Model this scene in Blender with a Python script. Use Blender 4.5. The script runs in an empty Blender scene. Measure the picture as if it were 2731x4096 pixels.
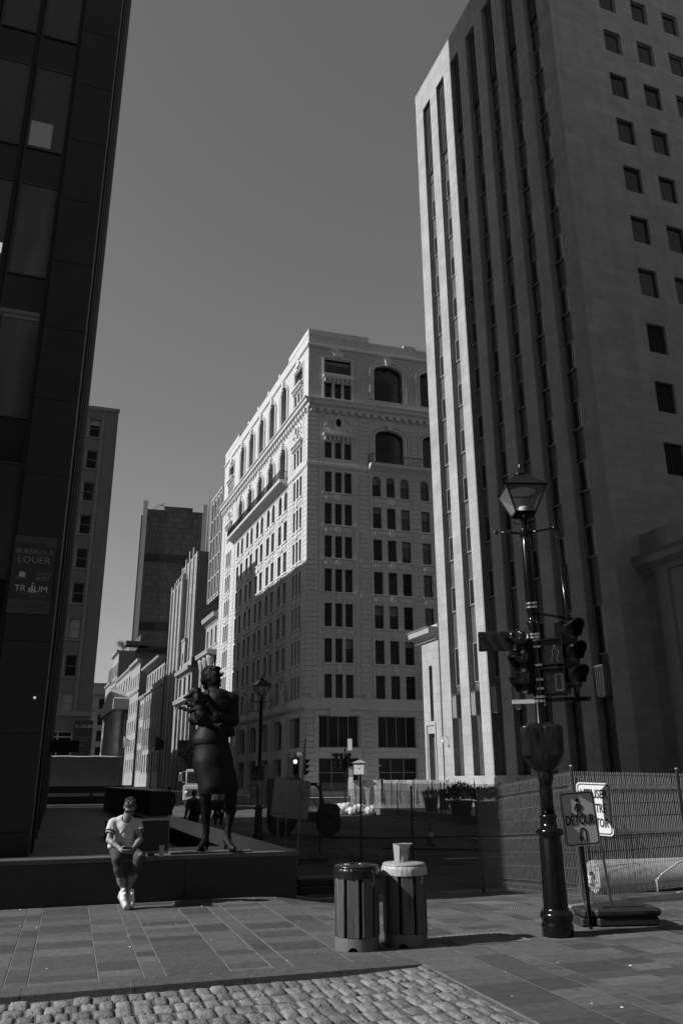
import bpy, math, random
import numpy as np
from math import sin, cos, pi, radians, tan, atan2, hypot, sqrt
from mathutils import Vector, Matrix, noise
random.seed(7)
rng = np.random.default_rng(5)
S = bpy.context.scene
COL = S.collection

# ---------------------------------------------------------------- mesh builder
class MB:
    def __init__(s):
        s.v = []; s.f = []; s.m = []; s.sm = []; s.tone = []
    def add(s, vs, fs, m=0, smooth=False, tone=1.0):
        o = len(s.v)
        s.v.extend([tuple(map(float, p)) for p in vs])
        for f in fs:
            s.f.append(tuple(i + o for i in f)); s.m.append(m); s.sm.append(smooth); s.tone.append(tone)
    def quad(s, a, b, c, d, m=0, tone=1.0):
        s.add([a, b, c, d], [(0, 1, 2, 3)], m, False, tone)
    def hexa(s, p, m=0, tone=1.0):          # 8 points: bottom 0-3, top 4-7
        s.add(p, [(3, 2, 1, 0), (4, 5, 6, 7), (0, 1, 5, 4), (1, 2, 6, 5), (2, 3, 7, 6), (3, 0, 4, 7)], m, False, tone)
    def box(s, x0, x1, y0, y1, z0, z1, m=0, T=None, tone=1.0):
        p = [(x0, y0, z0), (x1, y0, z0), (x1, y1, z0), (x0, y1, z0), (x0, y0, z1), (x1, y0, z1), (x1, y1, z1), (x0, y1, z1)]
        if T: p = [T(*q) for q in p]
        s.hexa(p, m, tone)
    def bbox(s, x0, x1, y0, y1, z0, z1, b=0.01, m=0, T=None):   # box with chamfered edges
        xs = (x0, x1); ys = (y0, y1); zs = (z0, z1); V = []; F = []
        idx = {}
        def vid(i, j, k, ax):
            key = (i, j, k, ax)
            if key not in idx:
                p = [xs[i] + (b if i == 0 else -b), ys[j] + (b if j == 0 else -b), zs[k] + (b if k == 0 else -b)]
                p[ax] = (xs, ys, zs)[ax][(i, j, k)[ax]]
                idx[key] = len(V); V.append(T(*p) if T else tuple(p))
            return idx[key]
        for ax in range(3):
            o1, o2 = [a for a in range(3) if a != ax]
            for e in (0, 1):
                q = []
                for (u, w) in ((0, 0), (1, 0), (1, 1), (0, 1)):
                    t = [0, 0, 0]; t[ax] = e; t[o1] = u; t[o2] = w; q.append(vid(t[0], t[1], t[2], ax))
                F.append(q)
            for u in (0, 1):
                for w in (0, 1):
                    q = []
                    for e, a2 in ((0, o1), (1, o1), (1, o2), (0, o2)):
                        t = [0, 0, 0]; t[ax] = e; t[o1] = u; t[o2] = w; q.append(vid(t[0], t[1], t[2], a2))
                    F.append(q)
        for i in (0, 1):
            for j in (0, 1):
                for k in (0, 1):
                    F.append([vid(i, j, k, 0), vid(i, j, k, 1), vid(i, j, k, 2)])
        s.add(V, F, m)
    def tube(s, path, r, seg=8, m=0, smooth=True, caps=True, closed=False):
        P = [Vector(p) for p in path]; n = len(P)
        R = r if isinstance(r, (list, tuple)) else [r] * n
        V = []; prev = None
        for i in range(n):
            if closed: t = P[(i + 1) % n] - P[i - 1]
            else: t = P[min(i + 1, n - 1)] - P[max(i - 1, 0)]
            if t.length < 1e-9: t = Vector((0, 0, 1))
            t.normalize()
            if prev is None:
                a = Vector((0, 0, 1)) if abs(t.z) < 0.9 else Vector((1, 0, 0))
                u = t.cross(a).normalized()
            else:
                u = (prev - t * prev.dot(t))
                u = u.normalized() if u.length > 1e-6 else t.orthogonal().normalized()
            prev = u; w = t.cross(u)
            for k in range(seg):
                a = 2 * pi * k / seg + (pi / seg)
                V.append(P[i] + (u * cos(a) + w * sin(a)) * R[i])
        F = []
        for i in range(n if closed else n - 1):
            j = (i + 1) % n
            for k in range(seg):
                F.append((i * seg + k, i * seg + (k + 1) % seg, j * seg + (k + 1) % seg, j * seg + k))
        if caps and not closed:
            F.append(tuple(range(seg))[::-1]); F.append(tuple((n - 1) * seg + k for k in range(seg)))
        s.add(V, F, m, smooth)
    def lathe(s, prof, seg=24, c=(0, 0, 0), m=0, smooth=True, caps=True, T=None, a0=0.0, a1=2 * pi):
        V = []; full = abs(a1 - a0 - 2 * pi) < 1e-6; ns = seg if full else seg + 1
        for (r, z) in prof:
            for k in range(ns):
                a = a0 + (a1 - a0) * k / seg
                p = (c[0] + r * cos(a), c[1] + r * sin(a), c[2] + z)
                V.append(T(*p) if T else p)
        F = []
        for i in range(len(prof) - 1):
            for k in range(seg):
                k2 = (k + 1) % ns
                F.append((i * ns + k, i * ns + k2, (i + 1) * ns + k2, (i + 1) * ns + k))
        if caps and full:
            if prof[0][0] > 1e-5: F.append(tuple(range(ns))[::-1])
            if prof[-1][0] > 1e-5: F.append(tuple((len(prof) - 1) * ns + k for k in range(ns)))
        s.add(V, F, m, smooth)
    def prism(s, pts, T, n0, n1, m=0, caps=True):   # polygon (s,z) extruded along n
        k = len(pts)
        V = [T(a, n0, b) for a, b in pts] + [T(a, n1, b) for a, b in pts]
        F = [tuple(range(k))[::-1], tuple(range(k, 2 * k))] if caps else []
        F += [(i, (i + 1) % k, k + (i + 1) % k, k + i) for i in range(k)]
        s.add(V, F, m)
    def build(s, name, mats, parent=None, off=None, tone=False):
        me = bpy.data.meshes.new(name)
        v = np.array(s.v, dtype=float) if s.v else np.zeros((0, 3))
        me.from_pydata(v.tolist(), [], s.f)
        if not isinstance(mats, (list, tuple)): mats = [mats]
        for mt in mats: me.materials.append(mt)
        me.polygons.foreach_set('material_index', s.m)
        me.polygons.foreach_set('use_smooth', s.sm)
        box_uv(me, v)
        if tone:
            at = me.attributes.new('tone', 'FLOAT', 'FACE'); at.data.foreach_set('value', s.tone)
        if off is not None:
            me.vertices.foreach_set('co', (v - np.array(off)).ravel())
        me.update()
        return link(name, me, parent)

def box_uv(me, v):
    uv = me.uv_layers.new(name='UVMap')
    nl = len(me.loops)
    if nl == 0: return
    li = np.empty(nl, dtype=np.int32); me.loops.foreach_get('vertex_index', li)
    npoly = len(me.polygons); N = np.empty(npoly * 3); me.polygons.foreach_get('normal', N); N = N.reshape(-1, 3)
    tot = np.empty(npoly, dtype=np.int32); me.polygons.foreach_get('loop_total', tot)
    N = np.repeat(N, tot, axis=0)
    p = v[li]; h = np.hypot(N[:, 0], N[:, 1]) + 1e-9
    flip = np.where((N[:, 1] > 0.05) | ((abs(N[:, 1]) <= 0.05) & (N[:, 0] > 0)), -1.0, 1.0)
    tx = -N[:, 1] / h * flip; ty = N[:, 0] / h * flip
    u = np.where(abs(N[:, 2]) > 0.7, p[:, 0], p[:, 0] * tx + p[:, 1] * ty)
    w = np.where(abs(N[:, 2]) > 0.7, p[:, 1], p[:, 2])
    uv.data.foreach_set('uv', np.stack([u, w], 1).ravel())

def link(name, data, parent=None):
    o = bpy.data.objects.new(name, data); COL.objects.link(o)
    if parent is not None: o.parent = parent
    return o
def tag(o, label, cat, group=None):
    o['label'] = label; o['category'] = cat
    if group: o['group'] = group
    return o
def thing(name, label, cat, loc=(0, 0, 0), rz=0.0, group=None):
    o = link(name, None); o.location = loc; o.rotation_euler = (0, 0, rz); o.empty_display_size = 0.2
    return tag(o, label, cat, group)
def kind(o, k='structure'):
    o['kind'] = k; return o
def dup(root, loc, rz=None, label=None, group=None, scale=None):
    r = root.copy(); COL.objects.link(r); r.location = loc
    if rz is not None: r.rotation_euler = (0, 0, rz)
    if scale: r.scale = scale
    if label: r['label'] = label
    if group: r['group'] = group
    for ch in list(root.children):
        c = ch.copy(); COL.objects.link(c); c.parent = r
        for g in list(ch.children):
            d = g.copy(); COL.objects.link(d); d.parent = c
    return r
def dirv(az):
    return (sin(radians(az)), cos(radians(az)))
def frame(o, az):
    """(s along azimuth az, n to the LEFT of it, z) -> world"""
    e = dirv(az); nn = (-e[1], e[0])
    def T(s, n, z): return (o[0] + s * e[0] + n * nn[0], o[1] + s * e[1] + n * nn[1], (o[2] if len(o) > 2 else 0) + z)
    return T

# ---------------------------------------------------------------- materials (all grey: the photograph is black and white)
def mat(name, base, rough=0.6, metal=0.0, var=0.0, vs=3.0, bump=0.0, bs=40.0, brick=None, tone=False, spec=0.5, streak=0.0, emis=0.0, coat=0.0, wave=None, speck=0.0):
    m = bpy.data.materials.new(name); m.use_nodes = True
    nt = m.node_tree; N = nt.nodes; L = nt.links
    b = N['Principled BSDF']
    b.inputs['Roughness'].default_value = rough; b.inputs['Metallic'].default_value = metal
    b.inputs['Specular IOR Level'].default_value = spec
    if coat: b.inputs['Coat Weight'].default_value = coat; b.inputs['Coat Roughness'].default_value = 0.06
    val = N.new('ShaderNodeValue'); val.outputs[0].default_value = base
    cur = val.outputs[0]
    uv = N.new('ShaderNodeUVMap'); uv.uv_map = 'UVMap'
    tc = N.new('ShaderNodeTexCoord')
    def mul(a, bb):
        q = N.new('ShaderNodeMath'); q.operation = 'MULTIPLY'
        L.new(a, q.inputs[0]); L.new(bb, q.inputs[1]); return q.outputs[0]
    def rng_(src, lo, hi, a=0.3, c=0.7):
        q = N.new('ShaderNodeMapRange'); q.inputs[1].default_value = a; q.inputs[2].default_value = c
        q.inputs[3].default_value = lo; q.inputs[4].default_value = hi; L.new(src, q.inputs[0]); return q.outputs[0]
    height = None
    if brick:
        w, h, mort, con, dark = brick
        t = N.new('ShaderNodeTexBrick'); t.inputs['Scale'].default_value = 1.0
        t.inputs['Brick Width'].default_value = w; t.inputs['Row Height'].default_value = h
        t.inputs['Mortar Size'].default_value = mort; t.inputs['Mortar Smooth'].default_value = 0.15
        t.inputs['Color1'].default_value = (1 - con,) * 3 + (1,); t.inputs['Color2'].default_value = (1 + con,) * 3 + (1,)
        t.inputs['Mortar'].default_value = (dark,) * 3 + (1,)
        t.offset = 0.5; t.squash_frequency = 1
        L.new(uv.outputs[0], t.inputs['Vector'])
        cur = mul(cur, t.outputs['Color']); height = t.outputs['Fac']
    if tone:
        a = N.new('ShaderNodeAttribute'); a.attribute_name = 'tone'; cur = mul(cur, a.outputs['Fac'])
    if var:
        t = N.new('ShaderNodeTexNoise'); t.inputs['Scale'].default_value = vs; t.inputs['Detail'].default_value = 6
        L.new(tc.outputs['Object'], t.inputs['Vector'])
        cur = mul(cur, rng_(t.outputs['Fac'], 1 - var, 1 + var))
    if speck:
        t = N.new('ShaderNodeTexNoise'); t.inputs['Scale'].default_value = 70.0; t.inputs['Detail'].default_value = 5; t.inputs['Roughness'].default_value = 0.75
        L.new(tc.outputs['Object'], t.inputs['Vector'])
        cur = mul(cur, rng_(t.outputs['Fac'], 1 - speck, 1 + speck))
    if streak:
        mp = N.new('ShaderNodeMapping'); mp.inputs['Scale'].default_value = (1.6, 1.6, 0.09)
        L.new(tc.outputs['Object'], mp.inputs['Vector'])
        t = N.new('ShaderNodeTexNoise'); t.inputs['Scale'].default_value = 1.0; t.inputs['Detail'].default_value = 5
        L.new(mp.outputs[0], t.inputs['Vector'])
        cur = mul(cur, rng_(t.outputs['Fac'], 1 - streak, 1 + streak * 0.4))
    if wave:
        mp = N.new('ShaderNodeMapping'); mp.inputs['Scale'].default_value = (14, 14, 1.1)
        L.new(tc.outputs['Object'], mp.inputs['Vector'])
        t = N.new('ShaderNodeTexNoise'); t.inputs['Scale'].default_value = 2.2; t.inputs['Detail'].default_value = 4; t.inputs['Distortion'].default_value = 1.2
        L.new(mp.outputs[0], t.inputs['Vector'])
        cur = mul(cur, rng_(t.outputs['Fac'], 1 - wave, 1 + wave))
    cb = N.new('ShaderNodeCombineColor')
    for i in range(3): L.new(cur, cb.inputs[i])
    L.new(cb.outputs[0], b.inputs['Base Color'])
    if bump or height is not None:
        bp = N.new('ShaderNodeBump'); bp.inputs['Distance'].default_value = 0.02
        if bump:
            t = N.new('ShaderNodeTexNoise'); t.inputs['Scale'].default_value = bs; t.inputs['Detail'].default_value = 5
            L.new(tc.outputs['Object'], t.inputs['Vector']); bp.inputs['Strength'].default_value = bump
            L.new(t.outputs['Fac'], bp.inputs['Height'])
        else:
            bp.inputs['Strength'].default_value = 0.5; bp.invert = True
            L.new(height, bp.inputs['Height'])
        L.new(bp.outputs[0], b.inputs['Normal'])
    if emis:
        b.inputs['Emission Color'].default_value = (1, 1, 1, 1); b.inputs['Emission Strength'].default_value = emis
    return m
def glassmat(name, alpha, base=0.5, rough=0.15):
    m = bpy.data.materials.new(name); m.use_nodes = True; nt = m.node_tree; N = nt.nodes; L = nt.links
    b = N['Principled BSDF']; b.inputs['Base Color'].default_value = (base,) * 3 + (1,); b.inputs['Roughness'].default_value = rough
    tr = N.new('ShaderNodeBsdfTransparent'); mx = N.new('ShaderNodeMixShader'); mx.inputs[0].default_value = alpha
    L.new(tr.outputs[0], mx.inputs[1]); L.new(b.outputs[0], mx.inputs[2]); L.new(mx.outputs[0], N['Material Output'].inputs[0])
    return m

MT = dict(
    lime=mat('limestone ashlar', 0.345, 0.8, var=0.10, vs=0.6, brick=(1.42, 0.66, 0.012, 0.07, 0.72), streak=0.10),
    limeplain=mat('limestone trim', 0.35, 0.8, var=0.08, vs=1.5, streak=0.08),
    terra=mat('glazed terracotta', 0.54, 0.65, var=0.05, vs=1.0, brick=(0.72, 0.50, 0.016, 0.04, 0.55), streak=0.06),
    terraplain=mat('terracotta trim', 0.55, 0.65, var=0.06, vs=2.0, streak=0.06),
    tile=mat('small square tile', 0.5, 0.5, brick=(0.33, 0.33, 0.03, 0.05, 0.45), var=0.05),
    beige=mat('grey render', 0.17, 0.85, var=0.10, vs=0.8, streak=0.12),
    beigetrim=mat('pale render trim', 0.24, 0.8, var=0.06),
    granite=mat('black polished granite', 0.040, 0.45, var=0.12, vs=2.0, speck=0.25, spec=0.25),
    granitewall=mat('dark honed granite', 0.042, 0.5, var=0.15, vs=1.5, speck=0.3, spec=0.35),
    granitetop=mat('granite coping', 0.11, 0.45, var=0.2, vs=3.0, speck=0.3),
    spandrelblack=mat('black spandrel glass', 0.014, 0.2, spec=0.4),
    joint=mat('dark joint', 0.012, 0.8),
    bronze=mat('bronze spandrel', 0.085, 0.55, var=0.2, vs=1.2, streak=0.3),
    darkmetal=mat('dark window frame', 0.05, 0.4),
    alumin=mat('anodised mullion', 0.45, 0.35, metal=0.7),
    glass=mat('window glass', 0.026, 0.06, spec=0.5, var=0.5, vs=0.25),
    glassdark=mat('tower glass', 0.06, 0.08, spec=0.5, var=0.3, vs=0.2),
    blind=mat('window blind', 0.22, 0.8, var=0.1),
    curtain=mat('pale curtain', 0.42, 0.8, wave=0.3),
    whiteframe=mat('white painted frame', 0.6, 0.5),
    greyframe=mat('grey painted frame', 0.28, 0.5),
    bourse=mat('bronze curtain wall', 0.050, 0.25, brick=(1.6, 3.9, 0.35, 0.5, 0.5), var=0.1, vs=0.05),
    concrete=mat('precast concrete', 0.34, 0.8, var=0.1, vs=0.1, streak=0.1),
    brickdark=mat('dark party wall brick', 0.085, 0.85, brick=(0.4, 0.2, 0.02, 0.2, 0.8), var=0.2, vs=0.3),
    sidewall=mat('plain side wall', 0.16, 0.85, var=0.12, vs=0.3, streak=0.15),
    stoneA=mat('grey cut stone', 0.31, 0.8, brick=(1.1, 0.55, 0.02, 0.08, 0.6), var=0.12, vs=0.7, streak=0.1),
    stoneB=mat('warm sandstone', 0.28, 0.85, brick=(1.0, 0.5, 0.02, 0.1, 0.6), var=0.2, vs=0.6, streak=0.15),
    roof=mat('roof felt', 0.07, 0.9, var=0.2),
    asphalt=mat('asphalt', 0.04, 0.85, var=0.25, vs=0.4, bump=0.4, bs=60, speck=0.3),
    dirt=mat('excavated gravel', 0.065, 0.95, var=0.5, vs=0.6, bump=1.0, bs=8, speck=0.4),
    paving=mat('granite paver', 0.092, 0.75, tone=True, var=0.24, vs=11.0, bump=0.3, bs=200, speck=0.8),
    terrace=mat('terrace paver', 0.09, 0.6, tone=True, var=0.2, vs=2.0, speck=0.3),
    mortar=mat('pale mortar', 0.2, 0.9, var=0.3, vs=6),
    sett=mat('granite sett', 0.185, 0.85, tone=True, var=0.3, vs=9.0, bump=1.0, bs=38, speck=0.45),
    grit=mat('joint grit', 0.13, 0.95, var=0.5, vs=40, bump=1.0, bs=120, speck=0.6),
    sidewalk=mat('concrete sidewalk', 0.36, 0.85, brick=(1.5, 1.5, 0.02, 0.06, 0.7), var=0.12, vs=0.5),
    kerb=mat('kerb stone', 0.15, 0.8, var=0.2),
    blackpaint=mat('gloss black paint', 0.006, 0.17, spec=0.4, var=0.3, vs=8),
    steel=mat('steel strap', 0.55, 0.28, metal=0.9),
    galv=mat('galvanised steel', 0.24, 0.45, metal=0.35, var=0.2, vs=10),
    galvdark=mat('weathered fence steel', 0.34, 0.5, metal=0.35, var=0.25, vs=6),
    plastic=mat('black plastic sheet', 0.010, 0.27, spec=0.4),
    bagclear=mat('pale bin liner', 0.42, 0.25, var=0.15, vs=20),
    lidgrey=mat('pale grey lid paint', 0.33, 0.38, var=0.05),
    lidblack=mat('dark lid paint', 0.022, 0.22, var=0.3, vs=12),
    wood=mat('varnished wood slat', 0.08, 0.45, wave=0.40, var=0.15, vs=3),
    rimgrey=mat('bin skirt paint', 0.13, 0.45, var=0.1, vs=10),
    inner=mat('dark interior', 0.006, 0.9),
    rubber=mat('black rubber', 0.022, 0.55, var=0.3, vs=12, bump=0.2, bs=60),
    signgrey=mat('reflective orange sheeting', 0.46, 0.4, var=0.05, vs=10),
    signwhite=mat('white sign sheeting', 0.7, 0.4),
    signback=mat('bare sign back', 0.42, 0.45, metal=0.2, var=0.12, vs=4, streak=0.1),
    ink=mat('black sign ink', 0.012, 0.5),
    whiteink=mat('white lettering', 0.62, 0.5),
    midink=mat('grey lettering', 0.30, 0.5),
    bannerdark=mat('dark banner', 0.045, 0.55),
    bannergrey=mat('grey banner band', 0.075, 0.55),
    lens=mat('signal lens', 0.05, 0.2, var=0.2, vs=30),
    lenslit=mat('lit signal lens', 0.8, 0.3, emis=0.9),
    led=mat('unlit led dots', 0.12, 0.3),
    bronzest=mat('bronze statue', 0.008, 0.6, spec=0.22, var=0.3, vs=6, bump=0.10, bs=25),
    skin=mat('skin', 0.24, 0.5, var=0.06, vs=12),
    hair=mat('hair', 0.035, 0.4, var=0.4, vs=25, bump=0.5, bs=45),
    shirt=mat('white cotton shirt', 0.55, 0.85, var=0.05, vs=9, bump=0.25, bs=10),
    trim=mat('dark ribbing', 0.03, 0.8),
    jeans=mat('worn denim', 0.045, 0.85, var=0.4, vs=7, bump=0.3, bs=16),
    denimlight=mat('faded denim', 0.19, 0.85, var=0.3, vs=20),
    shoe=mat('white leather shoe', 0.7, 0.5, var=0.05, vs=12),
    sole=mat('shoe sole', 0.36, 0.7),
    phone=mat('phone', 0.012, 0.15),
    cup=mat('paper cup', 0.42, 0.6),
    tarp=mat('grey tarpaulin', 0.3, 0.6, var=0.08, vs=2),
    tarpsun=mat('sunlit tarp edge', 0.85, 0.5),  # paler copy of the tarp, sunlight on the fold painted in
    cloth=mat('dark clothing', 0.03, 0.85, var=0.2),
    clothmid=mat('grey clothing', 0.10, 0.85, var=0.2),
    clothlight=mat('high visibility vest', 0.5, 0.8, var=0.2),
    vehicle=mat('dark vehicle paint', 0.05, 0.35, var=0.2, vs=3),
    vehiclelight=mat('white vehicle paint', 0.32, 0.35),
    tyre=mat('tyre rubber', 0.025, 0.8, var=0.2),
    leaf=mat('foliage', 0.055, 0.7, var=0.4, vs=5),
    bark=mat('bark', 0.06, 0.9),
    pot=mat('planter', 0.12, 0.7, var=0.15),
    stonebag=mat('white rubble bag', 0.7, 0.7, var=0.15, vs=6),
    clockface=mat('clock face', 0.6, 0.4),
    lampglass=glassmat('lantern pane', 0.22, 0.6, 0.2),
    lampbulb=mat('lamp globe', 0.55, 0.4),
    litblind=mat('lit window blind', 0.15, 0.8, wave=0.35, emis=0.035),
    litdim=mat('small lamp', 0.5, 0.4, emis=0.35),
    palestrip=mat('pale pane strip', 0.75, 0.7, wave=0.15),  # pale strip down one side of the slot panes
    fenceshade=mat('shade darkened fence steel', 0.13, 0.6, metal=0.2),  # fence steel darkened for the panels standing in shade
    mesh=mat('construction mesh', 0.38, 0.8, var=0.3, vs=3),
)

# ---------------------------------------------------------------- facades
def facade(mb, T, s0, s1, z0, z1, ops, n=0.0, m=0, mr=None, inward=-1):
    """wall with rectangular openings (a,b,c,d,depth); inward = sign of n that goes into the building"""
    ss = sorted(set([s0, s1] + [x for o in ops for x in (o[0], o[1]) if s0 < x < s1]))
    zs = sorted(set([z0, z1] + [x for o in ops for x in (o[2], o[3]) if z0 < x < z1]))
    mr = m if mr is None else mr
    arr = np.array([o[:4] for o in ops]) if ops else np.zeros((0, 4))
    solid = []
    for j in range(len(zs) - 1):
        zc = (zs[j] + zs[j + 1]) / 2
        run = None
        for i in range(len(ss) - 1):
            sc = (ss[i] + ss[i + 1]) / 2
            hit = bool(len(arr) and np.any((arr[:, 0] < sc) & (arr[:, 1] > sc) & (arr[:, 2] < zc) & (arr[:, 3] > zc)))
            if not hit:
                run = [ss[i], ss[i + 1]] if run is None else [run[0], ss[i + 1]]
            if run is not None and (hit or i == len(ss) - 2):
                a, b = run
                mb.quad(T(a, n, zs[j]), T(b, n, zs[j]), T(b, n, zs[j + 1]), T(a, n, zs[j + 1]), m); run = None
    for (a, b, c, d, dp) in ops:
        q = n + inward * dp
        mb.quad(T(a, n, c), T(a, q, c), T(a, q, d), T(a, n, d), mr)
        mb.quad(T(b, n, c), T(b, q, c), T(b, q, d), T(b, n, d), mr)
        mb.quad(T(a, n, c), T(b, n, c), T(b, q, c), T(a, q, c), mr)
        mb.quad(T(a, n, d), T(b, n, d), T(b, q, d), T(a, q, d), mr)
def arch_pts(s0, s1, zs, rise, k=10):
    c = (s0 + s1) / 2; r = (s1 - s0) / 2
    return [(c - r * cos(pi * i / k), zs + rise * sin(pi * i / k)) for i in range(k + 1)]
def arch_fill(mb, T, s0, s1, zs, zt, n, q, m=0):
    P = arch_pts(s0, s1, zs, zt - zs - 0.01)
    for (a, za), (b, zb) in zip(P[:-1], P[1:]):
        mb.quad(T(a, n, za), T(b, n, zb), T(b, n, zt), T(a, n, zt), m)
        mb.quad(T(a, n, za), T(b, n, zb), T(b, q, zb), T(a, q, za), m)
def arch_band(mb, T, s0, s1, z0, zs, rise, w, n0, n1, m=0):
    """projecting surround: jambs and archivolt"""
    a = [(s0, z0)] + arch_pts(s0, s1, zs, rise) + [(s1, z0)]
    b = [(s0 - w, z0)] + arch_pts(s0 - w, s1 + w, zs, rise + w) + [(s1 + w, z0)]
    for i in range(len(a) - 1):
        p = [a[i], a[i + 1], b[i + 1], b[i]]
        mb.prism(p, T, n0, n1, m)
def win(parent, off, T, s0, s1, z0, z1, q, mats, fw=0.07, rails=(), muls=(), proud=0.05, blind=0.0, name='window', sgn=1, strip=0.0):
    """window: frame bars (material 0), pane (1), optional blind (2). q = n of the pane; sgn = +n is outside"""
    mb = MB(); p = q + sgn * proud
    lo, hi = min(q, p), max(q, p)
    mb.box(s0, s0 + fw, lo, hi, z0, z1, 0, T); mb.box(s1 - fw, s1, lo, hi, z0, z1, 0, T)
    mb.box(s0 + fw, s1 - fw, lo, hi, z0, z0 + fw, 0, T); mb.box(s0 + fw, s1 - fw, lo, hi, z1 - fw, z1, 0, T)
    for r in rails:
        mb.box(s0 + fw, s1 - fw, lo, hi, r - fw * 0.4, r + fw * 0.4, 0, T)
    for r in muls:
        mb.box(r - fw * 0.4, r + fw * 0.4, lo, hi + 0.004 * sgn if sgn > 0 else hi, z0 + fw, z1 - fw, 0, T)
    g = q + 0.012 * sgn
    mb.quad(T(s0, g, z0), T(s1, g, z0), T(s1, g, z1), T(s0, g, z1), 1)
    if blind > 0 and len(mats) > 2:
        h = (z1 - z0) * blind
        mb.quad(T(s0 + fw, g + 0.006 * sgn, z1 - h), T(s1 - fw, g + 0.006 * sgn, z1 - h), T(s1 - fw, g + 0.006 * sgn, z1 - fw), T(s0 + fw, g + 0.006 * sgn, z1 - fw), 2)
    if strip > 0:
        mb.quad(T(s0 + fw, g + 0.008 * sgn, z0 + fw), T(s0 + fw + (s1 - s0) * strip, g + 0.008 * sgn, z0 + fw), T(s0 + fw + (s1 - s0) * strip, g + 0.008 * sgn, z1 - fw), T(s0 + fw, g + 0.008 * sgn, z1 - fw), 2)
    return mb.build(name, mats, parent, off)
def winraw(mb, T, s0, s1, z0, z1, q, fw=0.07, rails=(), muls=(), sgn=1):
    p = q + sgn * 0.05; lo, hi = min(q, p), max(q, p)
    mb.box(s0, s0 + fw, lo, hi, z0, z1, 0, T); mb.box(s1 - fw, s1, lo, hi, z0, z1, 0, T)
    mb.box(s0 + fw, s1 - fw, lo, hi, z0, z0 + fw, 0, T); mb.box(s0 + fw, s1 - fw, lo, hi, z1 - fw, z1, 0, T)
    for r in rails: mb.box(s0 + fw, s1 - fw, lo, hi, r - fw * 0.4, r + fw * 0.4, 0, T)
    g = q + 0.012 * sgn
    mb.quad(T(s0, g, z0), T(s1, g, z0), T(s1, g, z1), T(s0, g, z1), 1)
def cornice(mb, T, s0, s1, z, prof, n0=0.0, m=0, ends=True):
    """prof: list of (projection, dz) from bottom to top"""
    pts = [(n0, z)] + [(n0 + p, z + d) for p, d in prof] + [(n0, z + prof[-1][1])]
    k = len(pts)
    V = [T(s0, a, b) for a, b in pts] + [T(s1, a, b) for a, b in pts]
    F = [(i, (i + 1) % k, k + (i + 1) % k, k + i) for i in range(k)]
    if ends: F += [tuple(range(k))[::-1], tuple(range(k, 2 * k))]
    mb.add(V, F, m)

# ---------------------------------------------------------------- text
def text(s, size, o, xd, up, m, parent=None, off=None, align='CENTER', sx=1.0, shear=0.0, name='lettering', space=1.0, bold=0.0, fit=0.0):
    cu = bpy.data.curves.new('t', 'FONT'); cu.body = s; cu.size = size; cu.align_x = align; cu.extrude = 0.0015
    cu.shear = shear; cu.space_character = space; cu.offset = bold; cu.resolution_u = 3
    ob = bpy.data.objects.new('t', cu); COL.objects.link(ob)
    dg = bpy.context.evaluated_depsgraph_get()
    me = bpy.data.meshes.new_from_object(ob.evaluated_get(dg))
    bpy.data.objects.remove(ob); bpy.data.curves.remove(cu)
    if fit:
        xs = [v.co.x for v in me.vertices]; sx = fit / (max(xs) - min(xs))
    xd = Vector(xd).normalized(); up = Vector(up).normalized(); nn = xd.cross(up)
    of = Vector(off) if off is not None else Vector((0, 0, 0)); o = Vector(o)
    for v in me.vertices:
        c = v.co.copy(); v.co = o + xd * (c.x * sx) + up * c.y + nn * c.z - of
    me.materials.clear(); me.materials.append(m); me.name = name
    return link(name, me, parent)

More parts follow.
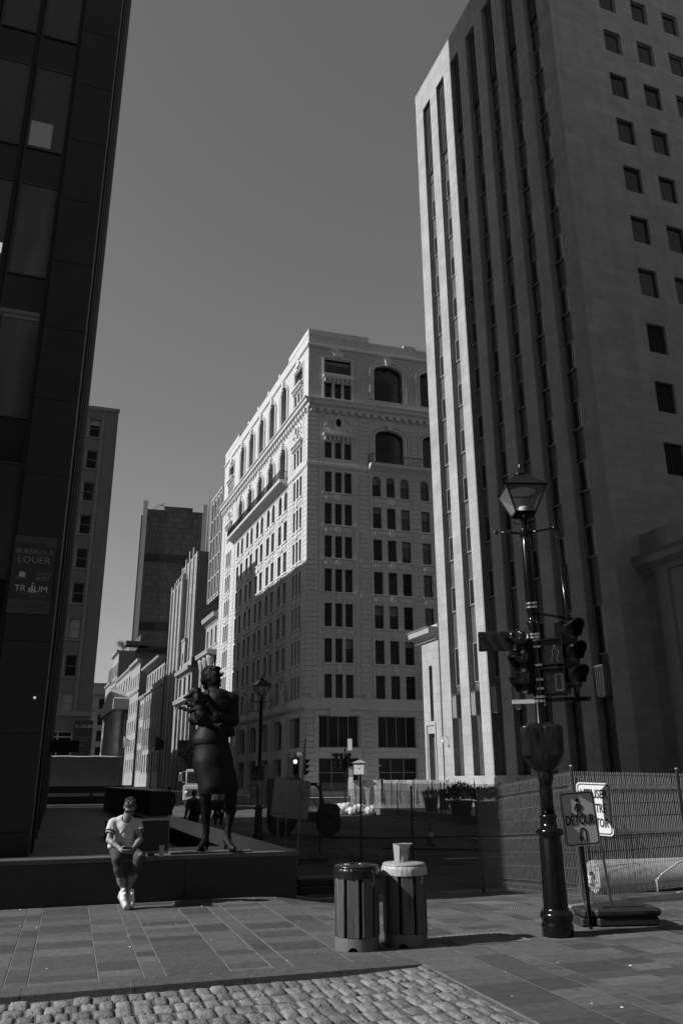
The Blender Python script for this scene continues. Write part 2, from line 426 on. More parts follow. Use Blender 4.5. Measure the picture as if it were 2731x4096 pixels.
# ---------------------------------------------------------------- smooth implicit figures
def sdf_mesh(prims, res, name, m, parent=None, off=(0, 0, 0), disp=0.0, dfreq=8.0, T=None, smooth=True):
    """prims: ('c',a,b,ra,rb,k) round cone, ('e',c,(rx,ry,rz),R,k) ellipsoid; surface nets"""
    lo = np.array([1e9] * 3); hi = -lo
    for p in prims:
        if p[0] == 'c':
            r = max(p[3], p[4]); A = np.array([p[1], p[2]]); lo = np.minimum(lo, A.min(0) - r); hi = np.maximum(hi, A.max(0) + r)
        elif p[0] == 'e':
            r = max(p[2]); c = np.array(p[1]); lo = np.minimum(lo, c - r); hi = np.maximum(hi, c + r)
    lo = lo - 3 * res; hi = hi + 3 * res
    n = np.ceil((hi - lo) / res).astype(int) + 1
    ax = [lo[i] + np.arange(n[i]) * res for i in range(3)]
    D = np.full(n, 0.3)
    for p in prims:
        k = p[5] if p[0] == 'c' else p[4]
        sub = k < 0; k = abs(k)
        if p[0] == 'c':
            a = np.array(p[1], float); b = np.array(p[2], float); r = max(p[3], p[4])
            l_ = np.minimum(a, b) - r; h_ = np.maximum(a, b) + r
        else:
            c = np.array(p[1], float); r = max(p[2]); l_ = c - r; h_ = c + r
        e = k + 4 * res
        i0 = np.clip(np.floor((l_ - e - lo) / res).astype(int), 0, n - 1); i1 = np.clip(np.ceil((h_ + e - lo) / res).astype(int) + 1, 1, n)
        sl = tuple(slice(i0[i], i1[i]) for i in range(3))
        X, Y, Z = np.meshgrid(ax[0][sl[0]], ax[1][sl[1]], ax[2][sl[2]], indexing='ij')
        P = np.stack([X, Y, Z], -1)
        if p[0] == 'c':
            ab = b - a; L2 = max(ab @ ab, 1e-9)
            t = np.clip(((P - a) @ ab) / L2, 0, 1)
            d = np.linalg.norm(P - a - t[..., None] * ab, axis=-1) - (p[3] + t * (p[4] - p[3]))
        else:
            Q = P - c
            if p[3] is not None: Q = Q @ np.array(p[3])
            rr = np.array(p[2]); q = np.linalg.norm(Q / rr, axis=-1); q2 = np.linalg.norm(Q / rr ** 2, axis=-1) + 1e-9
            d = q * (q - 1) / q2
        o = D[sl]
        if sub:
            D[sl] = np.maximum(o, -d)
        elif k > 0:
            h = np.clip(0.5 + 0.5 * (o - d) / k, 0, 1)
            D[sl] = o * (1 - h) + d * h - k * h * (1 - h)
        else:
            D[sl] = np.minimum(o, d)
    if disp:
        X, Y, Z = np.meshgrid(*ax, indexing='ij'); f = dfreq
        D = D + disp * (np.sin(X * f * 1.7 + 2 * np.sin(Z * f)) * np.sin(Y * f * 1.3 + 1.5 * np.sin(X * f * .8)) + np.sin(Z * f * 1.9 + 2 * np.sin(X * f * .9)) * 0.7)
    ins = D < 0
    C = np.zeros(n - 1, dtype=int)
    for dx in (0, 1):
        for dy in (0, 1):
            for dz in (0, 1):
                C += ins[dx:n[0] - 1 + dx, dy:n[1] - 1 + dy, dz:n[2] - 1 + dz]
    act = (C > 0) & (C < 8)
    ids = -np.ones(n - 1, dtype=int); ii = np.argwhere(act); ids[act] = np.arange(len(ii))
    pos = np.zeros((len(ii), 3)); cnt = np.zeros(len(ii))
    cor = [(0, 0, 0), (1, 0, 0), (0, 1, 0), (1, 1, 0), (0, 0, 1), (1, 0, 1), (0, 1, 1), (1, 1, 1)]
    for a in range(8):
        for ax_ in range(3):
            if cor[a][ax_] == 0:
                b = list(cor[a]); b[ax_] = 1
                ia = ii + np.array(cor[a]); ib = ii + np.array(b)
                da = D[ia[:, 0], ia[:, 1], ia[:, 2]]; db = D[ib[:, 0], ib[:, 1], ib[:, 2]]
                x = (da < 0) != (db < 0); t = np.where(x, da / (da - db + 1e-12), 0)
                q = ia + t[:, None] * (ib - ia)
                pos[x] += q[x]; cnt[x] += 1
    pos = lo + pos / np.maximum(cnt, 1)[:, None] * res
    F = []
    for ax_ in range(3):
        o1, o2 = (ax_ + 1) % 3, (ax_ + 2) % 3
        s0 = [slice(None)] * 3; s1 = [slice(None)] * 3
        s0[ax_] = slice(0, -1); s1[ax_] = slice(1, None)
        ch = ins[tuple(s0)] != ins[tuple(s1)]
        e = np.argwhere(ch)
        e = e[(e[:, o1] > 0) & (e[:, o2] > 0) & (e[:, o1] < n[o1] - 1) & (e[:, o2] < n[o2] - 1)]
        if not len(e): continue
        inn = ins[e[:, 0], e[:, 1], e[:, 2]]
        def cid(d1, d2):
            q = e.copy(); q[:, o1] += d1; q[:, o2] += d2; return ids[q[:, 0], q[:, 1], q[:, 2]]
        q = np.stack([cid(-1, -1), cid(0, -1), cid(0, 0), cid(-1, 0)], 1)
        q[~inn] = q[~inn][:, ::-1]
        F.append(q)
    F = np.concatenate(F)
    F = F[(F >= 0).all(1)]
    if T is not None: pos = np.array([T(*p) for p in pos])
    me = bpy.data.meshes.new(name)
    me.from_pydata((pos - np.array(off)).tolist(), [], F.tolist())
    me.materials.append(m); me.polygons.foreach_set('use_smooth', [smooth] * len(me.polygons))
    box_uv(me, pos); me.update()
    return link(name, me, parent)
def frameR(o, az):
    T = frame(o, az)
    return lambda s, n, z: T(s, -n, z)
GW = [MT['darkmetal'], MT['glass'], MT['blind']]

# ================================================================ ornate terracotta corner building
MC = (-3.976, 87.91, 0)
TL = frame(MC, -21.5)         # street face, s recedes, +n to the street
TR = frameR(MC, 73)           # face towards the square
ROWS = [(10.15, 12.73), (14.0, 16.68), (18.0, 20.7), (22.0, 24.7), (26.0, 28.65), (30.0, 32.66), (34.0, 36.65)]
def ornate():
    root = thing('office_building', 'ornate pale terracotta corner office block with arched top windows, iron balconies and a heavy cornice', 'building', MC)
    off = MC
    def part(name, mb, m, parent=root): return mb.build(name, m, parent, off)
    LS = [9.7 + 5.45 * i for i in range(5)]
    tri_L = [(2.15, 2.95), (3.35, 4.15), (4.55, 5.35)]; tri_E = [(37.3, 38.1), (38.5, 39.4), (39.8, 40.6)]
    tri_R = [(2.1, 3.0), (3.37, 4.24), (4.56, 5.49)]
    b2 = [(8.05, 9.2), (9.87, 11.0), (11.66, 12.85)]; b3 = [(14.3, 15.45), (16.1, 17.25), (17.9, 19.05)]; b4 = [(20.6, 21.7), (22.3, 23.4)]
    wall = MB(); opsL = []; opsR = []; wins = []
    D = 0.42
    # left (street) face openings
    for (z0, z1) in ROWS:
        for a, b in tri_L + tri_E: opsL.append((a, b, z0, z1, D)); wins.append((TL, a, b, z0, z1, 'L'))
        for c in LS:
            for a, b in ((c - 1.85, c - 0.5), (c + 0.5, c + 1.85)): opsL.append((a, b, z0, z1, D)); wins.append((TL, a, b, z0, z1, 'L'))
        for a, b in tri_R + b2 + b3 + b4: opsR.append((a, b, z0, z1, D)); wins.append((TR, a, b, z0, z1, 'R'))
    for a, b in tri_L + tri_E: 
        for z0, z1 in ((38.37, 40.5), (46.4, 48.4)): opsL.append((a, b, z0, z1, D)); wins.append((TL, a, b, z0, z1, 'L'))
    for a, b in ((2.15, 5.35), (37.3, 40.6)): opsL.append((a, b, 49.85, 51.7, D)); wins.append((TL, a, b, 49.85, 51.7, 'L'))
    for a, b in tri_R:
        for z0, z1 in ((38.37, 40.5), (46.4, 48.4)): opsR.append((a, b, z0, z1, D)); wins.append((TR, a, b, z0, z1, 'R'))
    opsR.append((2.1, 5.49, 49.85, 51.65, D)); wins.append((TR, 2.1, 5.49, 49.85, 51.65, 'R'))
    arL = [(c - 1.2, c + 1.2) for c in LS]; arR = [(8.5, 12.35), (14.75, 18.6), (20.8, 23.8)]
    for a, b in arL:
        opsL.append((a, b, 38.1, 42.9, 0.6)); opsL.append((a, b, 46.9, 51.9, 0.6))
        wins.append((TL, a, b, 38.1, 42.9, 'A')); wins.append((TL, a, b, 46.9, 51.9, 'A'))
    for a, b in arR:
        opsR.append((a, b, 38.1, 43.0, 0.6)); opsR.append((a, b, 46.9, 52.0, 0.6))
        wins.append((TR, a, b, 38.1, 43.0, 'A')); wins.append((TR, a, b, 46.9, 52.0, 'A'))
    # ground floor
    gfR = [(1.5, 6.05), (8.2, 12.75), (14.4, 18.9), (20.4, 23.8)]
    for a, b in gfR:
        opsR.append((a, b, 4.95, 8.3, 0.5)); opsR.append((a, b, 0.5, 3.9, 0.5))
    gfL = [(1.9, 5.6)] + [(c - 1.95, c + 1.95) for c in LS] + [(37.2, 40.8)]
    for a, b in gfL:
        opsL.append((a, b, 5.0, 8.2, 0.7)); opsL.append((a, b, 0.6, 4.0, 0.7))
    facade(wall, TL, 0, 44.2, -0.4, 55.0, opsL)
    facade(wall, TR, 0, 26.0, -0.4, 54.95, opsR)
    wall.quad(TL(44.2, 0, -0.4), TL(44.2, -26, -0.4), TL(44.2, -26, 55), TL(44.2, 0, 55))
    wall.quad(TR(26, 0, -0.4), TR(26, -30, -0.4), TR(26, -30, 54.95), TR(26, 0, 54.95))
    # arched heads
    z0, z1 = ROWS[-1]
    for c in LS:
        for a, b in ((c - 1.85, c - 0.5), (c + 0.5, c + 1.85)): arch_fill(wall, TL, a, b, z1 - 0.6, z1, 0, -D)
    for a, b in b2 + b3: arch_fill(wall, TR, a, b, z1 - 0.5, z1, 0, -D)
    for a, b in arL: arch_fill(wall, TL, a, b, 41.8, 42.9, 0, -0.6); arch_fill(wall, TL, a, b, 50.9, 51.9, 0, -0.6)
    for a, b in arR: arch_fill(wall, TR, a, b, 42.0, 43.0, 0, -0.6); arch_fill(wall, TR, a, b, 51.1, 52.0, 0, -0.6)
    part('wall', wall, [MT['terra']])
    # roof
    rf = MB(); rf.quad(TL(0, -0.1, 54.4), TL(44.2, -0.1, 54.4), TL(44.2, -24, 54.4), TR(25, -0.1, 54.4)); part('roof', rf, MT['roof'])
    # tile field of the top storey on the square side (set 15 mm proud)
    tl = MB()
    facade(tl, TR, 0.05, 25.9, 46.25, 53.3, [o for o in opsR if o[2] > 46 and o[4] > 0], n=0.015)
    for a, b in arR: arch_fill(tl, TR, a, b, 51.1, 52.0, 0.015, 0.0)
    part('tile_field', tl, MT['tile'])
    # windows: 100 nearest as parts, the rest as one
    def key(w):
        p = w[0](w[1], 0, w[3]); return -((w[2] - w[1]) * (w[4] - w[3])) / (p[0] ** 2 + p[1] ** 2 + p[2] ** 2)
    wins.sort(key=key)
    rest = MB()
    for i, (T, a, b, z0, z1, k) in enumerate(wins):
        q = -0.58 if k == 'A' else -D + 0.02
        w = b - a
        muls = (a + w * 0.22, b - w * 0.22) if k == 'A' else ((a + w / 2,) if w > 2 else ())
        rails = (z0 + (z1 - z0) * 0.33, z0 + (z1 - z0) * 0.62) if k == 'A' else ((z0 + (z1 - z0) * 0.55,) if w < 1.5 else ())
        if i < 100:
            win(root, off, T, a, b, z0, z1, q, GW, 0.07, rails, muls, 0.05, random.choice([0, 0, 0.25, 0.4]) if k != 'A' else 0)
        else: winraw(rest, T, a, b, z0, z1, q, 0.07, rails, muls)
    kind(part('window', rest, GW), 'stuff')
    for T, gf, q in ((TR, gfR, -0.48), (TL, gfL, -0.68)):
        for a, b in gf:
            w = b - a
            mu = [a + w * k / 4 for k in (1, 2, 3)]
            win(root, off, T, a, b, 4.95, 8.3 if T is TR else 8.2, q, [MT['greyframe'], MT['glass'], MT['blind']], 0.09, (), mu, name='mezzanine_window')
            win(root, off, T, a, b, 0.5, 3.9 if T is TR else 4.0, q, [MT['greyframe'], MT['glass'], MT['blind']], 0.09, (2.4,), [a + w / 3, a + 2 * w / 3], name='shop_window')
            pm = MB(); pm.box(a + 0.1, b - 0.1, q + 0.2, q + 0.3, 3.95, 4.9, 0, T); pm.box(a + 0.4, b - 0.4, q + 0.3, q + 0.34, 4.15, 4.7, 0, T); pm.build('transom_panel', MT['beigetrim'], root, off)
    # quoins: rusticated courses, one strip per corner or pier
    for T, a, b in ((TR, 0.0, 1.24), (TR, 6.45, 7.65), (TR, 13.15, 14.1), (TL, 0.0, 1.3), (TL, 5.9, 7.5), (TL, 34.5, 36.2), (TL, 42.0, 44.1)):
        qn = MB(); z = 10.6
        while z < 44.6:
            if a == 0.0: qn.box(a - 0.06, b, 0, 0.07, z, z + 0.54, 0, T)
            else: qn.box(a, b, 0, 0.06, z, z + 0.54, 0, T)
            z += 0.60
        part('quoin_strip', qn, MT['terra'])
    for T, a, b in ((TR, 0.1, 1.0), (TR, 6.6, 7.6), (TR, 13.0, 14.1), (TL, -0.09, 1.5)):
        qn = MB(); z = 0.8
        while z < 8.4: qn.box(a, b, 0.002, 0.09, z, z + 0.52, 0, T); z += 0.60
        part('quoin_strip', qn, MT['terra'])
    # cornices, belts, parapet
    ct = MB()
    pr = [(0.10, 0), (0.15, 0.35), (0.45, 0.55), (0.5, 0.85), (0.68, 1.0), (0.72, 1.15)]
    cornice(ct, TL, -0.7, 44.8, 44.75, pr); cornice(ct, TR, 0.0, 26, 44.752, pr)
    for k in range(44): ct.box(0.3 + k, 0.72 + k, 0.1, 0.42, 44.25, 44.78, 0, TL)
    for k in range(26): ct.box(0.3 + k, 0.72 + k, 0.1, 0.42, 44.25, 44.78, 0, TR)
    part('cornice', ct, MT['terraplain']); ct = MB()
    bp = [(0.12, 0), (0.3, 0.25), (0.34, 0.5), (0.28, 1.1), (0.3, 1.2)]
    cornice(ct, TL, -0.3, 44.5, 8.92, bp); cornice(ct, TR, 0.0, 26, 8.922, bp)
    part('belt_course', ct, MT['terraplain']); ct = MB()
    for T, e, L in ((TL, 0.0, 44.2), (TR, 0.0, 26)):
        cornice(ct, T, -0.18 if T is TL else 0, L, 53.2, [(0.08, 0), (0.2, 0.12), (0.2, 0.3), (0.05, 0.35)])
    part('upper_moulding', ct, MT['terraplain']); ct = MB()
    for T, a, b, z in ((TR, 0, 7.9, 55.66), (TR, 12.7, 14.4, 55.3), (TL, 0.0, 8.1, 55.66), (TL, 34.5, 44.2, 55.66)) + tuple((TL, c + 2.3, c + 3.1, 55.4) for c in LS[:4]):
        ct = MB(); ct.box(a, b, -0.4, 0.05, 54.9, z, 0, T); part('parapet_block', ct, MT['terraplain'])
    ct = MB()
    cornice(ct, TR, 0, 7.9, 37.05, [(0.05, 0), (0.2, 0.2), (0.2, 0.55), (0.1, 0.6)]); cornice(ct, TL, -0.15, 7.3, 37.052, [(0.05, 0), (0.2, 0.2), (0.2, 0.55), (0.1, 0.6)])
    part('string_course', ct, MT['terraplain'])
    # sills, pilaster strips
    sl = MB()
    for (z0, z1) in ROWS:
        for T, gs in ((TR, ((1.85, 5.7), (7.8, 13.1), (14.2, 19.2))), (TL, [(1.95, 5.55)] + [(c - 2.1, c + 2.1) for c in LS] + [(37.0, 40.9)])):
            for a, b in gs: sl.box(a, b, 0, 0.13, z0 - 0.2, z0 - 0.02, 0, T)
    for T, ss in ((TR, (1.45, 5.85, 7.75)), (TL, (1.5, 5.6))):
        for s_ in ss: sl.box(s_, s_ + 0.3, 0, 0.045, 10.3, 44.2, 0, T)
    for c in LS: sl.box(c - 2.75, c - 2.7 + 0.02, 0, 0.05, 10.3, 37.0, 0, TL)
    part('sills', sl, MT['terraplain'])
    # carved spandrel panels
    def span(T, a, b, z, n):
        mb = MB(); mb.box(a, b, 0.0, 0.05, z - 0.38, z + 0.38, 0, T); mb.box(a + 0.06, b - 0.06, 0.05, 0.03 + 0.025, z - 0.3, z + 0.3, 0, T)
        cc = (a + b) / 2
        for k in range(n):
            x = a + 0.25 + (b - a - 0.5) * k / (n - 1)
            if abs(x - cc) < 0.35: continue
            mb.prism([(x + 0.17 * cos(t * pi / 4), z + 0.19 * sin(t * pi / 4)) for t in range(8)], T, 0.05, 0.13)
        mb.prism([(cc - 0.3, z + 0.36), (cc - 0.34, z - 0.1), (cc, z - 0.42), (cc + 0.34, z - 0.1), (cc + 0.3, z + 0.36), (cc, z + 0.48)], T, 0.05, 0.17)
        mb.build('spandrel_panel', MT['terraplain'], root, off)
    for i in range(6):
        z = (ROWS[i][1] + ROWS[i + 1][0]) / 2 - 0.02
        span(TR, 2.1, 5.5, z, 8); span(TR, 8.1, 12.8, z, 13); span(TR, 14.3, 19.0, z, 13)
        span(TL, 2.1, 5.4, z, 8)
        for c in LS: span(TL, c - 1.8, c + 1.8, z, 9)
        span(TL, 37.3, 40.6, z, 8)
    # arched surrounds
    for T, arr in ((TL, arL), (TR, arR)):
        for a, b in arr:
            for z0, zs, ri in ((38.1, 41.8, 1.1), (46.9, 50.9, 1.0)):
                mb = MB(); arch_band(mb, T, a, b, z0, zs, ri, 0.32, 0.0, 0.16); arch_band(mb, T, a - 0.42, b + 0.42, z0, zs, ri + 0.42, 0.16, 0.0, 0.22)
                c = (a + b) / 2; zt = zs + ri
                mb.prism([(c - 0.28, zt - 0.1), (c + 0.28, zt - 0.1), (c + 0.42, zt + 0.75), (c, zt + 1.0), (c - 0.42, zt + 0.75)], T, 0.1, 0.42)
                for k in range(9):
                    p = arch_pts(a - 0.18, b + 0.18, zs, ri + 0.18, 10)[k + 1 if k < 9 else 9]
                    mb.prism([(p[0] + 0.12 * cos(t * pi / 3), p[1] + 0.12 * sin(t * pi / 3)) for t in range(6)], T, 0.1, 0.26)
                mb.build('arch_surround', MT['terraplain'], root, off)
    # bracketed hoods, oculus cartouches and moulded frames in the corner bays
    for T, a, b in ((TR, 1.85, 5.75), (TL, 1.9, 5.6), (TL, 37.0, 40.9)):
        for zz in (40.85, 48.75):
            mb = MB(); mb.box(a, b, 0, 0.5, zz + 0.35, zz + 0.62, 0, T); mb.box(a + 0.1, b - 0.1, 0, 0.4, zz + 0.25, zz + 0.35, 0, T)
            for k in range(7):
                x = a + 0.2 + (b - a - 0.6) * k / 6; mb.box(x, x + 0.22, 0, 0.33, zz - 0.2, zz + 0.25, 0, T)
            mb.build('bracketed_hood', MT['terraplain'], root, off)
        mb = MB(); c = (a + b) / 2; zc = 43.0
        mb.box(a + 0.1, b - 0.1, 0, 0.06, 41.6, 44.0, 0, T)
        ring = [(c + 0.62 * cos(t * pi / 12), zc + 0.82 * sin(t * pi / 12)) for t in range(24)]; inn = [(c + 0.36 * cos(t * pi / 12), zc + 0.55 * sin(t * pi / 12)) for t in range(24)]
        for t in range(24):
            u = (t + 1) % 24; mb.prism([inn[t], inn[u], ring[u], ring[t]], T, 0.06, 0.32)
        mb.prism(inn, T, 0.05, 0.075, 1)
        for k in range(26):
            x = random.uniform(a + 0.25, b - 0.25); z = random.uniform(41.8, 43.8)
            if abs(x - c) > 0.65:
                r = random.uniform(0.1, 0.2); mb.prism([(x + r * cos(t * pi / 3), z + r * sin(t * pi / 3)) for t in range(6)], T, 0.05, random.uniform(0.12, 0.25))
        mb.build('carved_cartouche', [MT['terraplain'], MT['inner']], root, off)
        mb = MB(); mb.box(a - 0.05, b + 0.05, 0.016, 0.12, 51.9, 52.1, 0, T); mb.box(a - 0.05, a + 0.15, 0.016, 0.10, 46.3, 51.9, 0, T); mb.box(b - 0.15, b + 0.05, 0.016, 0.10, 46.3, 51.9, 0, T)
        mb.prism([(c - 0.5, 52.1), (c + 0.5, 52.1), (c + 0.7, 52.6), (c + 0.2, 53.0), (c, 53.15), (c - 0.2, 53.0), (c - 0.7, 52.6)], T, 0.02, 0.3)
        mb.build('moulded_frame', MT['terraplain'], root, off)
    # balconies
    for T, a, b in ((TL, 7.5, 35.4), (TR, 7.55, 25.5)):
        mb = MB(); cornice(mb, T, a, b, 36.75, [(0.05, 0), (0.25, 0.35), (0.8, 0.7), (1.15, 0.85), (1.2, 1.2)])
        bal = mb.build('balcony', MT['terraplain'], root, off)
        rl = MB(); 
        for z in (38.0, 39.05): rl.box(a + 0.03, b - 0.03, 1.10, 1.15, z, z + 0.06, 0, T); 
        for e in (a + 0.03, b - 0.08): rl.box(e, e + 0.05, 0.05, 1.10, 39.05, 39.11, 0, T); rl.box(e, e + 0.05, 0.05, 1.10, 38.0, 38.06, 0, T)
        k = a + 0.1
        i = 0
        while k < b - 0.1:
            w = 0.05 if i % 9 == 0 else 0.028
            rl.box(k, k + w, 1.105, 1.145, 37.95 if i % 9 == 0 else 38.06, 39.2 if i % 9 == 0 else 39.05, 0, T); k += 0.2; i += 1
        for e in (a + 0.03, b - 0.08):
            for j in range(5): rl.box(e + 0.01, e + 0.04, 0.15 + j * 0.2, 0.18 + j * 0.2, 38.06, 39.05, 0, T)
        rl.build('railing', MT['ink'], bal, off)
    # ground floor pilasters with capitals and carved door surrounds
    for i in range(6):
        s_ = 6.98 + 5.45 * i
        mb = MB(); mb.box(s_ - 0.35, s_ + 0.35, 0, 0.35, 0, 7.7, 0, TL); mb.box(s_ - 0.45, s_ + 0.45, 0, 0.45, 7.7, 8.6, 0, TL); mb.box(s_ - 0.45, s_ + 0.45, 0, 0.45, 0, 0.5, 0, TL)
        mb.build('column', MT['terraplain'], root, off)
    mb = MB()
    for a, b in ((0.95, 1.4), (6.15, 6.6)): mb.box(a, b, 0, 0.14, 5.0, 8.75, 0, TR)
    mb.box(1.4, 2.7, 0, 0.14, 8.4, 8.8, 0, TR); mb.box(4.9, 6.15, 0, 0.14, 8.4, 8.8, 0, TR); mb.box(2.7, 4.9, 0, 0.3, 8.2, 9.4, 0, TR); mb.box(2.85, 4.75, 0.3, 0.33, 8.45, 9.2, 0, TR)
    for k in range(9):
        for x in (1.17, 6.37): mb.prism([(x + 0.14 * cos(t * pi / 3), 5.2 + k * 0.37 + 0.14 * sin(t * pi / 3)) for t in range(6)], TR, 0.14, 0.22)
    mb.build('carved_surround', MT['terraplain'], root, off)
    mb = MB(); mb.prism([(13.4, 10.3), (14.05, 10.3), (14.0, 11.2), (14.15, 12.0), (13.95, 12.9), (13.72, 13.6), (13.5, 12.9), (13.3, 12.0), (13.45, 11.2)], TR, 0.05, 0.35)
    mb.build('carved_crest', MT['terraplain'], root, off)
    for s_ in (0.75, 7.0):
        mb = MB(); mb.box(s_ - 0.2, s_ + 0.25, 0.3, 0.62, 10.14, 10.6, 0, TR); mb.build('floodlight', MT['terraplain'], root, off)
    # figures above the street belt
    for s_ in (6.7, 12.4, 17.9, 23.3):
        pr = [('c', (0, .5, 10.2), (0, .45, 11.2), .34, .28, .1), ('c', (0, .45, 11.2), (0, .42, 11.9), .28, .2, .12), ('e', (0, .45, 12.2), (.18, .18, .22), None, .06), ('c', (-.3, .5, 11.6), (-.4, .75, 11.0), .12, .09, .08), ('c', (.3, .5, 11.6), (.4, .7, 11.0), .12, .09, .08)]
        sdf_mesh(pr, 0.07, 'carved_figure', MT['terraplain'], root, off, T=lambda x, y, z, s_=s_: TL(s_ + x, y, z))
ornate()

# ================================================================ limestone tower with vertical slots
AC0 = (7.5, 61.6, 0)
TA = frame(AC0, -20.4)                       # street face: s = 0 far edge, negative towards the camera
AC = TA(-21.05, 0, 0)
TAR = frameR(AC, 69.6)
SL = [(-(1.47 + 2.775 * k) - 1.48, -(1.47 + 2.775 * k)) for k in range(7)]
def tower():
    root = thing('limestone_tower', 'tall limestone office tower with deep vertical window slots, half in sun', 'building', AC)
    off = AC
    wl = MB(); ops = [(a, b, 1.9, 62.6, 0.52) for a, b in SL]
    facade(wl, TA, -21.05, 0.0, -0.4, 65.6, ops)
    heads = [19.72 + 4.02 * k for k in range(-1, 12)]
    HR = [53.05 + 4.06 * k for k in range(-8, 4)]
    rw = [(4.5 + 2.92 * j, 5.95 + 2.92 * j, h - 2.05, h, 0.25) for j in range(5) for h in HR if h < 65]
    facade(wl, TAR, 0, 19, -0.4, 65.6, rw)
    wl.quad(TA(0, 0, -0.4), TA(0, -19, -0.4), TA(0, -19, 65.6), TA(0, 0, 65.6))
    wl.quad(TAR(19, 0, -0.4), TAR(19, -22, -0.4), TAR(19, -22, 65.6), TAR(19, 0, 65.6))
    wl.build('wall', MT['lime'], root, off)
    rf = MB(); rf.quad(TA(0, -0.05, 65.2), TA(-21, -0.05, 65.2), TAR(19, -0.1, 65.2), TA(0, -19, 65.2)); rf.build('roof', MT['roof'], root, off)
    pl = MB()
    for i in range(8):
        a = -21.05 if i == 7 else SL[i][1] - 0.0
        lo, hi = (SL[i][1], 0 if i == 0 else SL[i - 1][0]) if i < 7 else (-21.05, SL[6][0])
        pl.box(lo, hi, 0, 0.05, 0, 1.75, 0, TA)
    for a, b in SL: pl.box(a + 0.001, b - 0.001, -0.5, -0.06, 1.72, 1.9, 0, TA)
    pl.box(0.05, 19, 0, 0.05, 0, 1.75, 0, TAR)
    pl.build('plinth', MT['limeplain'], root, off)
    # bronze spandrels, one strip per slot, with louvres on top
    for a, b in SL:
        sp = MB(); sp.quad(TA(a, -0.5, 1.9), TA(b, -0.5, 1.9), TA(b, -0.5, 62.6), TA(a, -0.5, 62.6))
        x = a + 0.06
        for h in heads:
            sp.box(a, b, -0.5, -0.44, h + 0.02, h + 0.09, 0, TA); sp.box(a, b, -0.5, -0.42, h - 2.02, h - 1.93, 0, TA)
            for k in range(1, 3): sp.box(a, b, -0.5, -0.485, h - 1.95 - 0.68 * k, h - 1.93 - 0.68 * k, 0, TA)
        for k in range(8): sp.box(a + 0.1 + 0.17 * k, a + 0.14 + 0.17 * k, -0.5, -0.47, 1.95, 7.9, 0, TA)
        sp.build('spandrel', MT['bronze'], root, off)
        lv = MB()
        for k in range(5): lv.box(a + 0.16 + 0.27 * k, a + 0.24 + 0.27 * k, -0.5, -0.30, 54.9, 62.5, 0, TA)
        lv.quad(TA(a + 0.02, -0.49, 54.9), TA(b - 0.02, -0.49, 54.9), TA(b - 0.02, -0.49, 62.5), TA(a + 0.02, -0.49, 62.5), 1)
        lv.build('louvre', [MT['bronze'], MT['inner']], root, off)
    ws = []
    for k, (a, b) in enumerate(SL):
        for h in heads:
            if h < 54: ws.append((TA, a + 0.1, b - 0.1, h - 1.92, h, -0.49, 'S'))
        ws.append((TA, a + 0.12, b - 0.12, 8.2, 11.0, -0.49, 'S'))
    for (a, b, c, d, dp) in rw: ws.append((TAR, a, b, c, d, -dp + 0.015, 'R'))
    def key(w): 
        p = w[0](w[1], 0, w[3]); return p[0] ** 2 + p[1] ** 2 + p[2] ** 2
    ws.sort(key=key); rest = MB()
    G2 = [MT['greyframe'], MT['glass'], MT['palestrip']]; G3 = [MT['darkmetal'], MT['glass'], MT['curtain']]
    for i, (T, a, b, c, d, q, kk) in enumerate(ws):
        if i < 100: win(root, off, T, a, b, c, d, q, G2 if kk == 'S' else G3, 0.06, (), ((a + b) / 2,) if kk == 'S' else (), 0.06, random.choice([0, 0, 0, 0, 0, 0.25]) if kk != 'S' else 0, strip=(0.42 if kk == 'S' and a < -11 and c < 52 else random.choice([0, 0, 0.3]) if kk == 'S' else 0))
        else: winraw(rest, T, a, b, c, d, q, 0.06)
    kind(rest.build('window', G2, root, off), 'stuff')
    # glass box lamps in the slots
    for a, b in SL:
        c = (a + b) / 2; mb = MB()
        mb.lathe([(0.30, 0), (0.34, 0.04), (0.34, 0.1)], 4, (0, 0, 0), 0, False, T=lambda x, y, z: TA(c + x, -0.15 + y, 5.85 + z), a0=pi / 4, a1=2 * pi + pi / 4)
        mb.box(c - 0.3, c + 0.3, -0.42, 0.14, 5.9, 7.45, 1, TA)
        for x in (-0.3, -0.1, 0.1, 0.27): mb.box(c + x, c + x + 0.03, 0.14, 0.17, 5.9, 7.45, 0, TA)
        for y in (-0.3, -0.08, 0.12): mb.box(c - 0.33, c - 0.3, y, y + 0.03, 5.9, 7.45, 0, TA)
        mb.box(c - 0.36, c + 0.36, -0.45, 0.18, 7.45, 7.55, 0, TA)
        mb.build('wall_lantern', [MT['steel'], MT['greyframe']], root, off)
    # low wing beyond the tower, with its own cornice and door
    lw = MB(); facade(lw, TA, 0.0, 2.9, -0.4, 13.2, [(1.2, 1.75, 5.9, 10.1, 0.3), (1.15, 2.25, 0.2, 5.0, 0.4)], n=0.12)
    lw.quad(TA(2.9, 0.12, -0.4), TA(2.9, -18, -0.4), TA(2.9, -18, 13.2), TA(2.9, 0.12, 13.2)); lw.quad(TA(0, 0.12, 13.2), TA(2.9, 0.12, 13.2), TA(2.9, -18, 13.2), TA(0, -18, 13.2))
    lw.quad(TA(0, 0.0, -0.4), TA(0, 0.12, -0.4), TA(0, 0.12, 13.2), TA(0, 0, 13.2))
    wing = lw.build('low_wing', MT['lime'], root, off)
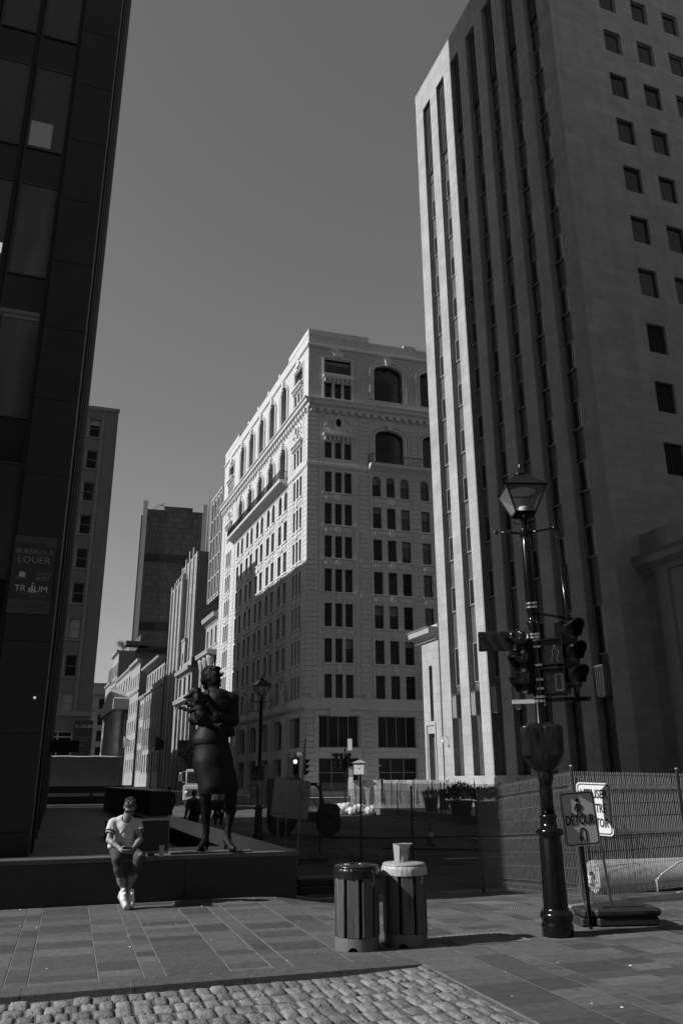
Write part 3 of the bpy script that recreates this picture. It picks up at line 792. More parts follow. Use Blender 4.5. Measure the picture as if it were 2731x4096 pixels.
    mb = MB(); cornice(mb, TA, 0.03, 3.7, 12.0, [(0.15, 0), (0.25, 0.2), (0.75, 0.45), (0.8, 0.8), (0.95, 0.95)], n0=0.12); mb.build('wing_cornice', MT['limeplain'], wing, off); mb = MB(); mb.box(0.9, 1.05, 0.12, 0.2, 0.2, 5.6, 0, TA); mb.box(2.4, 2.55, 0.12, 0.2, 0.2, 5.6, 0, TA); mb.box(0.9, 2.55, 0.12, 0.2, 5.6, 5.8, 0, TA)
    mb.build('door_surround', MT['limeplain'], wing, off)
    mb = MB(); mb.box(1.2, 1.75, -0.2, -0.17, 5.9, 10.1, 0, TA); mb.build('slit_window', MT['glass'], wing, off)
    mb = MB(); mb.box(1.15, 2.25, -0.3, -0.26, 0.2, 5.0, 0, TA); mb.build('doorway', MT['bronze'], wing, off)
    # low block on the near side
    nb = MB()
    facade(nb, lambda s, n, z: TAR(1.75 - n, s, z), 0.0, 18, -0.4, 13.4, [(4.2, 6.0, 3.0, 10.4, 0.5), (8.5, 10.3, 3.0, 10.4, 0.5)])
    facade(nb, TAR, 1.75, 17, -0.4, 13.4, [], n=18.0)
    nb.quad(TAR(1.75, 0, 13.4), TAR(17, 0, 13.4), TAR(17, 18, 13.4), TAR(1.75, 18, 13.4))
    low = nb.build('low_block', MT['lime'], root, off)
    TN = lambda s, n, z: TAR(1.75 - n, s, z)
    mb = MB(); cornice(mb, TN, 0.02, 18.5, 12.1, [(0.12, 0), (0.2, 0.25), (0.6, 0.5), (0.66, 0.85), (0.8, 1.0)]); mb.box(0.1, 18, -0.5, -0.05, 13.35, 14.5, 0, TN)
    mb.box(1.0, 1.9, 0, 0.12, 0, 12.1, 0, TN); mb.box(7, 7.9, 0, 0.12, 0, 12.1, 0, TN)
    mb.build('block_cornice', MT['limeplain'], low, off)
    for a in (4.2, 8.5): win(low, off, TN, a, a + 1.8, 3.0, 10.4, -0.48, GW, 0.08, (5.5, 8.0), (a + 0.9,), name='tall_window')
    # security camera on the sunlit pier
    p = [TA(-0.75, 0.02, 4.55), TA(-0.75, 0.25, 4.75), TA(-0.75, 0.42, 4.6), TA(-0.75, 0.45, 4.4)]
    mb = MB(); mb.tube(p, 0.03, 6); mb.lathe([(0.01, -0.12), (0.09, -0.06), (0.11, 0.0), (0.08, 0.1), (0.03, 0.14)], 10, TA(-0.75, 0.45, 4.28)); mb.build('security_camera', MT['signwhite'], root, off)
    p = [TAR(7.0, 0.07, 5.2), TAR(7.0, 0.25, 5.35), TAR(7.0, 0.40, 5.2)]
    mb = MB(); mb.tube(p, 0.03, 6); mb.lathe([(0.01, -0.12), (0.09, -0.06), (0.11, 0.0), (0.08, 0.1), (0.03, 0.14)], 10, TAR(7.0, 0.4, 5.05)); mb.build('security_camera', MT['greyframe'], root, off)
tower()

# ================================================================ black granite tower on the left
BC = (-4.82, 13.21, 0)
TBF = lambda s, n, z: frameR(BC, 71.05)(s, n, z)        # front, s negative to the left
TBR = frame(BC, -18.95)                                  # side; outward is to the right
TBS = lambda s, n, z: TBR(s, -n, z)
def black():
    root = thing('black_tower', 'black polished granite high rise with dark glass bays and a ribbed side', 'building', BC)
    off = BC; H = 128.0
    f = MB(); ops = []; P = 2.95
    bays = [(-1.53 - 0.82 * k, -0.78 - 0.82 * k) for k in range(0, 24)]
    flo = [13.76 + P * k for k in range(-4, 36)]
    # granite corner pier and joints
    f.box(-0.74, 0.0, -0.5, 0.0, 0.2, H, 0, TBF)
    z = 0.95
    while z < 60: f.box(-0.735, -0.005, 0.0, 0.003, z, z + 0.02, 1, TBF); z += 1.465
    f.build('corner_pier', [MT['granite'], MT['joint']], root, off)
    g = MB(); g.box(-20.4, -0.78, -0.5, -0.10, 0.2, H, 0, TBF); g.build('spandrel_wall', MT['spandrelblack'], root, off)
    mu = MB()
    for k in range(0, 25): x = -0.78 - 0.82 * k; mu.box(x - 0.04, x + 0.04, -0.2, -0.03, 0.2, H, 0, TBF)
    mu.build('mullions', MT['joint'], root, off)
    n = 0; rest = MB()
    G = [MT['darkmetal'], MT['glassdark'], MT['curtain']]
    for fl in flo:
        for i, (a, b) in enumerate(bays[:23]):
            if i < 4 and fl < 40 and n < 96:
                w = win(root, off, TBF, a + 0.02, b - 0.02, fl, fl + 2.1, -0.095, G, 0.03, (), (), 0.03); n += 1
            else: rest.box(a + 0.02, b - 0.02, -0.1, -0.075, fl, fl + 2.1, 0, TBF)
    kind(rest.build('window', MT['glassdark'], root, off), 'stuff')
    # a bay with a lit blind, a small lamp and a pale blind strip
    mb = MB(); fl = 13.76
    mb.quad(TBF(-1.48, -0.07, fl + 0.06), TBF(-1.06, -0.07, fl + 0.06), TBF(-1.06, -0.07, fl + 0.68), TBF(-1.48, -0.07, fl + 0.68))
    mb.build('window_blind', MT['litblind'], root, off)
    mb = MB(); mb.quad(TBF(-1.72, -0.06, 11.19), TBF(-1.665, -0.06, 11.19), TBF(-1.665, -0.06, 11.42), TBF(-1.74, -0.06, 11.42)); mb.build('lit_lamp', MT['litdim'], root, off)
    mb = MB(); mb.box(-2.33, -0.84, -0.078, -0.066, 9.86, 10.04, 0, TBF); mb.build('window_blind', MT['blind'], root, off)
    # ribbed side
    s = MB(); s.box(0.62, 35.3, -8, -0.25, 0.2, H, 0, TBS); s.build('side_wall', MT['granite'], root, off)
    r = MB(); k = 0.6
    while k < 35.2: r.box(k, k + 0.5, -0.25, 0.0, 0.2, H, 1, TBS); r.box(k + 0.02, k + 0.07, 0.0, 0.011, 0.2, H, 0, TBS); k += 4.3
    r.build('ribs', [MT['alumin'], MT['granite']], root, off)
    mb = MB(); mb.box(-20, 0, -34, -0.6, H - 1, H - 0.9, 0, TBF); mb.build('roof', MT['roof'], root, off)
    mb = MB(); mb.box(-20.4, -20.2, -35, -0.5, 0.2, H, 0, TBF); mb.box(-20.4, -3, -35.3, -35.0, 0.2, H, 0, TBF); mb.build('rear_wall', MT['granite'], root, off)
    mb = MB(); mb.lathe([(0.022, 0), (0.022, 0.015), (0.01, 0.02)], 12, (0, 0, 0), 0, T=lambda x, y, z: TBF(-0.16 + x, 0.01 + z, 2.98 + y)); mb.build('wall_light', [MT['litdim'], MT['greyframe']], root, off)
    # canopy over the side terrace
    mb = MB(); mb.box(17.5, 19.5, 0.0, 1.0, 2.75, 3.1, 0, TBS); mb.build('canopy', MT['joint'], root, off)
    # letting banner fixed to the pier
    ban = thing('letting_banner', 'tall dark letting banner with pale bands fixed to the black tower', 'banner', TBF(-0.42, 0.01, 4.34))
    bo = TBF(-0.42, 0.01, 4.34)
    mb = MB(); mb.box(-0.757, -0.083, 0.006, 0.016, 4.34, 5.67); 
    mb = MB(); mb.box(-0.757, -0.083, 0.006, 0.016, 4.34, 5.67, 0, TBF); mb.build('panel', MT['bannerdark'], ban, bo)
    mb = MB(); mb.box(-0.755, -0.085, 0.017, 0.019, 5.555, 5.668, 0, TBF); mb.prism([(-0.24, 5.52), (-0.21, 5.50), (-0.09, 5.50), (-0.085, 5.555), (-0.26, 5.555)], TBF, 0.017, 0.0195); mb.build('band', MT['bannergrey'], ban, bo); mb = MB(); mb.box(-0.755, -0.085, 0.017, 0.019, 4.342, 4.565, 0, TBF); mb.build('band', MT['bannergrey'], ban, bo)
    xd = Vector(TBF(1, 0, 0)) - Vector(TBF(0, 0, 0)); up = (0, 0, 1)
    def tx(s_, sz, s, z, m='midink', al='CENTER', sx=1.0, **kw): text(s_, sz, TBF(s, 0.021, z), xd, up, MT[m], ban, bo, al, sx, **kw)
    tx('BUREAUX À', 0.112, -0.42, 5.365, sx=0.98); tx('LOUER', 0.165, -0.42, 5.205, sx=1.02)
    tx('CROMWELL', 0.04, -0.585, 4.925); tx('ALFID', 0.085, -0.26, 4.915, shear=0.25, sx=0.95)
    tx('TR', 0.15, -0.585, 4.71, 'whiteink'); tx('UM', 0.15, -0.26, 4.71, 'whiteink')
    mb = MB()
    for x, h in ((-0.455, 0.09), (-0.415, 0.13), (-0.375, 0.07)): mb.prism([(x, 4.71), (x + 0.03, 4.69), (x + 0.03, 4.69 + h), (x, 4.71 + h - 0.02)], TBF, 0.018, 0.021)
    mb.prism([(-0.415, 4.835), (-0.385, 4.845), (-0.37, 4.87), (-0.40, 4.86)], TBF, 0.018, 0.021)
    mb.prism([(-0.64, 4.965), (-0.58, 5.025), (-0.52, 4.965 + 0.0), (-0.58, 4.965 - 0.0)], TBF, 0.018, 0.021)
    mb.box(-0.625, -0.535, 0.017, 0.020, 4.958, 5.04, 0, TBF)
    for k in range(5): mb.prism([(-0.36 + 0.05 * k, 4.99), (-0.355 + 0.05 * k, 4.99), (-0.315 + 0.05 * k, 5.05), (-0.32 + 0.05 * k, 5.05)], TBF, 0.018, 0.021)
    mb.build('logo', MT['whiteink'], ban, bo)
    tx('I M M O B I L I E R', 0.036, -0.40, 4.665); tx('agence immobilière', 0.034, -0.29, 4.63)
    tx('514', 0.055, -0.66, 4.455, 'bannerdark'); tx('312-3010', 0.115, -0.355, 4.445, 'bannerdark', sx=0.92); tx('www.trium.immo', 0.045, -0.29, 4.385, 'bannerdark')
black()

# ================================================================ grey building behind it
GC = tuple(84.0 * v for v in dirv(-17.05)) + (0,)
TGF = frameR(GC, 72); TGS = frame(GC, -20.5)
TGSr = lambda s, n, z: TGS(s, -n, z)
def beige():
    root = thing('grey_apartment_block', 'plain grey rendered apartment block with paired sash windows beside the black tower', 'building', GC)
    off = GC; H = 40.8; f = MB(); ops = []; heads = [39.3 - 3.675 * k for k in range(9)]
    cols = [(-2.9, -1.8), (-4.28, -3.18), (-8.9, -7.8), (-10.28, -9.18)]
    for h in heads:
        for a, b in cols: ops.append((a, b, h - 2.05, h, 0.3))
    for a, b in ((-5.5, -1.55),): ops.append((a, b, 3.0, 6.3, 0.3))
    facade(f, TGF, -16, 0, -0.4, H, ops); f.build('wall', MT['beige'], root, off)
    s = MB(); s.quad(TGSr(0, 0, -0.4), TGSr(23.3, 0, -0.4), TGSr(23.3, 0, H), TGSr(0, 0, H)); s.quad(TGSr(23.3, 0, -0.4), TGSr(23.3, -16, -0.4), TGSr(23.3, -16, H), TGSr(23.3, 0, H)); s.build('side_wall', MT['beige'], root, off)
    s = MB(); s.quad(TGF(0, 0, H - 0.3), TGF(-16, 0, H - 0.3), TGSr(23, -16, H - 0.3), TGSr(23.3, 0, H - 0.3)); s.build('roof', MT['roof'], root, off)
    c = MB(); c.box(-16, 0.12, 0, 0.12, H - 0.35, H + 0.05, 0, TGF); c.box(-16, 0.1, 0, 0.16, 7.7, 8.15, 0, TGF)
    for h in heads:
        c.box(-4.5, -1.7, 0, 0.1, h - 2.24, h - 2.08, 0, TGF); c.box(-10.5, -7.7, 0, 0.1, h - 2.24, h - 2.08, 0, TGF); c.box(-3.15, -2.93, 0, 0.05, h - 2.06, h, 0, TGF); c.box(-9.15, -8.93, 0, 0.05, h - 2.06, h, 0, TGF)
    c.box(-1.68, -1.42, 0, 0.07, 8.16, 40.0, 0, TGF)
    c.build('trim', MT['beigetrim'], root, off)
    G = [MT['greyframe'], MT['glass'], MT['curtain']]
    for i, h in enumerate(heads):
        for a, b in cols: win(root, off, TGF, a, b, h - 2.05, h, -0.28, G, 0.07, (h - 1.02,), (), 0.06, 0.95 if i in (6, 8) else (0.3 if i == 0 else 0))
    win(root, off, TGF, -5.5, -1.55, 3.0, 6.3, -0.28, [MT['whiteframe'], MT['glass']], 0.12, (5.75, 4.9), (-4.2, -2.9), name='ground_window')
    # hanging letting board
    b0 = TGF(-1.0, 0.2, 4.0)
    sg = thing('letting_board', 'dark letting board hung on the corner of the grey apartment block', 'sign', b0)
    mb = MB(); mb.box(-1.42, 0.27, 0.17, 0.25, 2.0, 7.28, 0, TGF); mb.build('panel', MT['bannerdark'], sg, b0)
    xd = Vector(TGF(1, 0, 0)) - Vector(TGF(0, 0, 0))
    def tx(t, sz, s, z, al='CENTER', m='midink'): text(t, sz, TGF(s, 0.262, z), xd, (0, 0, 1), MT[m], sg, b0, al)
    tx('À LOUER', 0.40, -0.55, 6.6, m='whiteink'); tx('grand appartements/', 0.20, -0.58, 5.65); tx('lofts exclusifs', 0.20, -0.55, 5.35); tx('Style', 0.34, -0.75, 4.85); tx('- 1 chambre', 0.20, -1.2, 3.85, 'LEFT'); tx('- 2 chambres/', 0.20, -1.2, 3.45, 'LEFT'); tx('lofts', 0.20, -0.55, 4.2)
beige()
def plainblock(name, label, s0, s1, n0, n1, z, m):
    o = TL(s0, n0, 0); root = thing(name, label, 'building', o); mb = MB()
    ops = [(s0 + 1.2 + 2.6 * k, s0 + 2.5 + 2.6 * k, 4.5 * 0.9 * j + 2.2, 4.5 * 0.9 * j + 4.2, 0.25) for k in range(int((s1 - s0 - 1.5) / 2.6)) for j in range(int(z / 4.05) - 1)]
    Tf = lambda s, n, zz: TL(s, n0 - n, zz)
    facade(mb, Tf, s0, s1, -0.4, z, ops)
    for s_ in (s0, s1): mb.quad(TL(s_, n0, -0.4), TL(s_, n1, -0.4), TL(s_, n1, z), TL(s_, n0, z))
    mb.quad(TL(s0, n0, z), TL(s1, n0, z), TL(s1, n1, z), TL(s0, n1, z)); mb.quad(TL(s0, n1, -0.4), TL(s1, n1, -0.4), TL(s1, n1, z), TL(s0, n1, z))
    mb.build('wall', m, root, o)
    g = MB()
    for (a, b, c, d, e) in ops: g.quad(Tf(a, -0.24, c), Tf(b, -0.24, c), Tf(b, -0.24, d), Tf(a, -0.24, d))
    kind(g.build('window', MT['glass'], root, o), 'stuff'); cc = MB(); cornice(cc, Tf, s0, s1, z - 0.8, [(0.1, 0), (0.4, 0.4), (0.45, 0.8)]); cc.build('cornice', m, root, o)
plainblock('office_block', 'tall plain office block hidden behind the grey apartment block', 23.6, 34.4, 23.2, 40, 47.0, MT['beige'])
plainblock('office_block', 'mid height block farther along the left side of the street', 84.5, 113, 23.5, 40, 39.5, MT['stoneB'])
plainblock('office_block', 'block far down the left side of the street opposite the portico', 158, 200, 24.0, 40, 41.0, MT['stoneB'])
plainblock('office_block', 'low long block on the left side of the street', 35, 84, 24.2, 40, 23.5, MT['stoneB'])

# ================================================================ the street row beyond
def row_building(name, label, s0, s1, z, m, cols, rows, wall_n=0.0, depth=22, cn=None, side=True, wm=None, z0=-0.4, arch=False, ww=1.3, extra=None, roofm=None, sidem=None, piers=None, wfr=None):
    o = TL(s0, wall_n, 0); root = thing(name, label, 'building', o); mb = MB(); ops = []
    T = lambda s, n, zz: TL(s, wall_n + n, zz)
    for (a, b) in rows:
        for k in range(cols):
            c = s0 + (s1 - s0) * (k + 0.5) / cols; ops.append((c - ww / 2, c + ww / 2, a, b, 0.35))
    facade(mb, T, s0, s1, z0, z, ops)
    if arch:
        a, b = rows[-1] if arch is True else rows[arch]
        for k in range(cols): c = s0 + (s1 - s0) * (k + 0.5) / cols; arch_fill(mb, T, c - ww / 2, c + ww / 2, b - ww / 2, b, 0, -0.35)
    mb.build('wall', m, root, o)
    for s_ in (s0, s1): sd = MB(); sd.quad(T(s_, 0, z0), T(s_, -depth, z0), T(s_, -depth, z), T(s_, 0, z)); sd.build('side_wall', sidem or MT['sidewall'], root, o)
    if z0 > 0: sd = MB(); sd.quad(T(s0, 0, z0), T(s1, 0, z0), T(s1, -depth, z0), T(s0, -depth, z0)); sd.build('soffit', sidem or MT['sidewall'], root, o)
    rf = MB(); rf.quad(T(s0, 0, z - 0.05), T(s1, 0, z - 0.05), T(s1, -depth, z - 0.05), T(s0, -depth, z - 0.05)); rf.build('roof', roofm or MT['roof'], root, o)
    for (a, b, c, d, e) in ops: win(root, o, T, a, b, c, d, -0.33, GW, 0.08, ((c + d) / 2,), (), 0.05)
    for (zz, pr) in (cn or [(z - 0.9, [(0.1, 0), (0.5, 0.4), (0.6, 0.9)])]): cc = MB(); cornice(cc, T, s0, s1, zz, pr); cc.build('cornice', wm or m, root, o)
    for (a, b) in rows: cc = MB(); cc.box(s0 + 0.3, s1 - 0.3, 0, 0.1, a - 0.25, a - 0.02, 0, T); cc.build('sill_course', wm or m, root, o)
    for (p0, w, za, zb, pn) in piers or []: cc = MB(); cc.box(p0, p0 + w, 0, pn, za, zb, 0, T); cc.build('pier', wm or m, root, o)
    if extra: extra(root, o, T)
    return root
BIGC = [(0.1, 0), (0.25, 0.3), (0.8, 0.6), (0.95, 1.3)]
def ex_n2(root, o, T):
    mb = MB()
    for i in range(3):
        for k in range(1):
            s_ = 45.4 + 3.2 * i; mb.lathe([(0.55, 3), (0.5, 9), (0.45, 19.3), (0.7, 20.3), (0.75, 20.9)], 16, T(s_, 0.75, 0)); mb.box(s_ - 0.7, s_ + 0.7, 0.05, 1.45, 0, 3.0, 0, T)
        mb2 = MB()
    mb.build('colonnade', MT['stoneA'], root, o)
    mb = MB()
    for k in range(18): mb.box(44.6 + 0.5 * k, 44.64 + 0.5 * k, 0.35, 0.39, 28.3, 29.4, 0, T)
    mb.box(44.5, 53.4, 0.34, 0.40, 29.35, 29.42, 0, T); mb.build('railing', MT['ink'], root, o)
row_building('bank_building', 'low classical bank with a projecting cornice and columns next to the ornate corner block', 44.25, 53.6, 28.3, MT['stoneA'], 3, [(3.5, 8.0), (10.0, 15.0), (23.0, 25.9)], ww=1.1,
    cn=[(26.7, BIGC), (20.9, [(0.4, 0), (1.6, 0.25), (1.7, 0.9)]), ], extra=ex_n2)
row_building('modern_addition', 'white vertically ribbed office addition rising over the classical bank', 44.3, 53.0, 50.0, MT['concrete'], 4, [(31.5, 34.7), (35, 38.2), (38.5, 41.8), (42.1, 45.4), (45.7, 49.0)], wall_n=0.1, z0=30.8, ww=1.35, cn=[(49.6, [(0.15, 0), (0.2, 0.4)])],
    piers=[(44.3 + 2.1 * k, 0.3, 30.8, 49.6, 0.14) for k in range(5)])
def ex_n3(root, o, T):
    mb = MB(); mb.box(64.2, 74, -12, 0.1, 21.4, 23.0, 0, T); mb.box(74.2, 76, -1, 0.25, 21.4, 23.0, 0, T); mb.box(64.2, 66, -1, 0.25, 21.4, 23.4, 0, T); mb.build('parapet', MT['stoneA'], root, o)
    mb = MB()
    for s_ in (65.2, 69.0, 73.0, 76.5): mb.box(s_ - 0.5, s_ + 0.5, 0, 0.5, 0, 14.8, 0, T)
    mb.build('pilasters', MT['stoneA'], root, o)
row_building('stone_bank', 'three storey stone bank with a plain near side wall, pilasters and two cornices', 64.2, 77.6, 21.5, MT['stoneA'], 3, [(3.5, 13.0), (17.0, 20.3)], ww=2.2, cn=[(20.5, BIGC), (15.0, BIGC)], extra=ex_n3, sidem=MT['stoneA'])
row_building('art_deco_tower', 'stepped art deco tower with tall vertical piers, highest part nearest', 70.5, 87.0, 45.4, MT['stoneA'], 4, [(27, 38), (39.8, 43.0)], wall_n=-1.3, ww=1.2, cn=[(44.8, [(0.1, 0), (0.15, 0.6)])], arch=0,
    piers=[(70.5 + 3.9 * k, 0.8, 20, (45.4, 47.2, 47.4, 46.6, 45.6)[k], 0.3) for k in range(5)])
def ex_dec(root, o, T):
    mb = MB()
    for k in range(3): mb.lathe([(0.4, 0), (0.45, 0.6), (0.2, 0.8), (0.35, 1.4), (0.0, 2.4)], 8, T(82.5 + 3.6 * k, -0.4, 41.7))
    mb.build('finial_urn', MT['stoneA'], root, o)
row_building('art_deco_block', 'middle step of the art deco tower with long arched window strips', 79.8, 92.0, 41.7, MT['stoneA'], 3, [(7, 13), (14, 25.5), (28.5, 39.0)], wall_n=-0.3, ww=1.5, cn=[(41.0, [(0.1, 0), (0.2, 0.7)])], arch=True,
    piers=[(79.8 + 4.05 * k, 0.9, 0, 42.6, 0.35) for k in range(4)], extra=ex_dec)
row_building('art_deco_annex', 'lowest front step of the art deco tower, shaded brick side', 76.2, 79.7, 28.7, MT['stoneA'], 1, [(8, 14), (16, 26)], wall_n=-0.6, ww=1.3, cn=[(28.2, [(0.1, 0), (0.2, 0.5)])], arch=True)
row_building('cornice_building', 'five storey office building with a deep bracketed cornice beyond the art deco tower', 95.5, 121.5, 28.0, MT['stoneA'], 7, [(3.5, 7.5), (9.5, 13.5), (15.5, 20.0), (23.0, 26.0)], ww=1.7, cn=[(26.9, [(0.2, 0), (0.5, 0.3), (1.5, 0.6), (1.7, 1.1)]), (21.4, [(0.1, 0), (0.5, 0.3), (0.55, 0.6)])],
    piers=[(95.5 + 3.65 * k, 0.5, 8.5, 21, 0.25) for k in range(8)])
row_building('small_infill_building', 'small narrow four storey building with arched windows', 121.8, 131, 22.0, MT['stoneA'], 3, [(4, 9), (10.5, 14.5), (16.5, 20)], ww=1.6, arch=1)
row_building('party_wall_building', 'tall narrow building with a blank grey party wall facing us', 136, 153.8, 32.6, MT['stoneA'], 4, [(4, 7), (9, 12), (14, 17), (19, 22), (26, 29)], ww=1.6, cn=[(31.5, BIGC), (24.0, [(0.1, 0), (0.4, 0.5)])])
def ex_rail(root, o, T):
    mb = MB(); mb.box(137, 146, -14, -4, 32.6, 39.5, 0, T); mb.box(138, 141, -20, -13, 39.4, 43.8, 0, T); mb.tube([T(136.6, -16, 32), T(136.6, -16, 43)], 0.45, 8, 1); mb.build('roof_plant', [MT['brickdark'], MT['greyframe']], root, o)
def ex_port(root, o, T):
    mb = MB()
    for k in range(6): mb.lathe([(1.0, 0), (0.95, 8), (0.8, 18.5), (1.2, 19.6), (1.3, 20.4)], 14, T(157 + 6.2 * k, 2.4, 0.5))
    mb.box(154.2, 191, 0.1, 4.2, 20.9, 23.8, 0, T); mb.prism([(154.2, 23.8), (191, 23.8), (172.5, 28.2)], T, 0.2, 3.9)
    mb.build('portico', MT['stoneB'], root, o)
row_building('portico_bank', 'old bank with a giant columned portico and pediment far down the street', 154, 191, 32.8, MT['stoneA'], 6, [(4, 9), (11, 17), (26.5, 30.5)], ww=2.2, extra=ex_port)
def ex_mans(root, o, T):
    mb = MB(); mb.box(179, 206, -18, -5, 42.9, 46.5, 0, T); mb.build('penthouse', MT['brickdark'], root, o)
    mb = MB(); mb.box(178.4, 184, -8, -0.6, 42.9, 44.2, 0, T); mb.build('terrace_rail', MT['darkmetal'], root, o)
row_building('brick_office_building', 'brick office building with a roof terrace and a dark side wall', 191.5, 208, 43.0, MT['stoneA'], 4, [(14, 19), (21, 26), (28, 32), (35, 39)], ww=2.4, cn=[(41.8, BIGC), (33, [(0.1, 0), (0.5, 0.5)])], extra=ex_mans, sidem=MT['sidewall'])
def ex_baro(root, o, T):
    mb = MB(); mb.prism([(208.5, 34), (227, 34), (225, 40), (211, 40)], T, -9, -0.4); mb.build('mansard_roof', MT['roof'], root, o)
row_building('mansard_building', 'ornate building with a dark mansard roof at the end of the sunlit row', 208.3, 227.5, 34.5, MT['stoneB'], 4, [(4, 9), (11, 16), (18, 23), (26, 31)], ww=2.2, extra=ex_baro)
# dark side-wall building with rooftop plant, just beyond the art deco tower
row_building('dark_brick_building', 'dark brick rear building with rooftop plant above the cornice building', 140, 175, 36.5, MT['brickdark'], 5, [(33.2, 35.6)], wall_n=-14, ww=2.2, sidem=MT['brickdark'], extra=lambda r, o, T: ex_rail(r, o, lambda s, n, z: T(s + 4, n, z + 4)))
def vista():
    o = tuple(330 * v for v in dirv(-16.6)) + (0,); T = frameR(o, 74)
    root = thing('street_end_building', 'shaded flat roofed building closing the far end of the street', 'building', o); mb = MB()
    ops = [(-9 + 4.5 * k, -7 + 4.5 * k, 4 + 6 * j, 8 + 6 * j, 0.3) for k in range(6) for j in range(5)]
    facade(mb, T, -14, 18, -0.4, 34.0, ops); mb.quad(T(-14, 0, 34), T(18, 0, 34), T(18, -12, 34), T(-14, -12, 34)); mb.quad(T(18, 0, 0), T(18, -12, 0), T(18, -12, 34), T(18, 0, 34)); mb.quad(T(-14, 0, 0), T(-14, -12, 0), T(-14, -12, 34), T(-14, 0, 34))
    mb.build('wall', MT['stoneB'], root, o)
    for (a, b, c, d, e) in ops: win(root, o, T, a, b, c, d, -0.28, GW, 0.1)
    mb = MB(); mb.box(-12, 16, -9, -2, 34, 38.2, 0, T); mb.box(-14, 18, 0, 0.6, 33.2, 34.1, 0, T); mb.build('penthouse', MT['sidewall'], root, o)
vista()
# ---- distant tower
def bourse():
    d = 552.0; o = tuple(d * v for v in dirv(-14.65)) + (0,); T = frameR(o, 76); W = 43.5; H = 188.5
    root = thing('distant_skyscraper', 'dark distant skyscraper with pale concrete corner columns', 'skyscraper', o)
    mb = MB(); mb.box(0, W, -W, 0, 0, H - 4, 0, T); mb.box(-1.6, 0, -W + 3, -3, 0, H - 8, 0, T); mb.box(14, 34, -W + 4, -2, H - 4, H - 0.5, 0, T); mb.build('curtain_wall', MT['bourse'], root, o)
    for x, y in ((-0.6, 0.8), (W - 2.4, 0.8), (-0.6, -W - 0.8), (W - 2.4, -W - 0.8)):
        c = MB(); c.box(x, x + 3.0, y - 3.2, y, 0, H + 2.0, 0, T); c.build('corner_column', MT['concrete'], root, o)
    for z in (98, 146): mb = MB(); mb.box(1, W - 2.5, -1, 0.15, z, z + 6, 0, T); mb.build('plant_floor', MT['joint'], root, o)
    mb = MB(); mb.tube([T(4, -4, H - 4), T(10, -5, H + 2), T(16, -4, H - 1)], 0.4, 5); mb.tube([T(6, -4, H - 3), T(14, -4, H + 2.4)], 0.3, 5); mb.build('roof_crane', MT['greyframe'], root, o)
bourse()
# flagpole on the art deco tower
o = TL(76, -4, 45.3); fp = thing('flagpole', 'tall thin flagpole on the roof of the art deco tower', 'flagpole', o)
mb = MB(); mb.tube([(0, 0, 0), (0, 0, 8), (0, 0, 15.5)], [0.16, 0.12, 0.06], 6); mb.tube([(0, 0, 5), (1.6, 1.6, 0)], 0.06, 4); mb.tube([(0, 0, 5), (1.8, -1.8, 0)], 0.06, 4); mb.build('pole', MT['sidewall'], fp)

# ================================================================ the square behind the camera (seen only in reflections and as shade)
def behind():
    o = (0, -48, 0); root = thing('stone_church', 'large grey stone church with twin pinnacled towers behind the viewpoint, mirrored in dark glass', 'church', o)
    T = lambda x, y, z: (o[0] + x, o[1] - y, z)
    m = MB(); facade(m, lambda s, n, z: T(s, -n, z), -22, 22, -0.5, 34, [(-6, -2.5, 3, 15, 1), (-1.6, 1.6, 3, 16, 1), (2.5, 6, 3, 15, 1), (-5, 5, 20, 28, .8)]); m.box(-21.9, 21.9, 1.2, 60, -0.5, 33.9, 0, T); m.build('nave', MT['stoneB'], root, o)
    for c in (-16, 16):
        m = MB(); m.box(c - 6, c + 6, -1.5, 10.5, -0.5, 58, 0, T)
        for dx in (-6, 6):
            for dy in (-1.5, 10.5): m.box(c + dx - 1, c + dx + 1, dy - 1, dy + 1, -0.5, 62, 0, T); m.lathe([(1.1, 62), (0.0, 69)], 6, T(c + dx, dy, 0), caps=False)
        tw = m.build('tower', MT['stoneB'], root, o); m = MB()
        for dx in (-2.4, 2.4):
            for z0, z1 in ((40, 54), (22, 34)): m.box(c + dx - 1.2, c + dx + 1.2, -1.56, -1.51, z0, z1, 0, T)
        m.build('belfry_opening', MT['inner'], tw, o)
    for nm_, lab, x0, x1, y0, y1, h in (('sky_blocker', 'unseen tall dark block added behind the viewpoint on the right to cut sky light', 36, 62, -70, 30, 48), ('sky_blocker', 'unseen plain block left of the church, added to cut sky light', -72, -26, -78, -50, 30), ('sky_blocker', 'unseen dark block right of the church, added to cut sky light', 25, 34, -78, -46, 42), ('sky_blocker', 'unseen block on the left of the square, added to cut sky light', -96, -76, -48, 14, 34)):  # plain unseen masses added around the viewpoint to block sky light
        o2 = ((x0 + x1) / 2, (y0 + y1) / 2, 0); r2 = thing(nm_, lab, 'building', o2); m = MB(); m.box(x0, x1, y0, y1, -0.5, h); m.build('wall', MT['brickdark'], r2, o2); m = MB()
        for k in range(12):
            for j in range(int(h / 4) - 1):
                y = y0 + (y1 - y0) * (k + .3) / 12; xx = x0 if x0 > 0 else x1; m.box(xx - .03, xx + .03, y, y + (y1 - y0) / 24, 3 + 4 * j, 5.2 + 4 * j)
        kind(m.build('window', MT['glass'], r2, o2), 'stuff')
behind()
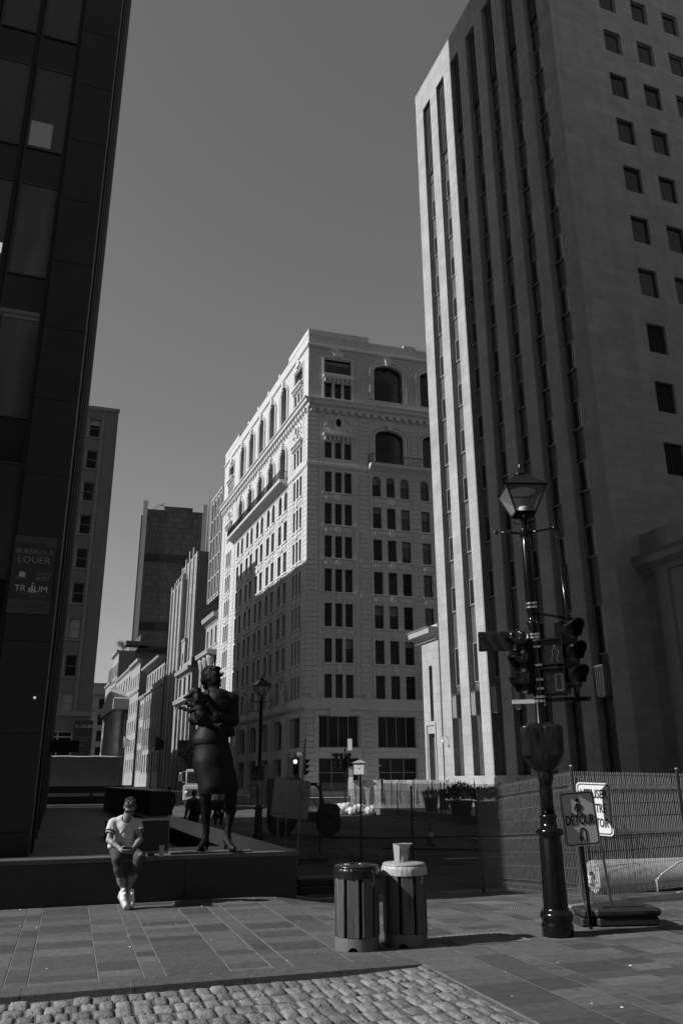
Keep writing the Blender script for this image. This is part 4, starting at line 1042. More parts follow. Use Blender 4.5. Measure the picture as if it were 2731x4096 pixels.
# ================================================================ ground
PO = (0.76, 8.70)
EU = dirv(72); EV = dirv(-18)
def gz(u, v):
    """the pavement falls away beyond the bench wall, right of its end"""
    k = min(1.0, max(0.0, (u + 0.5) / 1.5)); k = k * k * (3 - 2 * k)
    return -0.085 * min(4.0, max(0.0, v - 3.2)) * k
def uv_of(x, y): return ((x - PO[0]) * EU[0] + (y - PO[1]) * EU[1], (x - PO[0]) * EV[0] + (y - PO[1]) * EV[1])
def gxy(x, y): return gz(*uv_of(x, y))
def TPg(u, v, z): return TP(u, v, z + gz(u, v))
def TP(u, v, z): return (PO[0] + u * EU[0] + v * EV[0], PO[1] + u * EU[1] + v * EV[1], z)
mb = MB(); mb.quad((-1500, -300, -0.7), (1500, -300, -0.7), (1500, 2500, -0.7), (-1500, 2500, -0.7))
kind(mb.build('ground', MT['asphalt']))
def slabs(name, regions, z, tones, m, base, wpat, lens, gu, gv, seed):
    r = random.Random(seed); sm = MB(); bm = MB()
    for (u0, u1, v0, v1) in regions:
        gu_, gv_ = [u0 + (u1 - u0) * i / 24 for i in range(25)], [v0 + (v1 - v0) * i / 24 for i in range(25)]
        for a in range(24):
            for b in range(24): bm.quad(TPg(gu_[a], gv_[b], z - 0.005), TPg(gu_[a + 1], gv_[b], z - 0.005), TPg(gu_[a + 1], gv_[b + 1], z - 0.005), TPg(gu_[a], gv_[b + 1], z - 0.005))
        u = u0; k = 0
        while u < u1 - 0.01:
            w = min(wpat[k % len(wpat)], u1 - u); v = v0 - r.uniform(0, 0.3); k += 1; first = True
            while v < v1 - 0.01:
                h = r.choice(lens); a = max(v, v0); b = min(v + h, v1)
                if b - a > 0.03:
                    t = r.choice(tones) * r.uniform(0.93, 1.07)
                    sm.quad(TPg(u + gu, a + gv, z), TPg(u + w - gu, a + gv, z), TPg(u + w - gu, b - gv, z), TPg(u + gu, b - gv, z), 0, t)
                v += h
            u += w
    return sm, bm
pav, base = slabs('plaza_paving', [(-13.2, 0.0, 0.0, 5.24), (0.0, 12.0, -9.0, 7.4)], 0.0, (0.62, 0.74, 0.86, 1.0, 1.1, 1.2, 1.32), None, None, (0.6, 0.4, 0.2), (0.2, 0.25, 0.25, 0.3, 0.4), 0.0075, 0.0012, 3)
# kerb face down to the setts
pav.box(0, 0, 0, 0, 0, 0) if False else None
r_ = random.Random(4); u = -13.2
while u < -0.01:
    w = min(r_.uniform(0.75, 1.0), -u)
    p = [TP(u + 0.004, -0.012, -0.1), TP(u + w - 0.004, -0.012, -0.1), TP(u + w - 0.004, 0.3, -0.1), TP(u + 0.004, 0.3, -0.1), TP(u + 0.004, 0.0, 0.0035), TP(u + w - 0.004, 0.0, 0.0035), TP(u + w - 0.004, 0.31, 0.0035), TP(u + 0.004, 0.31, 0.0035)]
    pav.hexa(p, 0, r_.uniform(0.8, 1.0)); u += w
for k in range(60): pav.quad(TP(-0.016, -k * 0.15, 0.002), TP(0.02, -k * 0.15, 0.002), TP(0.02, -k * 0.15 - 0.148, 0.002), TP(-0.016, -k * 0.15 - 0.148, 0.002), 0, 2.2 * r_.uniform(.8, 1.1))
pav.quad(TP(0.0, -9, -0.12), TP(0.0, 0, -0.12), TP(0.0, 0, 0.0), TP(0.0, -9, 0.0), 0, 1.0)
kind(pav.build('plaza_paving', MT['paving'], tone=True)); kind(base.build('paving_bed', MT['mortar']))
# setts
st = MB(); rs = random.Random(9); v = -0.02
GR = 7
while v > -5.2:
    L = rs.uniform(0.21, 0.26); u = -8.5 + rs.uniform(0, 0.12)
    while u < -0.03:
        w = min(rs.uniform(0.115, 0.175), 0.0 - u); 
        if w < 0.06: break
        gap = rs.uniform(0.005, 0.013); a0, a1 = u + gap, u + w - gap * 0.4; b0, b1 = v - L + gap, v - gap * 0.5
        top = -0.036 + rs.uniform(-0.009, 0.008) + (0.034 if u > -0.9 else 0) * max(0, (u + 0.9) / 0.9)
        tx, ty = rs.uniform(-0.04, 0.04), rs.uniform(-0.04, 0.04)
        V = []; F = []
        for i in range(GR):
            for j in range(GR):
                fu = i / (GR - 1); fv = j / (GR - 1)
                eu = min(fu, 1 - fu) * 2; ev = min(fv, 1 - fv) * 2
                ed = 0 if min(i, j, GR - 1 - i, GR - 1 - j) == 0 else (0.5 if min(i, j, GR - 1 - i, GR - 1 - j) == 1 else 1); z = top + tx * (fu - 0.5) * w + ty * (fv - 0.5) * L - (0.026 if ed == 0 else (0.003 if ed < 0.55 else -0.001)) + rs.uniform(-0.004, 0.004)
                ins = 0.012 if 0 < ed < 0.55 else 0
                cu = a0 + (a1 - a0) * ((0, .075, .3, .5, .7, .925, 1)[i]); cv = b0 + (b1 - b0) * ((0, .05, .28, .5, .72, .95, 1)[j])
                if ed == 0 and (fu in (0, 1)) and (fv in (0, 1)):
                    cu += (0.006 if fu == 0 else -0.006); cv += (0.006 if fv == 0 else -0.006)
                V.append(TP(cu + rs.uniform(-0.004, 0.004), cv + rs.uniform(-0.005, 0.005), z))
        for i in range(GR - 1):
            for j in range(GR - 1): F.append((i * GR + j, (i + 1) * GR + j, (i + 1) * GR + j + 1, i * GR + j + 1))
        st.add(V, F, 0, True, rs.uniform(0.72, 1.3)); u += w
    v -= L
kind(st.build('cobblestones', MT['sett'], tone=True))
gb = MB(); n = 90
for i in range(n):
    for j in range(56):
        u0, u1, v0, v1 = -8.6 + 8.6 * i / n, -8.6 + 8.6 * (i + 1) / n, -5.3 + 5.3 * j / 56, -5.3 + 5.3 * (j + 1) / 56
        zz = lambda a, b: -0.0500 + 0.006 * noise.noise(Vector((a * 9, b * 9, 0))) + 0.034 * max(0, (a + 0.9) / 0.9)
        gb.quad(TP(u0, v0, zz(u0, v0)), TP(u1, v0, zz(u1, v0)), TP(u1, v1, zz(u1, v1)), TP(u0, v1, zz(u0, v1)))
kind(gb.build('cobble_joints', MT['grit']))
# excavated roadway
pit = MB(); nu, nv = 60, 150; Z = {}
U0, U1, V0, V1 = 0.95, 15.0, 7.35, 64.0
for i in range(nu + 1):
    for j in range(nv + 1):
        a = U0 + (U1 - U0) * i / nu; b = V0 + (V1 - V0) * (j / nv) ** 1.6
        z = -0.38 + 0.13 * noise.noise(Vector((a * 0.5, b * 0.35, 0.3))) + 0.07 * noise.noise(Vector((a * 1.9, b * 0.9, 2))) + 0.06 * noise.noise(Vector((a * 0.25 + b * 0.1, b * 2.2, 5)))
        if j == 0: z = -0.34
        Z[i, j] = TP(a, b, z)
V = [Z[i, j] for i in range(nu + 1) for j in range(nv + 1)]; w = nv + 1
pit.add(V, [(i * w + j, (i + 1) * w + j, (i + 1) * w + j + 1, i * w + j + 1) for i in range(nu) for j in range(nv)], 0, True)
kind(pit.build('excavated_road', MT['dirt']))
sw = MB(); sw.box(15.25, 23.6, -22, 53, -0.7, 0.0, 0, TP); sw.box(15.02, 15.24, -22, 53, -0.7, -0.005, 1, TP); kind(sw.build('sidewalk', [MT['sidewalk'], MT['kerb']]))
sw = MB(); sw.box(-5, 130, 0.0, 4.0, -0.7, 0.0, 0, TL); sw.box(0.1, 26, 0.05, 4.5, -0.7, -0.004, 0, TR); kind(sw.build('far_sidewalk', [MT['sidewalk']]))
# tactile plates, manhole
def tactile(label, u0, u1, v0, v1):
    c = TP((u0 + u1) / 2, (v0 + v1) / 2, 0); t = thing('tactile_plate', label, 'tactile plate', c, group='tactile warning plates')
    mb = MB(); mb.box(u0, u1, v0, v1, -0.03, 0.005, 0, TPg); mb.build('plate', MT['kerb'], t, c); d = MB(); a = u0 + 0.04
    while a < u1 - 0.03:
        b = v0 + 0.04
        while b < v1 - 0.03:
            p = TPg(a, b, 0.005); d.lathe([(0.015, 0), (0.011, 0.005), (0.0, 0.006)], 6, p, caps=False); b += 0.062
        a += 0.062
    d.build('domes', MT['kerb'], t, c)
tactile('dotted tactile warning plate behind the lamp post base', 2.35, 2.95, 1.75, 3.95)
tactile('dotted tactile warning plate lying in the shadow of the litter bins', 0.75, 1.62, 0.7, 1.3)
c = (1.62, 15.9, gxy(1.62, 15.9) + 0.003); t = thing('manhole_cover', 'round dark manhole cover behind the pale topped litter bin', 'manhole', c)
mb = MB(); mb.lathe([(0.38, -0.02), (0.38, 0.006), (0.35, 0.009), (0.34, 0.005), (0.0, 0.005)], 32, (0, 0, 0), caps=False)
for k in range(-4, 5): 
    h = sqrt(max(0, 0.32 ** 2 - (k * 0.07) ** 2)); mb.box(-h, h, k * 0.07 - 0.012, k * 0.07 + 0.012, 0.005, 0.010)
mb.build('cover', MT['darkmetal'], t)

# ================================================================ terrace and granite walls
WC = (-0.73, 13.71, 0)
TW = frameR(WC, 70.9)          # front face: s negative to the left, +n towards the camera
TWs = frame(WC, -19.2)         # side wall: s recedes; +n to the left (inwards)
w = thing('granite_bench_wall', 'low dark granite wall across the plaza front, used as a bench', 'wall', WC)
mb = MB(); e = [-14.0, -9.3, -6.6, -4.45, -2.55, -1.75, 0.0]
for a, b in zip(e[:-1], e[1:]): mb.box(a + 0.004, b - 0.004, -0.45, -0.012, -0.4, 0.555, 0, TW)
mb.box(-14, -0.01, -0.44, -0.03, -0.2, 0.55, 1, TW); mb.build('body', [MT['granitewall'], MT['joint']], w, WC)
mb = MB(); e = [-14.0, -11.6, -9.3, -6.6, -4.45, -2.2, 0.03]
for a, b in zip(e[:-1], e[1:]): mb.bbox(a + 0.002, b - 0.002, -0.47, 0.0, 0.56, 0.63, 0.006, 0, TW)
mb.build('coping', MT['granitetop'], w, WC)
w2 = thing('granite_side_wall', 'wide dark granite wall running back from the corner beside the road works', 'wall', WC)
mb = MB(); mb.box(0.5, 19.5, 0.03, 0.92, -0.7, 0.56, 0, TWs); mb.build('body', MT['granitewall'], w2, WC)
mb = MB(); k = 0.49
while k < 19.4:
    mb.bbox(k + 0.002, min(k + 1.6, 19.5) - 0.002, 0.0, 0.95, 0.56, 0.63, 0.006, 0, TWs); k += 1.6
mb.build('coping', MT['granitetop'], w2, WC)
blk = thing('granite_planter_block', 'square dark granite block standing against the side wall of the terrace', 'planter', TWs(9.5, 1.7, 0.3))
bo = TWs(9.5, 1.7, 0.3)
mb = MB(); mb.box(8.6, 10.6, 0.97, 2.3, 0.2, 0.66, 0, TWs); mb.build('body', MT['granitewall'], blk, bo); mb = MB(); mb.bbox(8.57, 10.63, 0.96, 2.33, 0.66, 0.72, 0.006, 0, TWs); mb.build('coping', MT['granitetop'], blk, bo)
ter, tb = slabs('t', [(-16.5, -0.7, 5.75, 42.0)], 0.30, (0.7, 0.85, 1.0, 1.0, 1.2), None, None, (0.62,), (0.75, 0.9, 1.1), 0.006, 0.006, 8)
# rows run across, so swap the axes by rebuilding with long slabs along u
ter = MB(); rt = random.Random(2); v = 5.75
while v < 42:
    h = rt.choice((0.42, 0.5, 0.6)); u = -17 + rt.uniform(0, 0.8)
    while u < -0.8:
        ww = min(rt.choice((0.6, 0.75, 0.9)), -0.7 - u); ter.quad(TP(u + 0.006, v + 0.006, 0.3), TP(u + ww - 0.006, v + 0.006, 0.3), TP(u + ww - 0.006, v + h - 0.006, 0.3), TP(u + 0.006, v + h - 0.006, 0.3), 0, rt.choice((0.75, 0.9, 1, 1, 1.15)) * rt.uniform(.93, 1.07)); u += ww
    v += h
kind(ter.build('terrace_paving', MT['terrace'], tone=True))
tb = MB(); tb.box(-17, -0.7, 5.7, 42.2, -0.2, 0.292, 0, TP); kind(tb.build('terrace_bed', MT['joint']))
# hoarding at the end of the terrace
ho = (-14, 44.9, 0.3); TH = frameR((-18.2, 47.35, 0), 71)
h = thing('hoarding', 'long hoarding draped with a grey tarpaulin at the end of the terrace', 'hoarding', ho)
mb = MB(); nx, nz = 60, 10; V = []
for i in range(nx + 1):
    for j in range(nz + 1):
        s_ = 5.55 * i / nx; z = 1.42 + 1.62 * j / nz; wv = 0.02 * sin(s_ * 9 + 3 * sin(z * 2)) * (s_ / 5.55) ** 2 * 1.6 + 0.012 * sin(s_ * 23 + z)
        V.append(TH(s_ - (0.25 * (1 - j / nz) if i == nx else 0), 0.02 + wv + (0.02 if j == nz else 0), z))
mb.add(V, [(i * (nz + 1) + j, (i + 1) * (nz + 1) + j, (i + 1) * (nz + 1) + j + 1, i * (nz + 1) + j + 1) for i in range(nx) for j in range(nz)], 0, True)
mb.build('tarpaulin', MT['tarp'], h, ho)
mb = MB(); mb.tube([TH(s_ * 0.5, 0.04 + 0.02 * sin(s_ * 2.2), 3.04 + 0.015 * sin(s_ * 1.7)) for s_ in range(0, 12)], 0.045, 8); mb.build('folded_edge', MT['tarpsun'], h, ho)
mb = MB(); mb.box(0, 5.7, -0.2, 0.0, 1.05, 1.44, 0, TH); mb.box(0, 5.7, -0.3, -0.1, 0.3, 0.86, 0, TH); mb.box(3.9, 4.0, -0.1, 0.01, 0.85, 1.1, 0, TH); mb.box(5.4, 5.7, -0.1, 0.01, 0.85, 1.1, 0, TH); mb.box(0, 5.5, -0.26, -0.2, 0.8, 3.0, 0, TH); mb.build('base_beam', MT['joint'], h, ho)
mb = MB(); mb.box(0, 5.65, -0.25, -0.12, 0.865, 1.045, 0, TH); mb.build('gap_board', MT['tarp'], h, ho)
k = thing('terrace_step', 'pale stone step edging at the foot of the hoarding', 'step', TH(3, 0.6, 0.3)); ko = TH(3, 0.6, 0.3)
mb = MB(); mb.box(0, 5.2, 0.35, 0.7, 0.3, 0.44, 0, TH); mb.box(5.2, 5.5, 0.1, 0.72, 0.3, 0.84, 0, TH); mb.build('edging', MT['limeplain'], k, ko)
TB = frame((-5.6, 27.4, 0), -20.5); bo = TB(8, 0, 0.3)
b = thing('black_barrier', 'long black barrier wall with a thin metal top rail on the right of the terrace', 'barrier', bo)
mb = MB(); mb.box(0, 17.5, 0, 0.6, 0.3, 1.36, 0, TB); mb.build('body', MT['granitewall'], b, bo); mb = MB(); mb.box(-0.02, 17.5, -0.02, 0.62, 1.362, 1.40, 0, TB); mb.build('top_rail', MT['galvdark'], b, bo)
mb = MB()
for j in range(8): mb.box(0.5 + 2 * j, 0.55 + 2 * j, -0.015, 0.0, 0.4, 1.3, 0, TB)
mb.build('seam', MT['joint'], b, bo)

# specks of grit, gum and paper on the sunlit paving
lt = MB(); rl_ = random.Random(21)
for k in range(150):
    u, v = (rl_.uniform(-7, 0), rl_.uniform(0.1, 5.1)) if k % 2 else (rl_.uniform(0.1, 5.5), rl_.uniform(-3, 4.5))
    r = rl_.choice((0.006, 0.008, 0.01, 0.016)); a0 = rl_.uniform(0, 6); n_ = 5; P_ = [TPg(u + r * rl_.uniform(.5, 1.3) * cos(a0 + 2 * pi * i / n_), v + r * rl_.uniform(.6, 1.6) * sin(a0 + 2 * pi * i / n_), 0.0045) for i in range(n_)]
    ap = TPg(u, v, 0.004 + r * 0.5); lt.add(P_ + [ap], [(i, (i + 1) % n_, n_) for i in range(n_)], 0 if k % 3 else 1)
kind(lt.build('ground_litter', [MT['signwhite'], MT['mortar']]), 'stuff')

# things lying in the excavated road
def lying(name, label, cat, m_, fn):
    o_ = fn(None); t = thing(name, label, cat, o_); m = MB(); fn(m); m.build(name + '_body', MT[m_], t, o_)
o_ = (0.1, 23.9, -0.42); t = thing('gravel_heap', 'low pale gravel heap on the dug up road behind the litter bins', 'heap', o_)
sdf_mesh([('e', (0, 0, 0), (1.5, .7, .30), None, 0), ('e', (1.0, .2, 0), (1.0, .6, .22), None, .2), ('e', (-1.0, -.1, 0), (.9, .5, .2), None, .2)], 0.06, 'gravel', MT['grit'], t, disp=0.02, dfreq=7)
for k, (x0, y0, x1, y1, lab) in enumerate(((2.6, 22.5, 5.4, 23.4, 'short plank lying on the dug up road right of the gravel heap'), (-1.4, 22.6, -0.4, 22.9, 'dark plank end left of the gravel heap'), (4.5, 30.0, 8.5, 29.2, 'long plank lying before the far kerb fence'))):
    z0, z1 = -0.30, -0.27; m_ = ((x0 + x1) / 2, (y0 + y1) / 2, z0); t = thing('plank', lab, 'plank', m_); m = MB(); d_ = Vector((x1 - x0, y1 - y0, 0)).normalized(); n_ = Vector((-d_.y, d_.x, 0)) * 0.12; A, B = Vector((x0, y0, 0)), Vector((x1, y1, 0))
    m.hexa([A - n_ + Vector((0, 0, z0)), B - n_ + Vector((0, 0, z0)), B + n_ + Vector((0, 0, z0)), A + n_ + Vector((0, 0, z0)), A - n_ + Vector((0, 0, z1)), B - n_ + Vector((0, 0, z1)), B + n_ + Vector((0, 0, z1)), A + n_ + Vector((0, 0, z1))]); m.build('board', MT[('wood', 'joint', 'wood')[k]], t, m_)
for k, (P_, lab) in enumerate((([(1.2, 26, -.28), (3, 25.2, -.25), (5.5, 24.6, -.27), (8.5, 24.9, -.28), (12, 26, -.28)], 'dark cable snaking across the dug up road, nearer one'), ([(-.5, 31, -.28), (2, 30.2, -.26), (5, 31.3, -.27), (9, 31.0, -.28)], 'dark cable snaking across the dug up road, farther one'))):
    t = thing('cable', lab, 'cable', P_[0]); m = MB(); m.tube(P_, 0.03, 6); m.build('cable_run', MT['joint'], t, P_[0])
for k, (x, y, lab) in enumerate(((2.9, 28.5, 'traffic cone standing alone in the middle of the dug up road'), (6.6, 33.5, 'traffic cone near the far kerb fence'))):
    t = thing('traffic_cone', lab, 'cone', (x, y, -0.38)); m = MB(); m.bbox(-.18, .18, -.18, .18, 0, .04, .01); m.build('foot', MT['rubber'], t); m = MB(); m.lathe([(.13, .04), (.03, .68), (0, .69)], 16, caps=False); m.build('shell', MT['clothmid'], t); m = MB(); m.lathe([(.095, .28), (.075, .42)], 16, caps=False); m.build('band', MT['signwhite'], t)
# ================================================================ street lamps
def lamp_post(name, label, loc, rz=0.0, group=None, height=1.0):
    t = thing(name, label, 'street lamp', loc, rz, group); B = MT['blackpaint']
    m = MB(); m.lathe([(0.178, 0), (0.178, 0.12), (0.165, 0.14), (0.165, 0.155), (0.182, 0.18), (0.186, 0.21), (0.175, 0.25), (0.150, 0.26), (0.140, 0.29), (0.128, 1.03), (0.118, 1.05), (0.15, 1.075), (0.158, 1.10), (0.148, 1.135), (0.112, 1.15), (0.098, 1.20), (0.095, 1.245), (0.108, 1.26), (0.108, 1.285), (0.088, 1.30)], 28); m.build('base', B, t)
    m = MB(); m.lathe([(0.082, 1.3), (0.080, 1.78), (0.062, 1.8), (0.056, 3.45), (0.056, 3.56), (0.075, 3.58), (0.075, 3.60), (0.050, 3.62), (0.050, 3.68), (0.068, 3.75), (0.068, 4.62), (0.062, 4.64), (0.062, 4.86), (0.045, 4.87), (0.045, 5.03)], 20); m.build('shaft', B, t)
    m = MB()
    for s in (-1, 1):
        m.tube([(0.05 * s, 0, 4.80), (0.36 * s, 0, 4.84)], [0.016, 0.012], 8); m.lathe([(0.0, -0.03), (0.03, 0), (0.0, 0.03)], 8, (0.38 * s, 0, 4.842), caps=False); m.lathe([(0, -0.05), (0.014, -0.03), (0.02, 0), (0.014, 0.03), (0, 0.05)], 8, (0.37 * s, 0, 4.842), caps=False)
        m.tube([(0.37 * s, 0, 4.842), (0.43 * s, 0, 4.848)], [0.02, 0.003], 6)
    m.lathe([(0.07, 4.74), (0.075, 4.76), (0.075, 4.84), (0.07, 4.86)], 16); m.build('ladder_arm', B, t)
    lan = MB(); a0 = radians(15)
    def sq(h, z): return [(h * sqrt(2) * cos(a0 + pi / 4 + k * pi / 2), h * sqrt(2) * sin(a0 + pi / 4 + k * pi / 2), z) for k in range(4)]
    bot, top = sq(0.13, 5.06), sq(0.265, 5.40)
    for k in range(4): lan.tube([bot[k], top[k]], 0.014, 4, 0, False)
    for q in (bot, top):
        for k in range(4): lan.tube([q[k], q[(k + 1) % 4]], 0.016, 4, 0, False)
    e, ap, mid = sq(0.285, 5.41), sq(0.075, 5.62), sq(0.20, 5.49)
    for p, q in ((e, mid), (mid, ap)):
        for k in range(4): lan.quad(p[k], p[(k + 1) % 4], q[(k + 1) % 4], q[k])
    lan.add(bot, [(0, 1, 2, 3)]); lan.add(sq(0.13, 5.035), [(0, 1, 2, 3)])
    for k in range(4): lan.tube([(0.045 * cos(k * pi / 2), 0.045 * sin(k * pi / 2), 4.93), (0.14 * cos(k * pi / 2), 0.14 * sin(k * pi / 2), 4.95), (0.13 * cos(k * pi / 2), 0.13 * sin(k * pi / 2), 5.04)], 0.008, 5)
    L = lan.build('lantern', B, t)
    for k in range(4):
        g = MB(); g.quad(bot[k], bot[(k + 1) % 4], top[(k + 1) % 4], top[k]); g.build('pane', MT['lampglass'], L)
    g = MB(); g.lathe([(0.06, 5.06), (0.065, 5.09), (0.065, 5.15), (0.055, 5.165), (0.0, 5.17)], 14, caps=False); g.build('lamp_globe', MT['lampbulb'], L)
    g = MB(); g.lathe([(0.19, 5.38), (0.17, 5.40), (0.06, 5.39), (0.0, 5.385)], 12, caps=False); g.build('reflector', MT['greyframe'], L)
    m = MB(); m.lathe([(0.09, 5.615), (0.095, 5.63), (0.06, 5.65), (0.045, 5.69), (0.025, 5.715), (0.014, 5.73), (0.022, 5.745), (0.012, 5.757), (0.018, 5.77), (0.0, 5.80)], 14, caps=False); m.build('finial', B, t)
    return t
LP = (2.44, 10.15, 0); lr = radians(-13.4)          # local +x = screen right, -y = to the camera
lamp = lamp_post('street_lamp', 'tall black lantern post carrying signals and wrapped signs at the plaza edge', LP, lr, 'black lantern posts')
lamp2 = dup(lamp, (-3.0, 30.2, -0.36), radians(10), 'black lantern post behind the statue, with a parking sign on it')
lamp3 = dup(lamp, (-19.4, 84.8, -0.6), radians(20), 'distant black lantern post on the left side of the street, left of the statue')
lamp4 = dup(lamp, (3.75, 84.0, -0.4), radians(-5), 'small far lantern post right of the clock, before the ornate building', scale=(0.66, 0.66, 0.66))
def LT(x, y, z):
    return (LP[0] + x * cos(lr) - y * sin(lr), LP[1] + x * sin(lr) + y * cos(lr), z)
def visor(mb, c, d, r, L, m=0, cut=0.5, seg=18):
    """open hood: tunnel of radius r, longer on top, pointing along horizontal direction d"""
    d = Vector(d).normalized(); up = Vector((0, 0, 1)); s = d.cross(up).normalized(); u = s.cross(d); V = []; c = Vector(c)
    for i in range(seg + 1):
        a = radians(-40) + radians(260) * i / seg
        o = s * cos(a) * r + u * sin(a) * r; ln = L * (0.45 + 0.55 * max(0, sin(a)) ** 0.7)
        V += [c + o, c + o * 1.02 + d * ln, c + o * 0.95]
    F = []
    for i in range(seg): F += [(3 * i, 3 * i + 3, 3 * i + 4, 3 * i + 1)]
    mb.add(V, F, m, True)
    V2 = [v_ - (v_ - c).normalized() * 0.004 for v_ in V]; mb.add(V2, F, m, True)
def lensdisc(mb, c, d, r, m=0):
    d = Vector(d).normalized(); up = Vector((0, 0, 1)); s = d.cross(up).normalized(); u = s.cross(d); c = Vector(c); V = [c + d * 0.03]
    for k in range(16): V.append(c + (s * cos(k * pi / 8) + u * sin(k * pi / 8)) * r)
    mb.add(V, [(0, 1 + k, 1 + (k + 1) % 16) for k in range(16)], m, True)
def sighead(t, c, d, zs, off, box=(0.15, 0.12), r=0.085, L=0.2, lens='lens', bm='blackpaint'):
    d = Vector((d[0], d[1], 0)).normalized(); s = Vector((d.y, -d.x, 0)); c = Vector(c)
    Tb = lambda a, b, z: tuple(c + s * a + d * b + Vector((0, 0, z)))
    mb = MB(); mb.bbox(-box[0], box[0], -box[1], 0, zs[0] - box[0], zs[-1] + box[0], 0.02, 0, Tb); hb = mb.build('housing', MT[bm], t, off)
    for z in zs:
        v = MB(); visor(v, Tb(0, 0.0, z), d, r, L); v.build('visor', MT[bm], t, off)
        l = MB(); lensdisc(l, Tb(0, 0.004, z), d, r * 0.96); l.build('lens', MT[lens], t, off)
# right hand signal: three lenses
o = LT(0.5, 0, 2.7); t = thing('traffic_signal', 'black three lens traffic signal on the right of the near lamp post', 'traffic light', o)
d = Vector(LT(0.62, -1, 0)) - Vector(LT(0, 0, 0)); d.z = 0
sighead(t, LT(0.44, -0.03, 0), d, (2.90, 3.19, 3.47), o, (0.13, 0.15), 0.115, 0.25)
# left hand signal, seen from behind its hoods
o = LT(-0.2, 0, 2.6); t = thing('traffic_signal', 'black traffic signal with round hoods on the left of the near lamp post', 'traffic light', o)
d = Vector(LT(-1, -0.45, 0)) - Vector(LT(0, 0, 0)); d.z = 0
sighead(t, LT(-0.15, -0.02, 0), d, (2.80, 3.07, 3.3), o, (0.095, 0.12), 0.105, 0.2)
m = MB(); m.box(-0.33, 0.05, -0.02, 0.03, 2.585, 2.635, 0, LT); m.build('bracket', MT['signback'], t, o)
# pedestrian signals
def ped(label, z0, kindp):
    o = LT(0.22, -0.1, z0); t = thing('pedestrian_signal', label, 'pedestrian signal', o)
    c = Vector(LT(0.20, -0.06, 0)); d = Vector(LT(-0.35, -1, 0)) - Vector(LT(0, 0, 0)); d.z = 0; d.normalize(); s = Vector((-d.y, d.x, 0)) 
    Tb = lambda a, b, z: tuple(c + s * a + d * b + Vector((0, 0, z0 + z)))
    m = MB(); m.bbox(-0.16, 0.16, -0.18, 0.0, 0.0, 0.31, 0.012, 0, Tb); m.build('housing', MT['blackpaint'], t, o)
    m = MB(); m.box(-0.165, 0.165, 0.0, 0.07, 0.31, 0.325, 0, Tb); m.box(-0.165, -0.15, 0.0, 0.06, 0.02, 0.31, 0, Tb); m.box(0.15, 0.165, 0.0, 0.06, 0.02, 0.31, 0, Tb); m.build('hood', MT['blackpaint'], t, o)
    l = MB()
    def dot(x, z): l.prism([(x - 0.0035, z - 0.0035), (x + 0.0035, z - 0.0035), (x + 0.0035, z + 0.0035), (x - 0.0035, z + 0.0035)], Tb, 0.001, 0.006)
    if kindp == '0':
        for k in range(12): dot(0.02, 0.05 + 0.0185 * k); dot(0.032, 0.05 + 0.0185 * k); dot(0.105, 0.05 + 0.0185 * k); dot(0.117, 0.05 + 0.0185 * k)
        for k in range(6): dot(0.04 + 0.012 * k, 0.045); dot(0.04 + 0.012 * k, 0.057); dot(0.04 + 0.012 * k, 0.26); dot(0.04 + 0.012 * k, 0.248)
    else:
        P = [(0.0, 0.03), (-0.005, 0.06), (0.005, 0.09), (0.015, 0.115), (0.02, 0.14), (0.012, 0.165), (0.02, 0.19), (0.03, 0.215), (0.035, 0.24), (0.045, 0.255), (0.055, 0.24), (0.058, 0.215), (0.062, 0.19), (0.085, 0.175), (0.095, 0.16), (0.085, 0.14), (0.078, 0.115), (0.07, 0.095), (0.068, 0.07), (0.075, 0.05), (0.085, 0.03)]
        for (x, z), (x2, z2) in zip(P[:-1], P[1:]): dot(x, z); dot((x + x2) / 2, (z + z2) / 2)
    l.build('led_symbol', MT['led'], t, o)
ped('upper pedestrian signal box with a walking figure of dots on the lamp post', 3.04, 'w'); ped('lower pedestrian signal box showing a dotted zero on the lamp post', 2.68, '0')
# brackets and straps of the signals, a pole from the right arm, small plate
o = LT(0, 0, 2.6); t = thing('signal_bracket', 'steel straps and brackets holding the signals to the lamp post', 'bracket', o)
m = MB(); m.box(0.04, 0.62, -0.03, 0.02, 2.60, 2.65, 0, LT); m.box(0.04, 0.44, -0.03, 0.02, 3.345, 3.385, 0, LT); m.tube([LT(0.05, 0, 3.72), LT(0.52, 0.02, 3.62)], 0.018, 6); m.tube([LT(0.40, 0.0, 4.8), LT(0.44, 0.0, 3.6), LT(0.46, 0, 2.62)], 0.02, 8); m.build('arm', MT['blackpaint'], t, o)
for z in (2.61, 2.66, 2.76, 2.87, 3.05, 3.28, 3.36, 3.40, 3.44, 3.79, 3.84):
    m = MB(); m.lathe([(0.0715 if z > 3.7 else 0.060, z - 0.012), (0.0715 if z > 3.7 else 0.060, z + 0.012)], 18, LP, caps=False); m.box(0.03, 0.075, -0.075, -0.05, z - 0.014, z + 0.014, 0, LT); m.build('strap', MT['steel'], t, o)
m = MB(); m.box(0.45, 0.50, 0.03, 0.04, 3.75, 4.35, 0, LT); m.build('small_plate', MT['darkmetal'], t, o)
